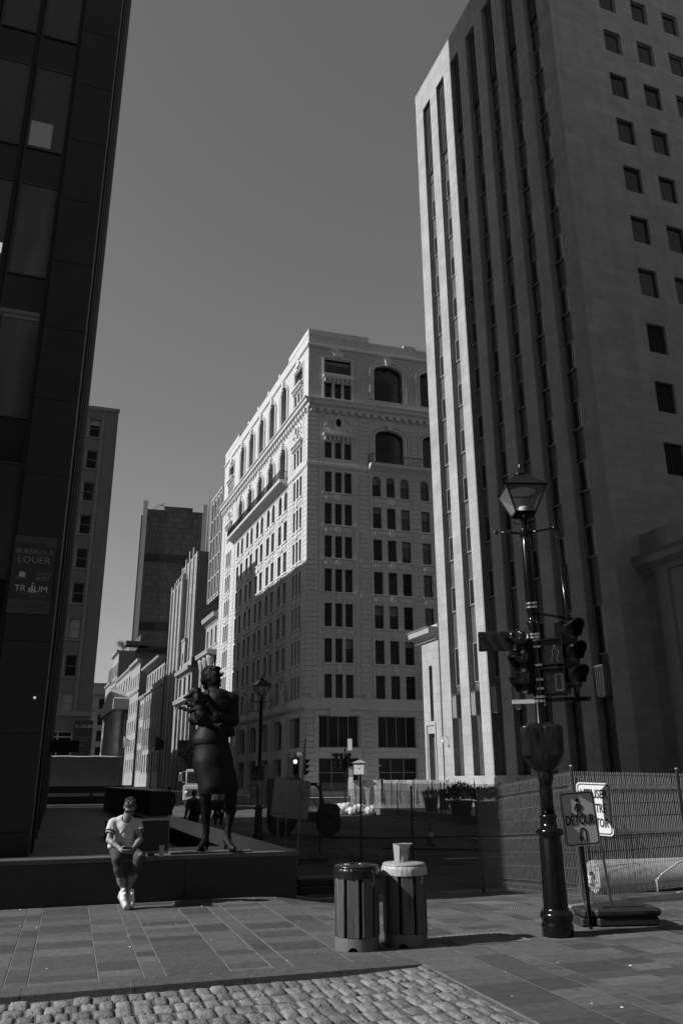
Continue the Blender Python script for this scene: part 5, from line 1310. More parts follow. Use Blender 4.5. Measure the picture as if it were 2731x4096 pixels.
# wrapped street name sign
def crumple(name, m, t, o, f, nu_, nv_, T):
    mb = MB(); V = []
    for i in range(nu_ + 1):
        for j in range(nv_):
            V.append(T(*f(i / nu_, 2 * pi * j / nv_)))
    F = [(i * nv_ + j, i * nv_ + (j + 1) % nv_, (i + 1) * nv_ + (j + 1) % nv_, (i + 1) * nv_ + j) for i in range(nu_) for j in range(nv_)]
    F += [tuple(range(nv_))[::-1], tuple(nu_ * nv_ + j for j in range(nv_))]
    mb.add(V, F, 0, True); return mb.build(name, m, t, o)
o = LT(-0.06, 0, 3.35); t = thing('wrapped_street_sign', 'street name sign wrapped in shiny black plastic, sticking out left of the lamp post', 'sign', o)
def fs(p, a):
    x = -0.70 + 0.66 * p; hz = 0.125 * (1 - 0.45 * max(0, p - 0.8) * 5 * 0.5); hy = 0.012 + 0.03 * max(0, p - 0.65) * 3
    cz = cos(a); sy = sin(a); k = (abs(cz) ** 5 + abs(sy) ** 5) ** (-0.2)
    w = 0.006 * sin(31 * p + 3 * a) + (0.028 * noise.noise(Vector((p * 16, a * 2.2, 1))) if p > 0.62 else 0.004 * noise.noise(Vector((p * 30, a * 2, 4))))
    return (x, hy * sy * k + w, 3.375 + 0.012 * (0.5 - p) + hz * cz * k + w * 0.7)
crumple('plastic_wrap', MT['plastic'], t, o, fs, 60, 28, LT)
# bag over a box on the post
o = LT(0, 0, 1.72); t = thing('bagged_box', 'box on the lamp post hidden in a black plastic bag tied at the bottom', 'bag', o)
def fb(p, a):
    z = 2.34 - 0.66 * p; q = p / 0.86
    if p < 0.06: r = 0.6 + 6.6 * p
    elif p < 0.55: r = 1.0
    elif p < 0.86: r = 1.0 - 0.72 * ((p - 0.55) / 0.31) ** 1.6
    else: r = 0.28 + 0.06 * sin(9 * a)
    k = (abs(cos(a)) ** 6 + abs(sin(a)) ** 6) ** (-1 / 6) if p < 0.6 else (abs(cos(a)) ** 3 + abs(sin(a)) ** 3) ** (-1 / 3)
    ph = noise.noise(Vector((cos(a) * 2, sin(a) * 2, p * 2.5))); w = 0.012 * ph + 0.030 * max(0, p - 0.25) * noise.noise(Vector((cos(a) * 7 + ph, sin(a) * 7, p * 1.5))) + 0.010 * noise.noise(Vector((cos(a) * 14 + 2 * ph, sin(a) * 14, p * 4)))
    return ((0.245 * r * k + w) * cos(a) + 0.0, (0.17 * r * k + w) * sin(a) - 0.02, z + 0.01 * sin(5 * a))
crumple('plastic_bag', MT['plastic'], t, o, fb, 44, 96, LT)

# ================================================================ detour signs
so = (3.22, 10.78, 0); t = thing('sign_base', 'two stacked black rubber ballast blocks carrying the detour signs', 'sign base', so)
TS = frameR((2.90, 10.62, 0), 84)
m = MB(); m.bbox(0.16, 0.94, -0.42, -0.02, 0.0, 0.105, 0.025, 0, TS); m.build('block', MT['rubber'], t, so)
m = MB(); m.bbox(0.13, 0.97, -0.44, 0.0, 0.108, 0.20, 0.03, 0, TS); m.box(0.26, 0.80, -0.33, -0.1, 0.199, 0.215, 0, TS); m.build('block', MT['rubber'], t, so)
m = MB(); m.bbox(-0.04, 0.10, -0.40, -0.05, 0.0, 0.10, 0.02, 0, TS); m.bbox(-0.01, 0.12, -0.38, -0.04, 0.103, 0.19, 0.02, 0, TS); m.build('block', MT['rubber'], t, so)
def plate(t, o, c, az, tilt, w, h, m, edge, r=0.045):
    nrm = Vector((sin(radians(az)), cos(radians(az)), 0)); xd = Vector((-nrm.y, nrm.x, 0)); up = Vector((0, 0, 1))
    xd, up = xd * cos(tilt) + up * sin(tilt), up * cos(tilt) - xd * sin(tilt); c = Vector(c)
    Tq = lambda a, b, z: tuple(c + xd * a + nrm * b + up * z)
    def rr(w, h, r):
        P = []
        for (cx, cz, a) in ((w / 2 - r, h / 2 - r, 0), (-w / 2 + r, h / 2 - r, 90), (-w / 2 + r, -h / 2 + r, 180), (w / 2 - r, -h / 2 + r, 270)):
            for k in range(5): P.append((cx + r * cos(radians(a + k * 22.5)), cz + r * sin(radians(a + k * 22.5))))
        return P
    b = MB(); b.prism(rr(w, h, r), Tq, -0.004, 0.0); b.build('plate', m, t, o)
    if edge is not None:
        A, B = rr(w - 0.03, h - 0.03, r * 0.85), rr(w - 0.055, h - 0.055, r * 0.7); b = MB(); n = len(A)
        for i in range(n):
            j = (i + 1) % n; b.quad(Tq(A[i][0], 0.002, A[i][1]), Tq(A[j][0], 0.002, A[j][1]), Tq(B[j][0], 0.002, B[j][1]), Tq(B[i][0], 0.002, B[i][1]))
        b.build('border', edge, t, o)
    return Tq, xd, up
o = (2.80, 10.36, 0.2); t = thing('detour_sign', 'grey detour sign with a walking figure and a u turn arrow on a black post', 'sign', o)
Tq, xd, up = plate(t, o, (2.815, 10.17, 1.245), 171, radians(3.5), 0.445, 0.61, MT['signgrey'], MT['ink'])
text('DÉTOUR', 0.152, Tq(0.0, 0.003, -0.065), xd, up, MT['ink'], t, o, fit=0.365, bold=0.004)
g = MB()
for P in ([(-0.02, 0.17), (0.022, 0.17), (0.026, 0.10), (0.014, 0.085), (-0.014, 0.085), (-0.022, 0.10)], [(-0.014, 0.10), (0.006, 0.10), (-0.022, 0.005), (-0.04, 0.012)], [(0.0, 0.10), (0.018, 0.095), (0.065, 0.022), (0.045, 0.012)], [(-0.02, 0.17), (-0.01, 0.15), (-0.035, 0.125), (-0.045, 0.09), (-0.057, 0.095), (-0.046, 0.135)], [(0.02, 0.17), (0.012, 0.15), (0.038, 0.13), (0.034, 0.10), (0.047, 0.097), (0.053, 0.137)]): g.prism(P, Tq, 0.001, 0.004)
g.prism([(0.0 + 0.02 * cos(k * pi / 6), 0.205 + 0.023 * sin(k * pi / 6)) for k in range(12)], Tq, 0.001, 0.004)
P = [(0.055, -0.255), (0.055, -0.15)] + [(0.02 + 0.035 * cos(k * pi / 8), -0.15 + 0.04 * sin(k * pi / 8)) for k in range(1, 8)] + [(-0.015, -0.15), (-0.015, -0.21)]
for (a, b) in zip(P[:-1], P[1:]):
    dv = Vector((b[0] - a[0], b[1] - a[1])).normalized(); nx_, nz_ = -dv.y * 0.01, dv.x * 0.01
    g.prism([(a[0] - nx_, a[1] - nz_), (b[0] - nx_, b[1] - nz_), (b[0] + nx_, b[1] + nz_), (a[0] + nx_, a[1] + nz_)], Tq, 0.001, 0.004)
g.prism([(-0.045, -0.205), (0.015, -0.205), (-0.015, -0.265)], Tq, 0.001, 0.004); g.build('pictogram', MT['ink'], t, o)
m = MB(); m.tube([(2.93, 10.55, 0.0), (2.82, 10.20, 1.05), (2.80, 10.19, 1.5)], 0.028, 4, 0, False); m.build('post', MT['blackpaint'], t, o)
o = (3.30, 10.9, 0.2); t = thing('sidewalk_sign', 'white sign telling walkers to use the other sidewalk, partly hidden by the detour sign', 'sign', o)
Tq, xd, up = plate(t, o, (3.165, 10.72, 1.335), 222, radians(-2), 0.46, 0.62, MT['signwhite'], MT['ink'])
for s_, z in (('UTILISER', 0.13), ("L'AUTRE", -0.04), ('TROTTOIR', -0.21)): text(s_, 0.145, Tq(0.0, 0.003, z), xd, up, MT['ink'], t, o, fit=0.36 if s_ != "L'AUTRE" else 0.30, bold=0.003)
m = MB(); m.tube([(3.30, 10.86, 0.19), (3.21, 10.80, 1.15), (3.19, 10.80, 1.66)], 0.017, 4, 0, False); m.build('post', MT['darkmetal'], t, o)

# ================================================================ litter bins
def bin_(label, loc, rz, pale):
    t = thing('litter_bin', label, 'litter bin', loc, rz, 'round wooden slatted litter bins'); R = 0.235
    m = MB(); seg = 48
    for k in range(seg):
        a, b = 2 * pi * k / seg, 2 * pi * (k + 1) / seg
        def zb(x):
            dd = min(abs(((x - c + pi) % (2 * pi)) - pi) for c in (radians(-105), radians(15), radians(135)))
            return 0.045 * sqrt(max(0, 1 - (dd / 0.22) ** 2)) if dd < 0.22 else 0.0
        m.quad((R * cos(a), R * sin(a), zb(a)), (R * cos(b), R * sin(b), zb(b)), (R * cos(b), R * sin(b), 0.125), (R * cos(a), R * sin(a), 0.125)); m.sm[-1] = True
    m.lathe([(R, 0.125), (R - 0.012, 0.127)], 48, caps=False); m.build('skirt', MT['rimgrey'], t)
    m = MB(); m.lathe([(R - 0.04, 0.06), (R - 0.04, 0.74)], 32, caps=True); m.build('liner', MT['inner'], t)
    n = 9
    for k in range(n):
        c = 2 * pi * k / n + radians(-104 if not pale else -90); w = 0.064; m = MB()
        Tn = lambda x, y, z, c=c: (-(x) * sin(c) + (R - 0.004 - y) * cos(c), x * cos(c) + (R - 0.004 - y) * sin(c), z)
        m.bbox(-w, w, -0.006 + 0.0, 0.022, 0.128, 0.735, 0.006, 0, Tn); m.build('slat', MT['wood'], t)
    # liner bag gathered over the rim
    m = MB(); seg = 120; V = []; P = [(-0.004, 0.797), (0.008, 0.785), (0.014, 0.76), (0.015, 0.73), (0.012, 0.70 if pale else 0.695)]
    for (dr, z) in P:
        for k in range(seg):
            a = 2 * pi * k / seg; w = 0.007 * noise.noise(Vector((cos(a) * 9, sin(a) * 9, z * 14))) + 0.004 * noise.noise(Vector((cos(a) * 30, sin(a) * 30, z * 9)))
            zz = z + (0.004 * noise.noise(Vector((cos(a) * 4, sin(a) * 4, 7))) if z < 0.72 else 0); r = R + 0.002 + dr + w * (1 if z < 0.8 else 0.2); V.append((r * cos(a), r * sin(a), zz))
    m.add(V, [(i * seg + k, i * seg + (k + 1) % seg, (i + 1) * seg + (k + 1) % seg, (i + 1) * seg + k) for i in range(4) for k in range(seg)], 0, True); m.build('bin_bag', MT['bagclear'] if pale else MT['plastic'], t)
    m = MB(); lid = MT['lidgrey'] if pale else MT['lidblack']; r0 = 0.075 if not pale else 0.07
    m.lathe([(r0, 0.77), (r0, 0.822), (r0 + 0.01, 0.829), (0.14, 0.828), (R - 0.01, 0.818), (R + 0.003, 0.808), (R + 0.004, 0.798), (R - 0.01, 0.793)], 48, caps=False); L = m.build('lid', lid, t)
    m = MB(); m.lathe([(r0, 0.80), (0, 0.79)], 24, caps=False); m.build('opening', MT['inner'], L)
    m = MB(); c0 = radians(-150)
    for k in range(3): m.tube([(0.15 * cos(c0 + 0.12 * k + 0.06 * j) + 0.01 * sin(3 * j), 0.15 * sin(c0 + 0.12 * k + 0.06 * j) + 0.012 * k, 0.829) for j in range(4)], 0.005, 4)
    m.build('emblem', MT['whiteink'] if not pale else MT['signwhite'], L)
    m = MB(); a = radians(-52); m.tube([(R * 0.93 * cos(a), R * 0.93 * sin(a), 0.80), (R * 1.08 * cos(a), R * 1.08 * sin(a), 0.77), (R * 1.07 * cos(a + .1), R * 1.07 * sin(a + .1), 0.70), (R * 1.06 * cos(a + .1), R * 1.06 * sin(a + .1), 0.63), (R * 1.03 * cos(a + .05), R * 1.03 * sin(a + .05), 0.615), (R * 1.04 * cos(a), R * 1.04 * sin(a), 0.66)], 0.0035, 5); m.build('cord', MT['whiteink'], t)
    if pale:
        # curved hood standing on the lid
        m = MB(); V = []; nz, na = 14, 13
        for side in (0, 1):
            for i in range(nz + 1):
                f = i / nz; z = 0.825 + 0.19 * f; fl = 0.0 if f < 0.55 else ((f - 0.55) / 0.45) ** 2
                for j in range(na):
                    a = radians(200) + radians(140) * j / (na - 1); r = 0.068 + (0.0 if side == 0 else -0.012) + 0.004 * (1 - f) + 0.028 * fl
                    V.append((r * cos(a) * (1 + 0.15 * fl), r * sin(a) * (1 + 0.5 * fl) + 0.03, z))
        q = (nz + 1) * na
        F = [(s_ * q + i * na + j, s_ * q + i * na + j + 1, s_ * q + (i + 1) * na + j + 1, s_ * q + (i + 1) * na + j) for s_ in (0, 1) for i in range(nz) for j in range(na - 1)]
        m.add(V, F, 0, True)
        top = [V[nz * na + j] for j in range(na)]; ed = [(0.075 * cos(radians(200 + 140 * j / (na - 1))) * 1.15, 0.085, 1.012) for j in range(na)]
        m.add(top + ed, [(j, j + 1, na + j + 1, na + j) for j in range(na - 1)], 0, True)
        for s_ in (-1, 1): m.hexa([(s_ * 0.062, 0.0, 0.825), (s_ * 0.072, 0.0, 0.825), (s_ * 0.072, 0.075, 0.825), (s_ * 0.062, 0.075, 0.825), (s_ * 0.072, -0.02, 1.012), (s_ * 0.083, -0.02, 1.012), (s_ * 0.083, 0.083, 1.012), (s_ * 0.072, 0.083, 1.012)])
        hd = m.build('hood', lid, t); hd.rotation_euler = (0, 0, radians(38))
    return t
bin_('slatted wooden litter bin with a flat black lid, left of the pair', (0.14, 9.50, 0), radians(4), False)
bin_('slatted wooden litter bin with a pale lid and a curved hood, right of the pair', (0.675, 9.70, 0), radians(4), True)

# ================================================================ fences
def fence_mesh(W, H=1.80, sp=0.046, r=0.0036, rough=0):
    m = MB(); n = int(W / sp); zs = [(0.08, 0), (0.20, 0), (0.235, 0.045), (0.27, 0), (0.90, 0), (0.935, 0.045), (0.97, 0), (1.55, 0), (1.585, 0.045), (1.62, 0), (H, 0)]
    rr = random.Random(int(W * 100))
    for k in range(n + 1):
        x = W * k / n; bx = rr.uniform(-0.004, 0.004); V = []
        for (z, y) in zs:
            for (a, b) in ((-r, -r), (r, -r), (r, r), (-r, r)): V.append((x + a + bx * z, y + b, z))
        q = len(zs); m.add(V, [(4 * i + j, 4 * i + (j + 1) % 4, 4 * i + 4 + (j + 1) % 4, 4 * i + 4 + j) for i in range(q - 1) for j in range(4)])
    for z in (0.12, 0.20, 0.27, 0.48, 0.69, 0.90, 0.97, 1.17, 1.36, 1.55, 1.62, 1.765): m.box(0, W, r, 2.2 * r, z - 0.6 * r, z + 0.6 * r)
    return m
def fence_panel(label, p0, p1, post0=True, post1=True, mw='galv', group='construction fence panels', H=1.80, r=0.0036):
    W = hypot(p1[0] - p0[0], p1[1] - p0[1]); rz = atan2(p1[1] - p0[1], p1[0] - p0[0])
    t = thing('fence_panel', label, 'fence panel', (p0[0], p0[1], p0[2] if len(p0) > 2 else 0), rz, group)
    dz = (p1[2] - p0[2]) if len(p1) > 2 and len(p0) > 2 else 0.0; fm = fence_mesh(W, H, r=r); fm.v = [(x, y, z + dz * x / W) for x, y, z in fm.v]; fm.build('wire_mesh', MT[mw], t)
    for x, on in ((0, post0), (W, post1)):
        if on:
            m = MB(); m.lathe([(0.024, 0.0), (0.024, H + 0.06), (0.03, H + 0.061), (0.03, H + 0.085), (0.0, H + 0.09)], 12, (x, -0.04, dz * x / W)); P = m.build('post', MT[mw], t)
            m = MB(); m.bbox(x - 0.35, x + 0.2, -0.10, 0.02, dz * x / W, dz * x / W + 0.025, 0.005); m.build('foot', MT['galvdark'], P)
    return t
D0, D1, D2, D3 = (2.55, 16.2, -0.29), (3.36, 12.45, 0.0), (5.55, 14.05, -0.03), (7.7, 15.6, -0.1)
fence_panel('sunlit wire fence panel behind the lamp post', D0, D1, False, False)
fence_panel('sunlit wire fence panel behind the detour signs', D1, D2)
fence_panel('wire fence panel at the right edge of the picture', D2, D3, False, True)
Q = [(2.55, 16.2), (1.48, 18.8), (0.41, 21.4), (-0.67, 23.46), (-1.75, 25.5), (-2.83, 27.6)]
nm = ['shaded wire fence panel nearest the sunlit fence, behind the pale topped bin', 'shaded wire fence panel below the clock, behind the litter bins', 'shaded wire fence panel behind the large blank sign back', 'shaded wire fence panel just right of the lantern post with the parking sign', 'shaded wire fence panel farthest left of the near fence, behind the statue legs']
for i in range(5): fence_panel(nm[i], Q[i] + (-0.33,), Q[i + 1] + (-0.33,), True, i == 4, 'fenceshade', r=0.0022)
# far fence along the opposite kerb: one built, the rest copied
f0 = None
for i in range(13):
    v = 8 + 2.45 * i + 0.0; u = 14.6; p = TP(u, v, -0.33); q = TP(u, v + 2.45, -0.33)
    lab = 'far wire fence panel along the opposite kerb before the limestone tower'
    if f0 is None: f0 = fence_panel(lab, p, q, True, False, 'fenceshade', 'far fence panels along the opposite kerb', r=0.003); rz0 = f0.rotation_euler.z
    else: dup(f0, p, rz0)
for i in range(4):
    p = (-1.6 + 2.45 * i * cos(0.1), 57.5 - 2.45 * i * sin(0.1), -0.3); dup(f0, p, -0.1, 'far wire fence panel crossing the street in front of the ornate building', 'far fence panels across the street')
# sunlit screen panels on the far fence
for i, (x, y) in enumerate(((0.4, 60.5), (2.9, 60.2), (5.2, 59.8))):
    o = (x, y, -0.35); t = thing('screen_panel', ('leftmost', 'middle', 'rightmost')[i] + ' of three sunlit mesh screens standing below the clock', 'screen', o, radians(-6), 'sunlit mesh screens')
    m = MB(); V = []
    for a in range(13):
        for b in range(5): V.append((2.3 * a / 12, 0.04 * sin(a * 1.3 + b), 0.25 + 1.75 * b / 4))
    m.add(V, [(a * 5 + b, (a + 1) * 5 + b, (a + 1) * 5 + b + 1, a * 5 + b + 1) for a in range(12) for b in range(4)], 0, True); m.build('screen', MT['mesh'], t)
    m = MB(); m.tube([(0, 0, 0), (0, 0, 2.1)], 0.03, 6); m.tube([(2.3, 0, 0), (2.3, 0, 2.1)], 0.03, 6); m.tube([(1.1, -0.03, 0.2), (1.1, -0.03, 2.0)], 0.02, 6); m.build('frame', MT['galv'], t)
# fabric roll and hose behind the fence
o = (4.1, 14.35, -0.08); t = thing('fabric_roll', 'large pale roll of ground fabric lying behind the fence', 'roll', o)
ax = Vector((sin(radians(78)), cos(radians(78)), 0)); sd = Vector((-ax.y, ax.x, 0)); m = MB(); V = []; seg = 28; st_ = 12
for i in range(st_ + 1):
    for k in range(seg):
        a = 2 * pi * k / seg; r = 0.245 + 0.012 * noise.noise(Vector((i * 0.8, cos(a) * 2, sin(a) * 2))); p = Vector(o) + ax * (3.4 * i / st_) + sd * cos(a) * r + Vector((0, 0, 0.25 + sin(a) * r)); V.append(p)
F = [(i * seg + k, i * seg + (k + 1) % seg, (i + 1) * seg + (k + 1) % seg, (i + 1) * seg + k) for i in range(st_) for k in range(seg)]
m.add(V, F, 0, True)
R0 = [Vector(o) + sd * cos(2 * pi * k / seg) * 0.07 + Vector((0, 0, 0.25 + 0.07 * sin(2 * pi * k / seg))) for k in range(seg)]
m.add([V[k] for k in range(seg)] + R0, [(k, (k + 1) % seg, seg + (k + 1) % seg, seg + k) for k in range(seg)], 0)
m.build('roll', MT['limeplain'], t, o); m = MB(); m.tube([Vector(o) + ax * 0.3 + Vector((0, 0, .25)), Vector(o) - ax * 0.03 + Vector((0, 0, .25))], 0.07, 16); m.build('core', MT['inner'], t, o)
m = MB(); m.bbox(-0.13, 0.05, -0.08, 0.02, 0.14, 0.26, 0.01, 0, lambda a, b, z: tuple(Vector(o) + sd * a * -1 + ax * b + Vector((0, 0, z)))); m.build('label_tag', MT['signwhite'], t, o)
o = (4.7, 14.0, 0); t = thing('hose', 'pale hose curving out of the ground behind the right fence panel', 'hose', o)
m = MB(); m.tube([(4.95, 13.82, 0.0), (4.95, 13.83, 0.16), (5.1, 13.95, 0.24), (5.5, 14.25, 0.38), (6.0, 14.55, 0.45), (6.6, 14.9, 0.46), (7.4, 15.6, 0.3), (8.2, 16.2, 0.0)], 0.017, 8); m.build('tube', MT['signwhite'], t, o)
# ================================================================ seated man
ME = (-3.193, 12.606, 0.0)
_x = Vector((sin(radians(70.9)), cos(radians(70.9)), 0)); _y = Vector((sin(radians(160.9)), cos(radians(160.9)), 0))
def TM(x, y, z): 
    p = Vector(ME) + _x * x + _y * y; return (p.x, p.y, z)
def eul(rx, ry, rz):
    return np.array(Matrix.Rotation(rz, 3, 'Z') @ Matrix.Rotation(ry, 3, 'Y') @ Matrix.Rotation(rx, 3, 'X'))
def man():
    t = thing('person', 'man in a white ringer T-shirt and sunglasses sitting on the granite wall', 'person', ME)
    H = Vector((0.025, 0.075, 1.345)); RH = eul(radians(-46), 0, radians(8)); M3 = Matrix(RH.tolist())
    def hp(x, y, z): return tuple(H + M3 @ Vector((x, y, z)))      # head space: +y to the front
    B = [('e', tuple(H), (0.078, 0.097, 0.105), RH, .0), ('e', hp(0, 0.035, -0.06), (0.058, 0.065, 0.075), RH, .03), ('c', hp(0, 0.065, -0.115), hp(0, 0.07, -0.125), .022, .02, .03),
         ('c', hp(0, 0.092, 0.0), hp(0, 0.116, -0.04), .010, .015, .012), ('e', hp(0, 0.088, -0.077), (0.024, 0.014, 0.009), RH, .008), ('e', hp(0, 0.086, 0.018), (0.055, 0.02, 0.012), RH, .012),
         ('e', hp(-0.034, 0.078, -0.005), (0.017, 0.012, 0.010), RH, .004), ('e', hp(0.034, 0.078, -0.005), (0.017, 0.012, 0.010), RH, .004),
         ('e', hp(-0.08, 0.0, -0.02), (0.012, 0.022, 0.034), RH, .008), ('e', hp(0.08, 0.0, -0.02), (0.012, 0.022, 0.034), RH, .008),
         ('c', (-0.015, -0.055, 1.15), tuple(H + M3 @ Vector((0, -0.02, -0.08))), .060, .056, .03),
         ('c', (-0.015, -0.07, 1.09), (0.0, -0.11, 0.78), .11, .12, .05), ('c', (-0.18, -0.075, 1.115), (0.15, -0.075, 1.105), .055, .055, .06),
         # arms
         ('c', (-0.195, -0.06, 1.105), (-0.235, 0.035, 0.885), .050, .040, .04), ('c', (-0.235, 0.035, 0.885), (-0.185, 0.11, 0.85), .041, .043, .02), ('c', (-0.185, 0.11, 0.85), (-0.098, 0.205, 0.79), .042, .026, .02),
         ('c', (0.165, -0.06, 1.095), (0.205, 0.04, 0.875), .050, .040, .04), ('c', (0.205, 0.04, 0.875), (0.175, 0.11, 0.85), .040, .042, .02), ('c', (0.175, 0.11, 0.85), (0.108, 0.20, 0.785), .041, .026, .02),
         # palms
         ('c', (-0.095, 0.21, 0.785), (-0.055, 0.255, 0.755), .027, .030, .02), ('c', (-0.075, 0.245, 0.75), (-0.05, 0.265, 0.735), .026, .022, .02),
         ('c', (0.105, 0.205, 0.78), (0.07, 0.255, 0.752), .027, .030, .02), ('c', (0.088, 0.245, 0.745), (0.066, 0.265, 0.732), .026, .022, .02),
         # shins / ankles bare
         ('c', (-0.075, 0.335, 0.45), (0.0, 0.300, 0.25), .05, .036, .02), ('c', (0.135, 0.325, 0.45), (0.062, 0.27, 0.25), .05, .036, .02),
         ('c', (0.0, 0.300, 0.25), (0.005, 0.31, 0.16), .034, .035, .02), ('c', (0.062, 0.27, 0.25), (0.075, 0.285, 0.16), .034, .035, .02)]
    # five fingers on each hand, curled around the phone
    for side, wx, px in ((-1, -0.045, -0.005), (1, 0.06, 0.025)):
        for k, (ln, r) in enumerate(((0.036, .0082), (0.040, .0086), (0.037, .0082), (0.029, .0074))):
            a = Vector((wx - 0.004 * side * k, 0.272 - 0.006 * k, 0.765 - 0.0165 * k)); b = a + Vector((-side * 0.020, 0.022, -0.004)); c = b + Vector((-side * ln * 0.85, 0.004, 0.0)); e = c + Vector((-side * 0.006, -0.017, 0.004))
            B += [('c', tuple(a), tuple(b), r * 1.05, r, .006), ('c', tuple(b), tuple(c), r, r * 0.95, .002), ('c', tuple(c), tuple(e), r * 0.95, r * 0.8, .002)]
        a = Vector((wx + side * 0.016, 0.245, 0.783)); b = a + Vector((-side * 0.012, 0.016, 0.024)); c = b + Vector((-side * 0.028, 0.012, 0.002))
        B += [('c', tuple(a), tuple(b), .0115, .010, .01), ('c', tuple(b), tuple(c), .0098, .008, .003)]
    sdf_mesh(B, 0.0052, 'body', MT['skin'], t, ME, T=TM)
    # hair
    Hp = [('e', hp(0, -0.018, 0.030), (0.086, 0.100, 0.094), RH, .0), ('e', hp(0, -0.06, -0.02), (0.076, 0.06, 0.075), RH, .02), ('e', hp(-0.01, 0.055, 0.092), (0.062, 0.050, 0.028), RH, .02), ('e', hp(0.03, 0.03, 0.105), (0.045, 0.05, 0.024), RH, .015), ('e', hp(-0.03, 0.0, 0.115), (0.04, 0.06, 0.02), RH, .015),
          ('e', hp(0, 0.105, -0.02), (0.064, 0.055, 0.075), RH, -.01)]
    sdf_mesh(Hp, 0.0055, 'hair', MT['hair'], t, ME, disp=0.0035, dfreq=55, T=TM)
    # sunglasses
    G = [('e', hp(-0.034, 0.102, -0.006), (0.028, 0.007, 0.020), RH, 0), ('e', hp(0.034, 0.102, -0.006), (0.028, 0.007, 0.020), RH, 0), ('c', hp(-0.02, 0.107, 0.004), hp(0.02, 0.107, 0.004), .0035, .0035, .002), ('c', hp(-0.058, 0.098, 0.002), hp(-0.083, 0.01, 0.0), .0035, .003, .002), ('c', hp(0.058, 0.098, 0.002), hp(0.083, 0.01, 0.0), .0035, .003, .002)]
    sdf_mesh(G, 0.003, 'sunglasses', MT['phone'], t, ME, T=TM)
    # shirt with sleeves
    sh = [('c', (-0.015, -0.07, 1.06), (-0.01, -0.09, 0.92), .142, .140, .05), ('c', (-0.01, -0.09, 0.92), (0.0, -0.10, 0.835), .140, .150, .04), ('c', (-0.175, -0.07, 1.105), (0.145, -0.07, 1.095), .073, .073, .06), ('c', (-0.06, -0.06, 1.135), (0.03, -0.06, 1.13), .075, .075, .05),
          ('c', (-0.19, -0.065, 1.105), (-0.222, -0.005, 1.005), .072, .070, .025), ('c', (0.16, -0.065, 1.095), (0.188, -0.005, 1.0), .072, .068, .025),
          ('e', (-0.005, 0.03, 1.19), (0.072, 0.075, 0.075), None, -.01), ('c', (-0.222, -0.006, 1.002), (-0.25, 0.06, 0.86), .058, .07, -.01), ('c', (0.188, -0.006, 0.998), (0.215, 0.06, 0.86), .056, .07, -.01), ('c', (0.0, -0.1, 0.78), (0.0, -0.1, 0.70), .11, .16, -.01),
          ('c', (-0.12, 0.03, 0.86), (0.10, 0.03, 0.852), .012, .014, .02), ('c', (-0.13, 0.02, 0.90), (0.05, 0.045, 0.895), .008, .010, .02), ('c', (-0.02, 0.06, 1.06), (-0.1, 0.04, 0.95), .008, .006, .02), ('c', (0.06, 0.06, 1.0), (0.11, 0.03, 0.9), .010, .008, .02)]
    sdf_mesh(sh, 0.0068, 'shirt', MT['shirt'], t, ME, disp=0.0038, dfreq=19, T=TM)
    def ring(c, axis, r, rr, name, ry=None, k=28):
        ax = Vector(axis).normalized(); u = ax.orthogonal().normalized(); w = ax.cross(u); mb = MB()
        mb.tube([TM(*(Vector(c) + (u * cos(2 * pi * i / k) + w * sin(2 * pi * i / k)) * r)) for i in range(k)], rr, 6, closed=True); mb.build(name, MT['trim'], t, ME)
    ring((-0.226, 0.003, 0.992), (-0.032, 0.06, -0.1), 0.066, 0.011, 'sleeve_band'); ring((0.192, 0.003, 0.987), (0.028, 0.06, -0.1), 0.064, 0.011, 'sleeve_band')
    ncx = [(-0.005 + 0.083 * cos(a), -0.045 + 0.095 * sin(a), 1.170 - 0.045 * sin(a)) for a in [2 * pi * i / 36 for i in range(36)]]
    mb = MB(); mb.tube([TM(*p) for p in ncx], 0.0115, 6, closed=True); mb.build('collar', MT['trim'], t, ME)
    mb = MB(); mb.bbox(0.062, 0.072, 0.058, 0.072, 1.05, 1.064, 0.002, 0, TM); mb.build('emblem', MT['trim'], t, ME)
    # jeans
    jn = [('c', (-0.06, -0.12, 0.735), (0.06, -0.12, 0.735), .125, .125, .05), ('c', (-0.105, -0.08, 0.735), (-0.125, 0.36, 0.655), .100, .072, .05), ('c', (0.105, -0.08, 0.735), (0.185, 0.36, 0.665), .098, .072, .05),
          ('c', (-0.125, 0.36, 0.655), (-0.085, 0.345, 0.52), .074, .068, .03), ('c', (-0.085, 0.345, 0.52), (-0.035, 0.315, 0.355), .068, .058, .03), ('c', (0.185, 0.36, 0.665), (0.15, 0.335, 0.52), .074, .068, .03), ('c', (0.15, 0.335, 0.52), (0.095, 0.29, 0.375), .068, .058, .03),
          ('c', (-0.18, 0.36, 0.60), (-0.07, 0.42, 0.585), .012, .010, .02), ('c', (-0.15, 0.37, 0.56), (-0.06, 0.40, 0.53), .010, .010, .02), ('c', (0.12, 0.38, 0.58), (0.21, 0.38, 0.60), .010, .010, .02)]
    sdf_mesh(jn, 0.0075, 'jeans', MT['jeans'], t, ME, disp=0.003, dfreq=13, T=TM)
    cf = [('c', (-0.052, 0.325, 0.40), (-0.032, 0.313, 0.345), .062, .061, .0)]; sdf_mesh(cf, 0.007, 'cuff', MT['denimlight'], t, ME, T=TM)
    cf = [('c', (0.112, 0.303, 0.415), (0.090, 0.287, 0.36), .064, .063, .0)]; sdf_mesh(cf, 0.007, 'cuff', MT['denimlight'], t, ME, T=TM)
    kp = [('e', (0.19, 0.405, 0.695), (0.048, 0.036, 0.036), None, 0)]; sdf_mesh(kp, 0.007, 'knee_patch', MT['denimlight'], t, ME, T=TM)
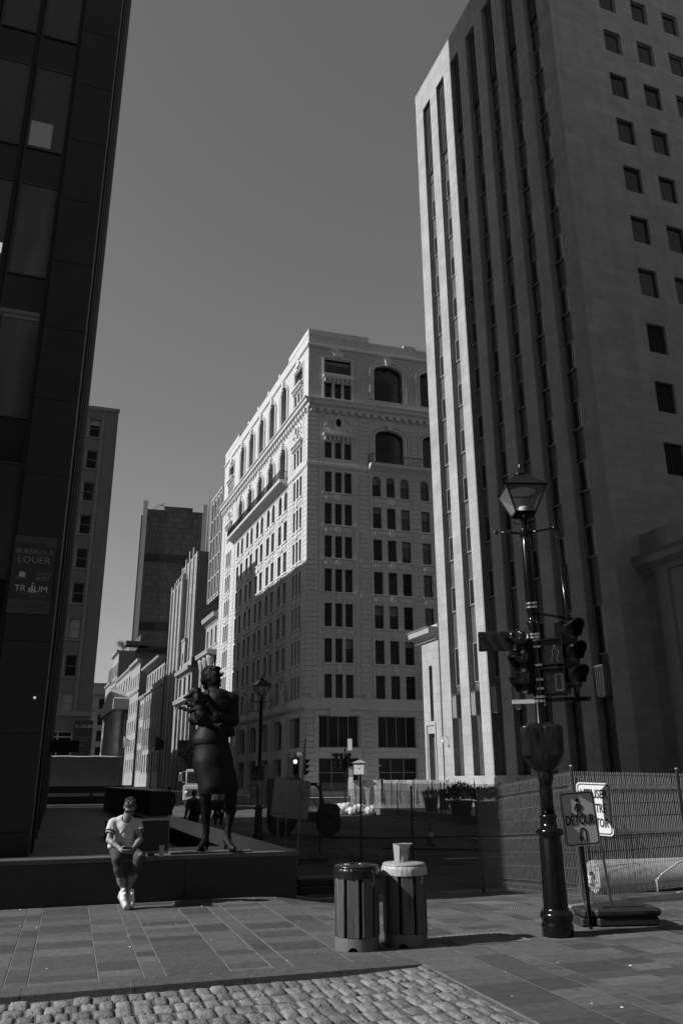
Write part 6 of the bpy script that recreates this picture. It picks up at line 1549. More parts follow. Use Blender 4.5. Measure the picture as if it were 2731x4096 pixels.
    sdf_mesh([('e', (-0.19, -0.03, 0.80), (0.055, 0.09, 0.05), None, 0)], 0.007, 'shirt_tail', MT['shirt'], t, ME, T=TM)
    # shoes
    def shoe(h, to):
        h = Vector(h); to = Vector(to); d = (to - h).normalized(); n = Vector((0, 0, 1)); n = (n - d * n.dot(d)).normalized(); L = (to - h).length
        P = [('c', tuple(h + n * 0.035), tuple(h + d * L * 0.5 + n * 0.03), .043, .042, .02), ('c', tuple(h + d * L * 0.45 + n * 0.02), tuple(to + n * 0.008), .044, .038, .02), ('c', tuple(h + n * 0.05), tuple(h + n * 0.095 - d * 0.0), .040, .036, .02), ('c', tuple(h + d * L * 0.25 + n * 0.06), tuple(h + d * L * 0.32 + n * 0.085), .034, .028, .02)]
        S_ = sdf_mesh(P, 0.0065, 'shoe', MT['shoe'], t, ME, T=TM)
        P = [('c', tuple(h - n * 0.012 - d * 0.006), tuple(h + d * L * 0.5 - n * 0.010), .040, .036, .01), ('c', tuple(h + d * L * 0.5 - n * 0.012), tuple(to - n * 0.022), .040, .036, .01)]
        sdf_mesh(P, 0.0065, 'sole', MT['sole'], S_, ME, T=TM)
        mb = MB(); s = d.cross(n)
        for k in range(4):
            c = h + d * L * (0.42 + 0.1 * k) + n * (0.075 - 0.008 * k); mb.tube([TM(*(c - s * 0.022 - n * 0.004)), TM(*(c + n * 0.002)), TM(*(c + s * 0.022 - n * 0.004))], 0.004, 5)
        mb.build('laces', MT['sole'], S_, ME)
    shoe((-0.028, 0.305, 0.165), (0.035, 0.435, 0.055)); shoe((0.105, 0.275, 0.150), (0.115, 0.40, 0.055))
    ph = thing('phone', 'black phone held in the hands of the seated man', 'phone', TM(0.01, 0.275, 0.77))
    po = TM(0.01, 0.275, 0.77); mb = MB()
    Tp = lambda a, b, z: TM(0.01 + a, 0.27 - b * 0.75 + z * 0.6, 0.775 + b * 0.6 + z * 0.75)
    mb.bbox(-0.066, 0.066, -0.034, 0.036, -0.004, 0.004, 0.003, 0, Tp); mb.build('phone_body', MT['phone'], ph, po)
man()
c = TM(0.54, -0.06, 0.63); t = thing('paper_cup', 'tall pale paper cup standing on the granite wall beside the seated man', 'cup', c)
m = MB(); m.lathe([(0.030, 0), (0.031, 0.004), (0.042, 0.142), (0.0445, 0.146), (0.0435, 0.152), (0.040, 0.150), (0.038, 0.10), (0.0, 0.09)], 24, caps=True); m.build('cup_body', MT['cup'], t)
c = TM(0.45, -0.30, 0.63); t = thing('notice_panel', 'flat dark notice panel standing on the granite wall behind the paper cup', 'sign', c)
m = MB(); m.box(0.16, 0.66, -0.31, -0.29, 0.69, 1.125, 0, TM); m.build('panel', MT['granitewall'], t, c); m = MB(); m.box(0.66, 0.668, -0.312, -0.288, 0.69, 1.13, 0, TM); m.box(0.16, 0.66, -0.312, -0.288, 1.125, 1.131, 0, TM); m.box(0.16, 0.66, -0.312, -0.286, 0.665, 0.69, 0, TM); m.build('frame', MT['galvdark'], t, c); m = MB(); m.box(0.36, 0.46, -0.36, -0.24, 0.631, 0.67, 0, TM); m.build('foot', MT['rubber'], t, c)

# ================================================================ bronze statue of a woman with a poodle
SO = (-2.098, 13.58, 0.665)
sp_ = thing('statue_plinth', 'low polished granite plinth under the bronze statue', 'plinth', (-2.0, 13.8, 0.63))
m = MB(); m.bbox(-1.98, -0.72, -1.05, -0.06, 0.45, 0.662, 0.008, 0, TW); m.build('slab', MT['granitetop'], sp_, (-2.0, 13.8, 0.63))
m = MB(); m.box(-1.8, -1.35, -0.14, -0.08, 0.6625, 0.668, 0, TW); m.build('plaque', MT['darkmetal'], sp_, (-2.0, 13.8, 0.63))
def statue():
    t = thing('statue', 'dark bronze statue of an elegant woman with a turned up face holding a poodle', 'statue', SO)
    Tst = lambda x, y, z: (SO[0] + 1.06 * x, SO[1] - 1.06 * y, SO[2] + z)
    m = MT['bronzest']; H = Vector((-0.075, 0.02, 2.67)); R = eul(radians(8), radians(0), radians(-62)); M3 = Matrix(R.tolist())
    def hp(x, y, z): return tuple(H + M3 @ Vector((x, y, z)))
    P = [('e', tuple(H), (0.105, 0.135, 0.15), R, 0), ('e', hp(0, 0.05, -0.08), (0.075, 0.085, 0.085), R, .04), ('c', hp(0, 0.10, -0.145), hp(0, 0.115, -0.15), .03, .026, .04), ('c', hp(0, 0.105, 0.03), hp(0, 0.205, 0.03), .022, .020, .025), ('c', hp(0, 0.125, -0.09), hp(0, 0.13, -0.09), .022, .02, .02), ('e', hp(0, 0.10, 0.075), (0.07, 0.03, 0.02), R, .03),
         ('e', hp(-.105, 0, -.02), (.015, .03, .045), R, .01), ('e', hp(.105, 0, -.02), (.015, .03, .045), R, .01),
         ('c', hp(0, -0.02, -0.1), (-0.045, 0, 2.42), .068, .078, .03),
         ('c', (-0.20, 0, 2.35), (0.24, 0, 2.345), .075, .075, .08), ('c', (0.0, 0.02, 2.30), (-0.02, 0.0, 1.88), .185, .165, .08), ('c', (-0.03, 0, 1.86), (-0.06, 0, 1.62), .19, .26, .06),
         # arms
         ('c', (-0.235, 0, 2.33), (-0.315, 0.06, 1.98), .075, .072, .05), ('c', (-0.315, 0.06, 1.98), (-0.06, 0.25, 1.93), .072, .055, .04), ('c', (-0.06, 0.25, 1.93), (0.11, 0.27, 1.86), .045, .045, .03),
         ('c', (0.265, 0, 2.32), (0.285, 0.05, 1.97), .080, .078, .05), ('c', (0.285, 0.05, 1.97), (0.06, 0.27, 2.03), .075, .055, .04), ('c', (0.06, 0.27, 2.04), (-0.08, 0.30, 2.20), .048, .042, .03),
         # legs and shoes
         ('c', (-0.10, 0, 0.95), (-0.105, 0.0, 0.74), .105, .082, .03), ('c', (-0.105, -0.01, 0.74), (-0.09, -0.03, 0.56), .082, .076, .03), ('c', (-0.09, -0.03, 0.56), (-0.07, -0.02, 0.27), .076, .043, .03), ('c', (-0.07, -0.02, 0.27), (-0.075, 0.0, 0.14), .045, .055, .03), ('c', (-0.075, 0.03, 0.13), (-0.105, 0.20, 0.045), .052, .048, .03), ('c', (-0.105, 0.20, 0.04), (-0.12, 0.27, 0.03), .046, .035, .02), ('c', (-0.06, -0.06, 0.12), (-0.055, -0.07, 0.0), .030, .020, .02), ('c', (-0.11, 0.22, 0.01), (-0.07, 0.1, 0.01), .035, .02, .02),
         ('c', (0.27, 0, 0.95), (0.285, 0.0, 0.76), .105, .085, .03), ('c', (0.285, -0.01, 0.76), (0.285, -0.03, 0.58), .084, .078, .03), ('c', (0.285, -0.03, 0.58), (0.255, -0.02, 0.28), .078, .044, .03), ('c', (0.255, -0.02, 0.28), (0.255, 0.0, 0.14), .046, .055, .03), ('c', (0.255, 0.02, 0.13), (0.345, 0.17, 0.045), .052, .048, .03), ('c', (0.345, 0.17, 0.04), (0.385, 0.22, 0.03), .046, .036, .02), ('c', (0.235, -0.05, 0.12), (0.22, -0.07, 0.0), .030, .020, .02), ('c', (0.35, 0.18, 0.01), (0.3, 0.08, 0.01), .035, .02, .02)]
    for k in range(4):
        a = Vector((0.12, 0.28, 1.875 - 0.022 * k)); P += [('c', tuple(a), tuple(a + Vector((0.07, -0.01, -0.03))), .015, .013, .008), ('c', tuple(a + Vector((0.07, -0.01, -0.03))), tuple(a + Vector((0.10, -0.02, -0.06))), .013, .010, .003)]
        a = Vector((-0.085, 0.31, 2.215 - 0.02 * k)); P += [('c', tuple(a), tuple(a + Vector((-0.055, 0.02, 0.035 - 0.01 * k))), .015, .012, .008), ('c', tuple(a + Vector((-0.055, 0.02, 0.035 - 0.01 * k))), tuple(a + Vector((-0.07, 0.01, 0.005))), .012, .010, .003)]
    P += [('c', (0.10, 0.29, 1.89), (0.15, 0.31, 1.90), .016, .012, .01), ('c', (-0.06, 0.30, 2.23), (-0.085, 0.32, 2.275), .016, .012, .01)]
    sdf_mesh(P, 0.0125, 'body', m, t, SO, T=Tst)
    # hair: rolled waves, curls on top, bun
    Hh = [('e', hp(0, -0.035, 0.035), (0.118, 0.14, 0.135), R, 0), ('e', hp(0, -0.12, -0.02), (0.10, 0.09, 0.11), R, .03), ('e', hp(0, -0.125, -0.13), (0.075, 0.055, 0.05), R, .02), ('e', hp(0, 0.10, 0.125), (0.085, 0.055, 0.045), R, .015), ('e', hp(0, 0.03, 0.15), (0.09, 0.06, 0.045), R, .03), ('e', hp(0, -0.06, 0.16), (0.095, 0.07, 0.05), R, .03), ('e', hp(0, -0.13, 0.10), (0.09, 0.06, 0.07), R, .03), ('e', hp(0, 0.15, -0.02), (0.10, 0.09, 0.11), R, -.01)]
    sdf_mesh(Hh, 0.0125, 'hair', m, t, SO, disp=0.0025, dfreq=26, T=Tst)
    G = [('e', hp(-0.05, 0.125, 0.03), (0.045, 0.02, 0.035), R, 0), ('e', hp(0.05, 0.125, 0.03), (0.045, 0.02, 0.035), R, 0), ('c', hp(-0.09, 0.11, 0.045), hp(0.09, 0.11, 0.045), .008, .008, .005)]
    sdf_mesh(G, 0.0075, 'eyelids', m, t, SO, T=Tst)
    # jacket with peplum and collar
    J = [('c', (-0.205, 0, 2.345), (0.245, 0, 2.335), .088, .088, .08), ('c', (0.015, 0.02, 2.28), (-0.01, 0.0, 1.90), .215, .188, .08), ('e', (-0.08, 0.13, 2.2), (0.10, 0.09, 0.10), None, .05), ('e', (0.10, 0.13, 2.2), (0.10, 0.09, 0.10), None, .05),
         ('c', (-0.03, 0, 1.87), (-0.065, 0, 1.66), .225, .29, .05), ('e', (-0.065, 0, 1.50), (0.40, 0.36, 0.13), None, -.01),
         ('c', (-0.235, 0, 2.33), (-0.315, 0.06, 1.98), .088, .082, .04), ('c', (-0.315, 0.06, 1.98), (-0.08, 0.24, 1.935), .082, .068, .03), ('c', (0.25, 0, 2.325), (0.27, 0.05, 1.97), .100, .096, .04), ('c', (0.288, 0.05, 1.97), (0.09, 0.25, 2.025), .086, .066, .03),
         ('c', (-0.13, 0.10, 2.43), (-0.02, 0.20, 2.20), .030, .024, .03), ('c', (0.06, 0.10, 2.43), (0.02, 0.20, 2.20), .030, .024, .03), ('e', (-0.045, 0.14, 2.43), (0.06, 0.09, 0.10), None, -.01),
         ('c', (0.12, 0.20, 2.25), (0.22, 0.17, 2.25), .016, .016, .02)]
    sdf_mesh(J, 0.0125, 'jacket', m, t, SO, disp=0.003, dfreq=11, T=Tst)
    SKt = [('c', (-0.055, 0, 1.68), (-0.02, 0, 1.35), .262, .295, .06), ('c', (-0.02, 0, 1.35), (0.085, 0, 0.96), .295, .305, .06), ('e', (0.085, 0, 0.60), (0.5, 0.5, 0.265), None, -.01), ('c', (-0.1, .16, 1.3), (0.0, .2, 0.95), .1, .11, .08)]
    sdf_mesh(SKt, 0.0135, 'skirt', m, t, SO, disp=0.003, dfreq=8, T=Tst)
    mb = MB(); k = 60
    for (cx, rx, ry, z0, dz) in ((-0.068, 0.285, 0.26, 1.625, 0.035),): mb.tube([Tst(cx + rx * cos(2 * pi * i / k), ry * sin(2 * pi * i / k), z0 + dz * -cos(2 * pi * i / k)) for i in range(k)], 0.010, 5, closed=True)
    mb.build('hem_trim', m, t, SO)
    B_ = [('c', (0.20, 0.05, 1.88), (0.24, 0.03, 1.78), .07, .075, .03)]; sdf_mesh(B_, 0.0135, 'handbag', m, t, SO, T=Tst)
    mb = MB(); mb.tube([Tst(0.165, 0.04, 2.43), Tst(0.20, 0.13, 2.30), Tst(0.215, 0.15, 2.1), Tst(0.215, 0.08, 1.85)], 0.010, 6); mb.build('bag_strap', m, t, SO)
    # the poodle
    D = [('c', (-0.17, 0.24, 2.04), (-0.19, 0.25, 2.26), .115, .105, .05), ('c', (-0.19, 0.24, 2.24), (-0.27, 0.24, 2.38), .09, .075, .05), ('e', (-0.30, 0.24, 2.40), (.085, .075, .085), None, .03), ('e', (-0.285, 0.24, 2.455), (.075, .08, .04), None, .02), ('c', (-0.35, 0.24, 2.375), (-0.445, 0.25, 2.325), .042, .026, .03), ('e', (-0.455, 0.25, 2.335), (.018, .016, .014), None, .01),
         ('c', (-0.25, 0.32, 2.41), (-0.235, 0.33, 2.27), .040, .058, .02), ('c', (-0.255, 0.16, 2.41), (-0.24, 0.15, 2.27), .04, .055, .02),
         ('c', (-0.24, 0.29, 2.14), (-0.36, 0.31, 2.10), .040, .030, .03), ('c', (-0.36, 0.31, 2.10), (-0.50, 0.31, 2.155), .030, .024, .02), ('c', (-0.50, 0.31, 2.155), (-0.545, 0.31, 2.145), .028, .018, .02), ('c', (-0.26, 0.22, 2.22), (-0.38, 0.22, 2.20), .036, .028, .03), ('c', (-0.38, 0.22, 2.20), (-0.44, 0.22, 2.235), .028, .022, .02), ('c', (-0.44, 0.22, 2.235), (-0.485, 0.22, 2.225), .026, .018, .02), ('c', (-0.05, 0.24, 2.0), (0.03, 0.26, 1.97), .09, .06, .04)]
    dg = sdf_mesh(D, 0.011, 'dog', m, t, SO, disp=0.004, dfreq=30, T=Tst)
statue()

# ================================================================ people farther off
def walker(label, loc, az, cl, leg, skin='skin', helmet=False, pack=False, crouch=False, h=1.75, stride=0.25, vest=False):
    t = thing('person', label, 'person', loc, -radians(az)); k = h / 1.75
    if crouch:
        P = [('c', (-.12, .0, .35), (-.14, .38, .48), .10, .08, .05), ('c', (-.14, .38, .48), (-.14, .2, .08), .08, .055, .04), ('c', (.12, 0, .35), (.14, .36, .46), .10, .08, .05), ('c', (.14, .36, .46), (.14, .2, .08), .08, .055, .04), ('c', (-.14, .2, .05), (-.14, .38, .04), .05, .04, .03), ('c', (.14, .2, .05), (.14, .38, .04), .05, .04, .03)]
        U = [('c', (0, 0, .4), (0, .22, .85), .15, .17, .08), ('c', (-.2, .22, .88), (-.2, .45, .6), .065, .05, .04), ('c', (.2, .22, .88), (.2, .45, .6), .065, .05, .04)]
        Hd = (0, .36, 1.1); B = [('c', (0, .28, .95), (0, .34, 1.05), .06, .06, .03), ('e', Hd, (.085, .10, .12), None, .02), ('c', (-.2, .45, .6), (-.12, .55, .45), .04, .035, .02), ('c', (.2, .45, .6), (.12, .55, .45), .04, .035, .02)]
    else:
        s = stride
        P = [('c', (-.09, 0, .92), (-.10, s * .5, .5), .10, .07, .05), ('c', (-.10, s * .5, .5), (-.10, s * .45, .08), .068, .045, .03), ('c', (.09, 0, .92), (.10, -s * .2, .5), .10, .07, .05), ('c', (.10, -s * .2, .5), (.10, -s, .12), .068, .045, .03), ('c', (-.10, s * .45, .05), (-.10, s * .45 + .18, .035), .05, .04, .02), ('c', (.10, -s, .07), (.10, -s + .18, .035), .05, .04, .02)]
        U = [('c', (0, 0, .95), (0, .02, 1.36), .145, .155, .08), ('c', (-.18, .02, 1.4), (.18, .02, 1.4), .07, .07, .06), ('c', (-.21, .02, 1.38), (-.25, .0, 1.10), .062, .052, .03), ('c', (.21, .02, 1.38), (.25, .0, 1.10), .062, .052, .03), ('c', (-.25, 0, 1.1), (-.24, .12, .90), .052, .045, .03), ('c', (.25, 0, 1.1), (.24, .12, .9), .052, .045, .03)]
        Hd = (0, .05, 1.62); B = [('c', (0, .02, 1.42), (0, .04, 1.54), .06, .055, .03), ('e', Hd, (.078, .095, .115), None, .02), ('e', (0, .14, 1.60), (.015, .02, .02), None, .01), ('c', (-.24, .12, .9), (-.23, .16, .80), .038, .035, .02), ('c', (.24, .12, .9), (.23, .16, .80), .038, .035, .02)]
        for sd_ in (-1, 1):
            for q in range(4): B.append(('c', (sd_ * .23, .155 + .012 * q, .80), (sd_ * .225, .165 + .012 * q, .735), .011, .009, .006))
    for nme, pr, mm in (('body', B, skin), ('jacket', U, cl), ('trousers', P, leg)): sdf_mesh(pr, 0.022, nme, MT[mm], t, T=lambda x, y, z: (x * k, y * k, z * k))
    if helmet: 
        m = MB(); m.lathe([(0.14, 0), (0.115, 0.02), (0.11, 0.06), (0.07, 0.115), (0, 0.13)], 14, (Hd[0], Hd[1], Hd[2] + .02), caps=False); m.build('helmet', MT['signwhite'], t)
    else:
        sdf_mesh([('e', (Hd[0], Hd[1] - .015, Hd[2] + .035), (.088, .10, .10), None, 0), ('e', (Hd[0], Hd[1] + .10, Hd[2] - .03), (.08, .06, .09), None, -.01)], 0.02, 'hair', MT['hair'], t, T=lambda x, y, z: (x * k, y * k, z * k))
    if pack: sdf_mesh([('e', (0, -.22, 1.2), (.17, .14, .26), None, 0), ('e', (0, -.30, 1.1), (.12, .08, .13), None, .04)], 0.025, 'backpack', MT['cloth'], t, T=lambda x, y, z: (x * k, y * k, z * k))
    if vest:
        m = MB()
        for s_ in (-1, 1): m.tube([(s_ * .09, .20, 1.45), (s_ * .08, .20, 1.2), (s_ * .09, .18, .98)], .02, 5)
        m.build('reflective_strap', MT['signwhite'], t)
def at(az, d, z=-0.2): return (d * sin(radians(az)), d * cos(radians(az)), z)
walker('man in dark clothes walking away, left of the white truck', at(-11.6, 38), -20, 'cloth', 'cloth', h=1.68)
walker('person with a large dark backpack, seen just left of the statue legs', at(-9.95, 27, -0.2), -35, 'clothmid', 'cloth', pack=True, h=1.62)
walker('worker in a white helmet and bright vest seen between the statue legs', at(-8.1, 47, -0.2), 175, 'clothlight', 'clothmid', helmet=True, vest=True, h=1.78)
walker('dark clothed worker crouching on the road works seen between the statue legs', at(-8.45, 39, -0.2), 150, 'cloth', 'cloth', crouch=True)
# ================================================================ signs by the road works
o = (-1.12, 18.8, -0.1); t = thing('blank_sign', 'large blank sign back with a scrawl on a leaning perforated post', 'sign', o)
Tq, xd, up = plate(t, o, (-1.16, 18.9, 1.30), 176, radians(-5), 0.82, 0.82, MT['signback'], None, 0.07)
text('Level', 0.13, Tq(-0.38, 0.003, -0.36), xd, up, MT['ink'], t, o, 'LEFT', shear=0.3)
m = MB(); p0, p1 = Vector((-1.02, 18.72, -0.1)), Vector((-0.84, 18.70, 2.58)); m.tube([p0, p1], 0.033, 4, 0, False)
m.build('post', MT['galvdark'], t, o); m = MB()
for k in range(24):
    c = p0 + (p1 - p0) * (0.06 + 0.038 * k); m.box(c.x - 0.009, c.x + 0.009, c.y - 0.030, c.y - 0.026, c.z - 0.009, c.z + 0.009)
m.build('post_holes', MT['ink'], t, o)
m = MB(); rr = random.Random(3)
for k in range(26): 
    x, z = rr.uniform(0.12, 0.34), rr.uniform(-0.05, 0.27); m.prism([(x, z), (x + rr.uniform(.02, .06), z), (x + rr.uniform(.02, .06), z + rr.uniform(.01, .04)), (x, z + .03)], Tq, 0.001, 0.003)
m.build('sticker_residue', MT['greyframe'], t, o)
o = (-1.45, 19.6, -0.1); t = thing('works_sign', 'dark works sign half hidden behind the large blank sign back', 'sign', o)
Tq, xd, up = plate(t, o, (-1.36, 19.6, 1.33), 180, radians(2), 0.80, 0.82, MT['rimgrey'], MT['ink'], 0.06)
text('TR', 0.24, Tq(-0.27, 0.003, 0.10), xd, up, MT['ink'], t, o, 'LEFT')
m = MB(); m.tube([(-1.33, 19.64, -0.1), (-1.28, 19.64, 2.3)], 0.028, 4, 0, False); m.tube([(-1.50, 19.64, -0.1), (-1.5, 19.64, 1.0)], 0.028, 4, 0, False); m.build('post', MT['galvdark'], t, o)
# parking sign on the second lantern post
o = (-2.95, 30.0, 1.0); t = thing('parking_sign', 'two sided parking pay sign with car and tree drawing on the second lantern post', 'sign', o)
Tq, xd, up = plate(t, o, (-3.05, 29.9, 1.50), 172, 0, 0.46, 1.30, MT['signback'], MT['bannerdark'], 0.03)
m = MB(); m.box(-0.225, 0.225, 0.003, 0.006, 0.18, 0.68, 0, Tq); m.build('header', MT['bannerdark'], t, o)
m = MB()
def strokes(P, w=0.012):
    for a, b in zip(P[:-1], P[1:]):
        dv = Vector((b[0] - a[0], b[1] - a[1])); dv.normalize(); nx_, nz_ = -dv.y * w / 2, dv.x * w / 2
        m.prism([(a[0] - nx_, a[1] - nz_), (b[0] - nx_, b[1] - nz_), (b[0] + nx_, b[1] + nz_), (a[0] + nx_, a[1] + nz_)], Tq, 0.007, 0.010)
strokes([(-0.17, 0.30), (-0.17, 0.36), (-0.12, 0.37), (-0.09, 0.43), (0.0, 0.43), (0.03, 0.37), (0.06, 0.36), (0.06, 0.30), (-0.17, 0.30)]); strokes([(0.08, 0.33), (0.2, 0.33)]); strokes([(0.13, 0.33), (0.13, 0.46)])
strokes([(0.13 + 0.055 * cos(k * pi / 6), 0.55 + 0.09 * sin(k * pi / 6)) for k in range(13)])
for c in (-0.12, 0.01): strokes([(c + 0.03 * cos(k * pi / 4), 0.295 + 0.03 * sin(k * pi / 4)) for k in range(9)], 0.01)
for k in range(4): strokes([(-0.17 + 0.1 * k, 0.225), (-0.11 + 0.1 * k, 0.225)])
m.build('pictogram', MT['midink'], t, o)
m = MB(); rr = random.Random(5)
for k in range(5): m.box(-0.19, -0.19 + rr.uniform(0.1, 0.24), 0.003, 0.006, 0.12 - 0.035 * k, 0.135 - 0.035 * k, 0, Tq)
m.box(-0.21, 0.21, 0.003, 0.006, -0.155, -0.14, 0, Tq)
for k in range(6): m.box(-0.15, -0.15 + rr.uniform(0.15, 0.3), 0.003, 0.006, -0.22 - 0.03 * k, -0.21 - 0.03 * k, 0, Tq)
m.build('text_lines', MT['rimgrey'], t, o)
m = MB(); m.box(0.27, 0.60, -0.08, -0.07, -0.72, 0.72, 0, Tq); m.build('second_plate', MT['signback'], t, o)
m = MB(); m.box(0.66, 0.80, -0.02, -0.01, 0.12, 0.34, 0, Tq); m.box(0.66, 0.80, -0.02, -0.01, -0.02, 0.10, 0, Tq); m.build('small_plate', MT['signback'], t, o)
m = MB(); m.box(0.30, 0.34, -0.02, 0.13, 1.05, 2.15, 0, Tq); m.box(0.30, 0.33, -0.02, 0.13, 0.40 + 0.45, 1.02, 0, Tq); m.build('edge_on_plate', MT['signback'], t, o)
# ================================================================ compact tractor on the road works
VO = (-1.35, 33.0, -0.33); t = thing('compact_tractor', 'dark compact tractor with an open framed cab standing on the road works', 'tractor', VO)
T = lambda x, y, z: (VO[0] + x, VO[1] + y, VO[2] + z)
m = MB(); m.prism([(-1.55, 0.55), (0.95, 0.50), (1.22, 0.62), (1.25, 0.95), (1.1, 1.12), (0.45, 1.20), (0.35, 0.85), (-0.55, 0.85), (-0.62, 1.1), (-1.55, 1.1)], lambda a, n, z: T(a, n, z), -0.65, 0.65); m.build('body', MT['vehicle'], t, VO)
m = MB()
for y in (-0.6, 0.6): m.tube([T(-0.75, y, 1.1), T(-0.72, y, 1.86), T(0.30, y, 1.84), T(0.46, y, 1.62), T(0.58, y, 1.15)], 0.032, 6)
for x in (-0.72, 0.30): m.tube([T(x, -0.6, 1.85), T(x, 0.6, 1.85)], 0.03, 6)
m.build('cab_frame', MT['ink'], t, VO); m = MB(); m.bbox(-0.8, 0.36, -0.66, 0.66, 1.86, 1.92, 0.02, 0, T); m.build('cab_roof', MT['vehicle'], t, VO)
m = MB(); m.bbox(-0.55, -0.1, -0.25, 0.25, 0.85, 0.98, 0.03, 0, T); m.bbox(-0.6, -0.48, -0.25, 0.25, 0.95, 1.5, 0.03, 0, T); m.build('seat', MT['cloth'], t, VO)
m = MB(); m.tube([T(0.36, 0, 1.0), T(0.2, 0, 1.3)], 0.02, 6); m.lathe([(0.17, -0.015), (0.19, 0), (0.17, 0.015)], 16, T(0.2, 0, 1.32), caps=False); m.build('steering_wheel', MT['ink'], t, VO)
m = MB(); m.box(-1.5, -0.65, -0.67, -0.655, 0.6, 1.0, 0, T); m.build('side_panel', MT['rimgrey'], t, VO)
for x, y, r in ((-1.0, -0.72, 0.52), (-1.0, 0.72, 0.52), (0.80, -0.70, 0.47), (0.80, 0.70, 0.47)):
    Tw = lambda a, b, z, x=x, y=y, r=r: T(x + a, y + z, r + b)
    m = MB(); m.lathe([(r * 0.55, -0.14), (r * 0.93, -0.15), (r, -0.10), (r, 0.10), (r * 0.93, 0.15), (r * 0.55, 0.14)], 28, T=Tw, caps=False); w = m.build('wheel', MT['tyre'], t, VO)
    m = MB(); m.lathe([(r * 0.56, -0.09), (r * 0.4, -0.11), (0.1, -0.05), (0.1, -0.10), (0.0, -0.11)], 20, T=Tw, caps=False); m.lathe([(r * 0.56, 0.09), (0.0, 0.09)], 20, T=Tw, caps=False); m.build('rim', MT['vehicle'], w, VO)
# white truck far left
WO = at(-9.55, 64, -0.35); t = thing('white_truck', 'white truck cab with chrome mirrors partly hidden left of the statue legs', 'truck', WO); a_ = radians(-6)
T = lambda x, y, z: (WO[0] + x * cos(a_) - y * sin(a_), WO[1] + x * sin(a_) + y * cos(a_), WO[2] + z)
m = MB(); m.bbox(-1.1, 1.1, -1.0, 1.2, 0.6, 1.75, 0.10, 0, T); m.bbox(-1.05, 1.05, -0.7, 1.2, 1.7, 2.85, 0.10, 0, T); m.build('cab', MT['vehiclelight'], t, WO)
m = MB(); m.box(-0.9, 0.9, -0.712, -0.695, 1.85, 2.65, 0, T); m.build('windscreen', MT['glass'], t, WO)
m = MB(); m.box(-0.85, 0.85, -1.02, -1.005, 0.95, 1.45, 0, T); m.build('grille', MT['darkmetal'], t, WO)
for s_ in (-1, 1):
    m = MB(); m.tube([T(s_ * 1.06, -0.6, 1.9), T(s_ * 1.4, -0.7, 2.0), T(s_ * 1.4, -0.7, 2.6), T(s_ * 1.05, -0.6, 2.7)], 0.035, 6); m.bbox(s_ * 1.4 - 0.12, s_ * 1.4 + 0.12, -0.78, -0.7, 2.0, 2.55, 0.02, 0, T); m.build('mirror', MT['steel'], t, WO)
    m = MB(); m.lathe([(0.14, 0), (0.10, 0.05), (0, 0.06)], 12, T=lambda x, y, z, s_=s_: T(s_ * 0.8 + x, -1.0 - z, 1.2 + y), caps=False); m.build('headlight', MT['lampbulb'], t, WO)
    Tw = lambda a, b, z, s_=s_: T(s_ * 0.95 + z, 0.1 + a, 0.5 + b)
    m = MB(); m.lathe([(0.25, -0.15), (0.48, -0.15), (0.5, -0.1), (0.5, 0.1), (0.48, 0.15), (0.25, 0.15)], 20, T=Tw, caps=False); m.build('wheel', MT['tyre'], t, WO)
m = MB(); m.box(-1.2, 1.2, 1.3, 6.5, 0.7, 2.6, 0, T); m.build('box_body', MT['clothmid'], t, WO)
# heap of rubble bags
for k, (dx, dy, s_) in enumerate(((0, 0, 1), (0.9, 0.3, 0.85), (1.7, -0.1, 0.7), (0.6, -0.5, 0.7))):
    c = (0.05 + dx, 53.6 + dy, -0.38); t = thing('rubble_bag', ['largest white rubble bag of the sunlit heap below the clock', 'middle white rubble bag of the sunlit heap below the clock', 'rightmost white rubble bag of the sunlit heap below the clock', 'small white rubble bag lying in front of the sunlit heap'][k], 'bag', c, group='white rubble bags')
    sdf_mesh([('e', (0, 0, .3 * s_), (.55 * s_, .45 * s_, .36 * s_), None, 0), ('e', (.2 * s_, .1, .5 * s_), (.28 * s_, .25 * s_, .22 * s_), None, .08), ('e', (-.25 * s_, 0, .4 * s_), (.25 * s_, .3 * s_, .25 * s_), None, .05)], 0.05, 'sack', MT['stonebag'], t, disp=0.03, dfreq=9)
# street clock
CO = at(1.19, 54.5, -0.3); t = thing('street_clock', 'square four faced street clock on a thin dark post', 'clock', CO); a_ = radians(-14)
T = lambda x, y, z: (CO[0] + x * cos(a_) - y * sin(a_), CO[1] + x * sin(a_) + y * cos(a_), CO[2] + z)
m = MB(); m.lathe([(0.10, 0), (0.09, 0.3), (0.07, 0.35), (0.06, 2.2), (0.09, 2.25), (0.12, 2.3)], 12, CO); m.build('post', MT['blackpaint'], t, CO)
m = MB(); m.bbox(-0.36, 0.36, -0.36, 0.36, 2.28, 3.0, 0.02, 0, T); m.box(-0.45, 0.45, -0.45, 0.45, 3.0, 3.05, 0, T); V = [T(-.42, -.42, 3.05), T(.42, -.42, 3.05), T(.42, .42, 3.05), T(-.42, .42, 3.05), T(-.1, -.1, 3.2), T(.1, -.1, 3.2), T(.1, .1, 3.2), T(-.1, .1, 3.2)]; m.hexa(V); m.tube([T(0, 0, 3.2), T(0, 0, 3.42)], [0.04, 0.01], 6); m.build('case', MT['greyframe'], t, CO)
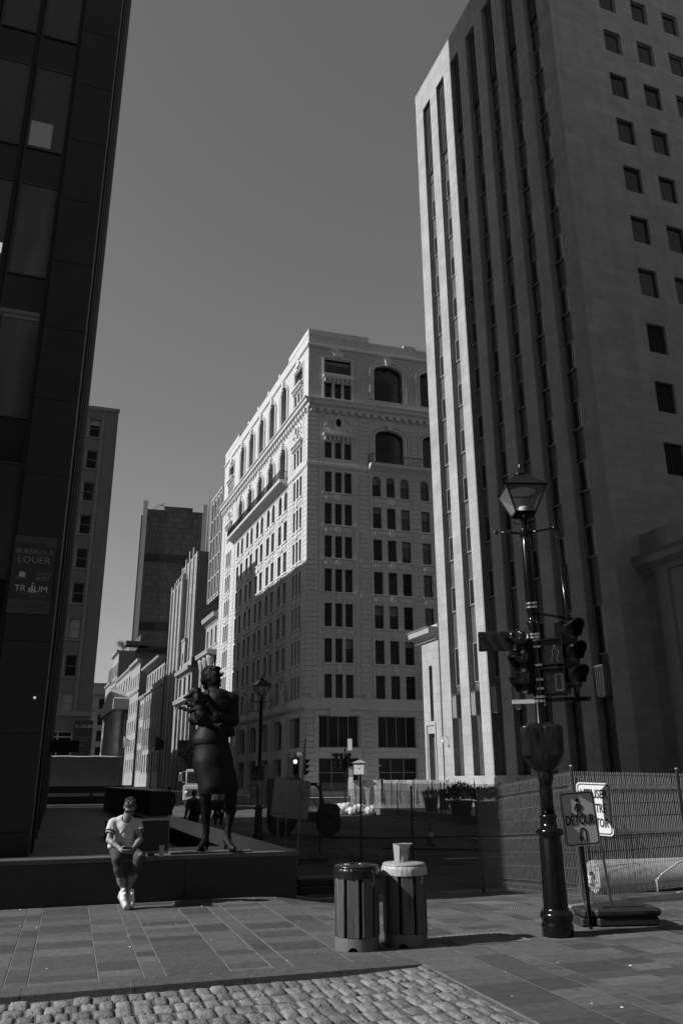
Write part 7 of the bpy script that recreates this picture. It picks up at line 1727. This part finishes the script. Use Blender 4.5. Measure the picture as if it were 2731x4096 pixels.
for k in range(4):
    b = k * pi / 2; Tf = lambda x, n, z, b=b: T(x * cos(b) + (0.361 + n) * sin(b), x * sin(b) - (0.361 + n) * cos(b), 2.64 + z)
    m = MB(); m.box(-0.32, 0.32, 0, 0.01, -0.32, 0.32, 0, Tf); f_ = m.build('dial', MT['clockface'], t, CO); m = MB()
    for h in range(12): c, s = sin(h * pi / 6), cos(h * pi / 6); m.prism([(c * .26 - .012, s * .26 - .012), (c * .26 + .012, s * .26 - .012), (c * .26 + .012, s * .26 + .012), (c * .26 - .012, s * .26 + .012)], Tf, 0.011, 0.016)
    for ang, L, w in ((-55, 0.15, 0.02), (48, 0.22, 0.014)):
        c, s = sin(radians(ang)), cos(radians(ang)); m.prism([(-c * .03 - s * w, -s * .03 + c * w), (-c * .03 + s * w, -s * .03 - c * w), (c * L + s * w * .6, s * L - c * w * .6), (c * L - s * w * .6, s * L + c * w * .6)], Tf, 0.012, 0.018)
    m.build('hands', MT['ink'], f_, CO)
# far traffic signals
def farsig(label, az, d, zt, faces, pole=True, plates=()):
    o = at(az, d, -0.2); t = thing('traffic_signal', label, 'traffic light', o)
    if pole: m = MB(); m.tube([o, (o[0], o[1], zt + 0.3)], 0.07, 8); m.build('pole', MT['blackpaint'], t, o)
    for (dx, faz, lit) in faces:
        c = (o[0] + dx, o[1] - 0.1, 0); zs = (zt - 0.9, zt - 0.55, zt - 0.2)
        sighead(t, c, dirv(faz), zs, o, (0.17, 0.2), 0.14, 0.25)
        if lit: m = MB(); dd = Vector((dirv(faz)[0], dirv(faz)[1], 0)); lensdisc(m, Vector(c) + dd * 0.05 + Vector((0, 0, zs[2])), dd, 0.14); m.build('lit_lens', MT['lenslit'], t, o)
    for (dx, z0, z1, mm) in plates: m = MB(); m.box(o[0] + dx - 0.16, o[0] + dx + 0.16, o[1] - 0.15, o[1] - 0.13, z0, z1); m.build('plate', MT[mm], t, o)
farsig('far traffic signal with its white light on, left of the blank sign post', -3.25, 56, 3.05, [(0, 178, True), (0.75, 95, False)], plates=[(0.25, 3.25, 3.45, 'signback')])
farsig('far cluster of dark traffic signals left of the clock', 0.15, 60, 3.55, [(-0.35, 260, False), (-0.75, 255, False), (0.25, 150, False)], plates=[(0.35, 3.7, 4.5, 'signwhite'), (0.4, 0.6, 1.9, 'signwhite'), (0.4, 1.95, 2.6, 'signback')])
# planters on the far sidewalk
def plant(name, label, loc, pr, ph, leafh, spread, n, seed, spiky=False, cat='planter'):
    t = thing(name, label, cat, loc); m = MB(); m.lathe([(pr * 0.72, 0), (pr * 0.95, ph * 0.9), (pr, ph * 0.92), (pr, ph), (pr * 0.9, ph), (pr * 0.88, ph * 0.85), (0, ph * 0.85)], 20, caps=False); m.build('pot', MT['pot'], t)
    m = MB(); r = random.Random(seed)
    for k in range(n):
        a = r.uniform(0, 2 * pi); d = spread * sqrt(r.random()); z = ph + leafh * r.random() ** 0.8 * (1 - 0.5 * d / spread); c = Vector((d * cos(a), d * sin(a), z)); u = Vector((r.gauss(0, 1), r.gauss(0, 1), r.gauss(0.3, 0.7) + (1.5 if spiky else 0))).normalized(); w = u.orthogonal().normalized() * r.uniform(0.02, 0.05); L = u * r.uniform(0.07, 0.16) * (1.8 if spiky else 1)
        m.quad(c - w * 0.2, c + L * 0.5 - w, c + L, c + L * 0.5 + w)
    m.build('foliage', MT['leaf'], t)
plant('planter', 'round flower planter at the left end of the sunlit sidewalk', at(5.92, 47, 0), 0.42, 0.75, 0.55, 0.5, 420, 1)
plant('planter', 'large dark shrub tub behind the fence post, right of the flower planter', at(7.9, 42, 0), 0.62, 0.7, 0.85, 0.75, 700, 2, True)
plant('planter', 'dark shrub tub farthest right on the shaded sidewalk behind the fence', at(9.6, 40, 0), 0.62, 0.7, 0.7, 0.75, 600, 3, True)
for k, (az_, d_, h_) in enumerate(((6.65, 50, .7), (6.95, 50, .5))):
    o = at(az_, d_, 0); t = thing('bollard', ('short pale bollard behind the round flower planter', 'lower dark bollard just right of the pale bollard')[k], 'bollard', o); m = MB(); m.lathe([(0.16, 0), (0.15, h_ * .9), (0.12, h_), (0, h_ + .03)], 14, o); m.build('shaft', MT[('beige', 'rimgrey')[k]], t, o)
o = at(6.6, 44, 0); t = thing('info_stand', 'thin dark posts with a small board in front of the sunlit piers', 'sign stand', o); m = MB(); m.tube([(o[0], o[1], 0), (o[0], o[1], 1.55)], 0.03, 6); m.tube([(o[0] + 0.18, o[1], 0), (o[0] + 0.18, o[1], 1.55)], 0.03, 6); m.build('post', MT['ink'], t, o); m = MB(); m.box(o[0] - 0.1, o[0] + 0.25, o[1] - 0.03, o[1] + 0.01, 0.75, 1.2); m.build('board', MT['ink'], t, o)
# railing before the ornate building
o = TR(12, 3.5, 0); t = thing('iron_railing', 'low black iron railing in front of the ornate building', 'railing', o); m = MB()
k = 8.0
while k < 22: m.box(k, k + 0.03, 3.5, 3.53, 0, 1.05, 0, TR); k += 0.16
m.box(8, 22, 3.49, 3.54, 1.05, 1.1, 0, TR); m.box(8, 22, 3.49, 3.54, 0.15, 0.19, 0, TR); m.build('bars', MT['galvdark'], t, o)
o = TR(15, 4.3, 0); t = thing('stone_ledge', 'low pale stone ledge beside the limestone tower', 'ledge', o); m = MB(); m.bbox(9, 22, 4.0, 5.2, -0.2, 0.5, 0.02, 0, TR); m.build('ledge_block', MT['limeplain'], t, o)
# street tree, shrub, hanging sign, flags
def tree(label, loc, h, crown, n, seed, name='street_tree', cat='tree'):
    t = thing(name, label, cat, loc); r = random.Random(seed); m = MB(); m.tube([(0, 0, 0), (0.05, 0, h * .4), (0, 0.05, h * .6)], [0.16, 0.12, 0.08], 8); lm = []
    for k in range(9):
        a = r.uniform(0, 2 * pi); e = Vector((crown * .8 * cos(a) * r.uniform(.4, 1), crown * .8 * sin(a) * r.uniform(.4, 1), h * r.uniform(.6, .95))); m.tube([(0, 0.02, h * r.uniform(.35, .58)), e * 0.6 + Vector((0, 0, h * .25)), e], [0.06, 0.04, 0.015], 5); lm.append(e)
    m.build('trunk', MT['bark'], t); m = MB()
    for k in range(n):
        b = r.choice(lm); c = b + Vector((r.gauss(0, crown * .28), r.gauss(0, crown * .28), r.gauss(0, h * .09))); u = Vector((r.gauss(0, 1), r.gauss(0, 1), r.gauss(0, 1))).normalized(); w = u.orthogonal().normalized() * r.uniform(.05, .1) * h / 6; L = u * r.uniform(.12, .22) * h / 6; m.quad(c, c + L * .5 - w, c + L, c + L * .5 + w)
    m.build('crown', MT['leaf'], t)
tree('dark leafy street tree in the shade left of the statue', TL(38, 3.2, -0.1), 7.0, 2.6, 3500, 4)
tree('small rooftop tree against the sky on the brick office building', TL(206.5, -3, 43.0), 5.0, 2.4, 2200, 6, 'rooftop_tree')
o = TL(62, 1.2, 7.0); t = thing('hanging_sign', 'dark projecting bank sign on the right side of the street, left of the statue skirt', 'sign', o)
m = MB(); m.box(61.9, 62.05, 0.1, 2.2, 5.6, 8.4, 0, TL); m.build('panel', MT['bannerdark'], t, o)
e = Vector(TL(0, -1, 0)) - Vector(TL(0, 0, 0)); text('BANK', 0.72, TL(61.88, 1.15, 6.6), e, (0, 0, 1), MT['midink'], t, o)
m = MB(); m.box(61.88, 61.9, 0.4, 1.9, 7.6, 7.75, 0, TL); m.build('text_line', MT['rimgrey'], t, o)
for k, (s_, z) in enumerate(((141, 11.5), (87, 9))):
    o = TL(s_, 0.2, z); t = thing('flag', ('pale flag hanging low on the party wall building', 'dark flag over the street in front of the art deco tower')[k], 'flag', o); m = MB(); m.tube([o, TL(s_, 2.6, z + 1.4)], 0.05, 5); m.build('pole', MT['ink'], t, o); m = MB(); V = []
    for i in range(7):
        for j in range(5): V.append(TL(s_ + 0.15 * sin(i + j), 0.5 + 0.3 * i, z + 0.15 + 0.2 * i - 0.55 * j * (0.6 + i / 8)))
    m.add(V, [(i * 5 + j, (i + 1) * 5 + j, (i + 1) * 5 + j + 1, i * 5 + j + 1) for i in range(6) for j in range(4)], 0, True); m.build('cloth', MT[('signwhite', 'cloth')[k]], t, o)
# a few parked cars glimpsed beyond the barrier
def car(label, loc, rz, m_):
    t = thing('parked_car', label, 'car', loc, rz); b = MB(); b.prism([(-2.1, .35), (2.1, .35), (2.15, .7), (1.9, .85), (1.0, .95), (0.5, 1.42), (-1.2, 1.45), (-1.85, 1.0), (-2.15, .9)], lambda a, n, z: (a, n, z), -.85, .85); b.build('body', m_, t)
    g = MB(); g.prism([(0.93, .97), (0.47, 1.38), (-1.17, 1.40), (-1.7, 1.0)], lambda a, n, z: (a, n, z), -.856, .856); g.build('windows', MT['glass'], t)
    for x in (-1.35, 1.35):
        for y in (-.8, .8): w = MB(); w.lathe([(.18, -.1), (.32, -.1), (.33, .1), (.18, .1)], 18, T=lambda a, c, z, x=x, y=y: (x + a, y + z, .33 + c)); w.build('wheel', MT['tyre'], t)
    for y in (-.6, .6): l = MB(); l.box(2.05, 2.16, y - .15, y + .15, .62, .78); l.build('headlight', MT['lampbulb'], t)
car('dark parked car just beyond the black barrier on the left', at(-13.9, 70), radians(111), MT['vehicle']); car('dark parked car farther down the left kerb', at(-14.6, 95), radians(111), MT['vehicle'])
# stray edge of a dark pallet by the end of the granite wall
o = (-0.42, 14.75, -0.1); t = thing('rubber_base', 'stacked dark rubber fence bases lying beside the end of the granite wall', 'base block', o, radians(12)); m = MB(); m.bbox(-0.35, 0.35, -0.2, 0.2, 0, 0.12, 0.02); m.build('block', MT['rubber'], t); m = MB(); m.bbox(-0.36, 0.3, -0.18, 0.22, 0.123, 0.24, 0.02); m.build('block', MT['rubber'], t)
# ================================================================ camera, sky and sun
cam = bpy.data.cameras.new('camera'); co = bpy.data.objects.new('camera', cam); COL.objects.link(co); S.camera = co
cam.sensor_fit = 'VERTICAL'; cam.sensor_height = 36.0; cam.lens = 28.0; cam.clip_start = 0.1; cam.clip_end = 4000
co.location = (0, 0, 1.7)
pt, rl = radians(18.57), radians(-0.32)
f = Vector((0, cos(pt), sin(pt))); r = Vector((1, 0, 0)); u = Vector((0, -sin(pt), cos(pt)))
R_ = r * cos(rl) + u * sin(rl); U_ = -r * sin(rl) + u * cos(rl)
co.matrix_world = Matrix(((R_.x, U_.x, -f.x, 0), (R_.y, U_.y, -f.y, 0), (R_.z, U_.z, -f.z, 1.7), (0, 0, 0, 1)))
SAZ, SEL = 252.5, 35.0
W = bpy.data.worlds.new('World'); S.world = W; W.use_nodes = True; nt = W.node_tree; bg = nt.nodes['Background']
sky = nt.nodes.new('ShaderNodeTexSky'); sky.sky_type = 'NISHITA'; sky.sun_disc = False; sky.sun_elevation = radians(SEL); sky.sun_rotation = radians(SAZ); sky.air_density = 1.0; sky.dust_density = 0.0; sky.ozone_density = 1.0
sp = nt.nodes.new('ShaderNodeSeparateColor'); mx = nt.nodes.new('ShaderNodeMath'); mx.operation = 'MULTIPLY_ADD'; mx.inputs[1].default_value = 0.29
m2 = nt.nodes.new('ShaderNodeMath'); m2.operation = 'MULTIPLY'; m2.inputs[1].default_value = 0.29; cc = nt.nodes.new('ShaderNodeCombineColor')
nt.links.new(sky.outputs[0], sp.inputs[0]); nt.links.new(sp.outputs[1], m2.inputs[0]); nt.links.new(sp.outputs[2], mx.inputs[0]); nt.links.new(m2.outputs[0], mx.inputs[2])
for i in range(3): nt.links.new(mx.outputs[0], cc.inputs[i])
nt.links.new(cc.outputs[0], bg.inputs['Color']); bg.inputs['Strength'].default_value = 0.107
sl = bpy.data.lights.new('sun', 'SUN'); sl.energy = 4.4; sl.angle = radians(0.53); so_ = bpy.data.objects.new('sun', sl); COL.objects.link(so_)
dv = Vector((sin(radians(SAZ)) * cos(radians(SEL)), cos(radians(SAZ)) * cos(radians(SEL)), sin(radians(SEL))))
so_.rotation_euler = dv.to_track_quat('Z', 'Y').to_euler(); so_.location = dv * 200
S.view_settings.view_transform = 'Standard'; S.view_settings.look = 'None'; S.view_settings.exposure = 0.25; S.view_settings.gamma = 1.0
S.render.engine = 'CYCLES'; S.cycles.max_bounces = 6; S.cycles.transparent_max_bounces = 12
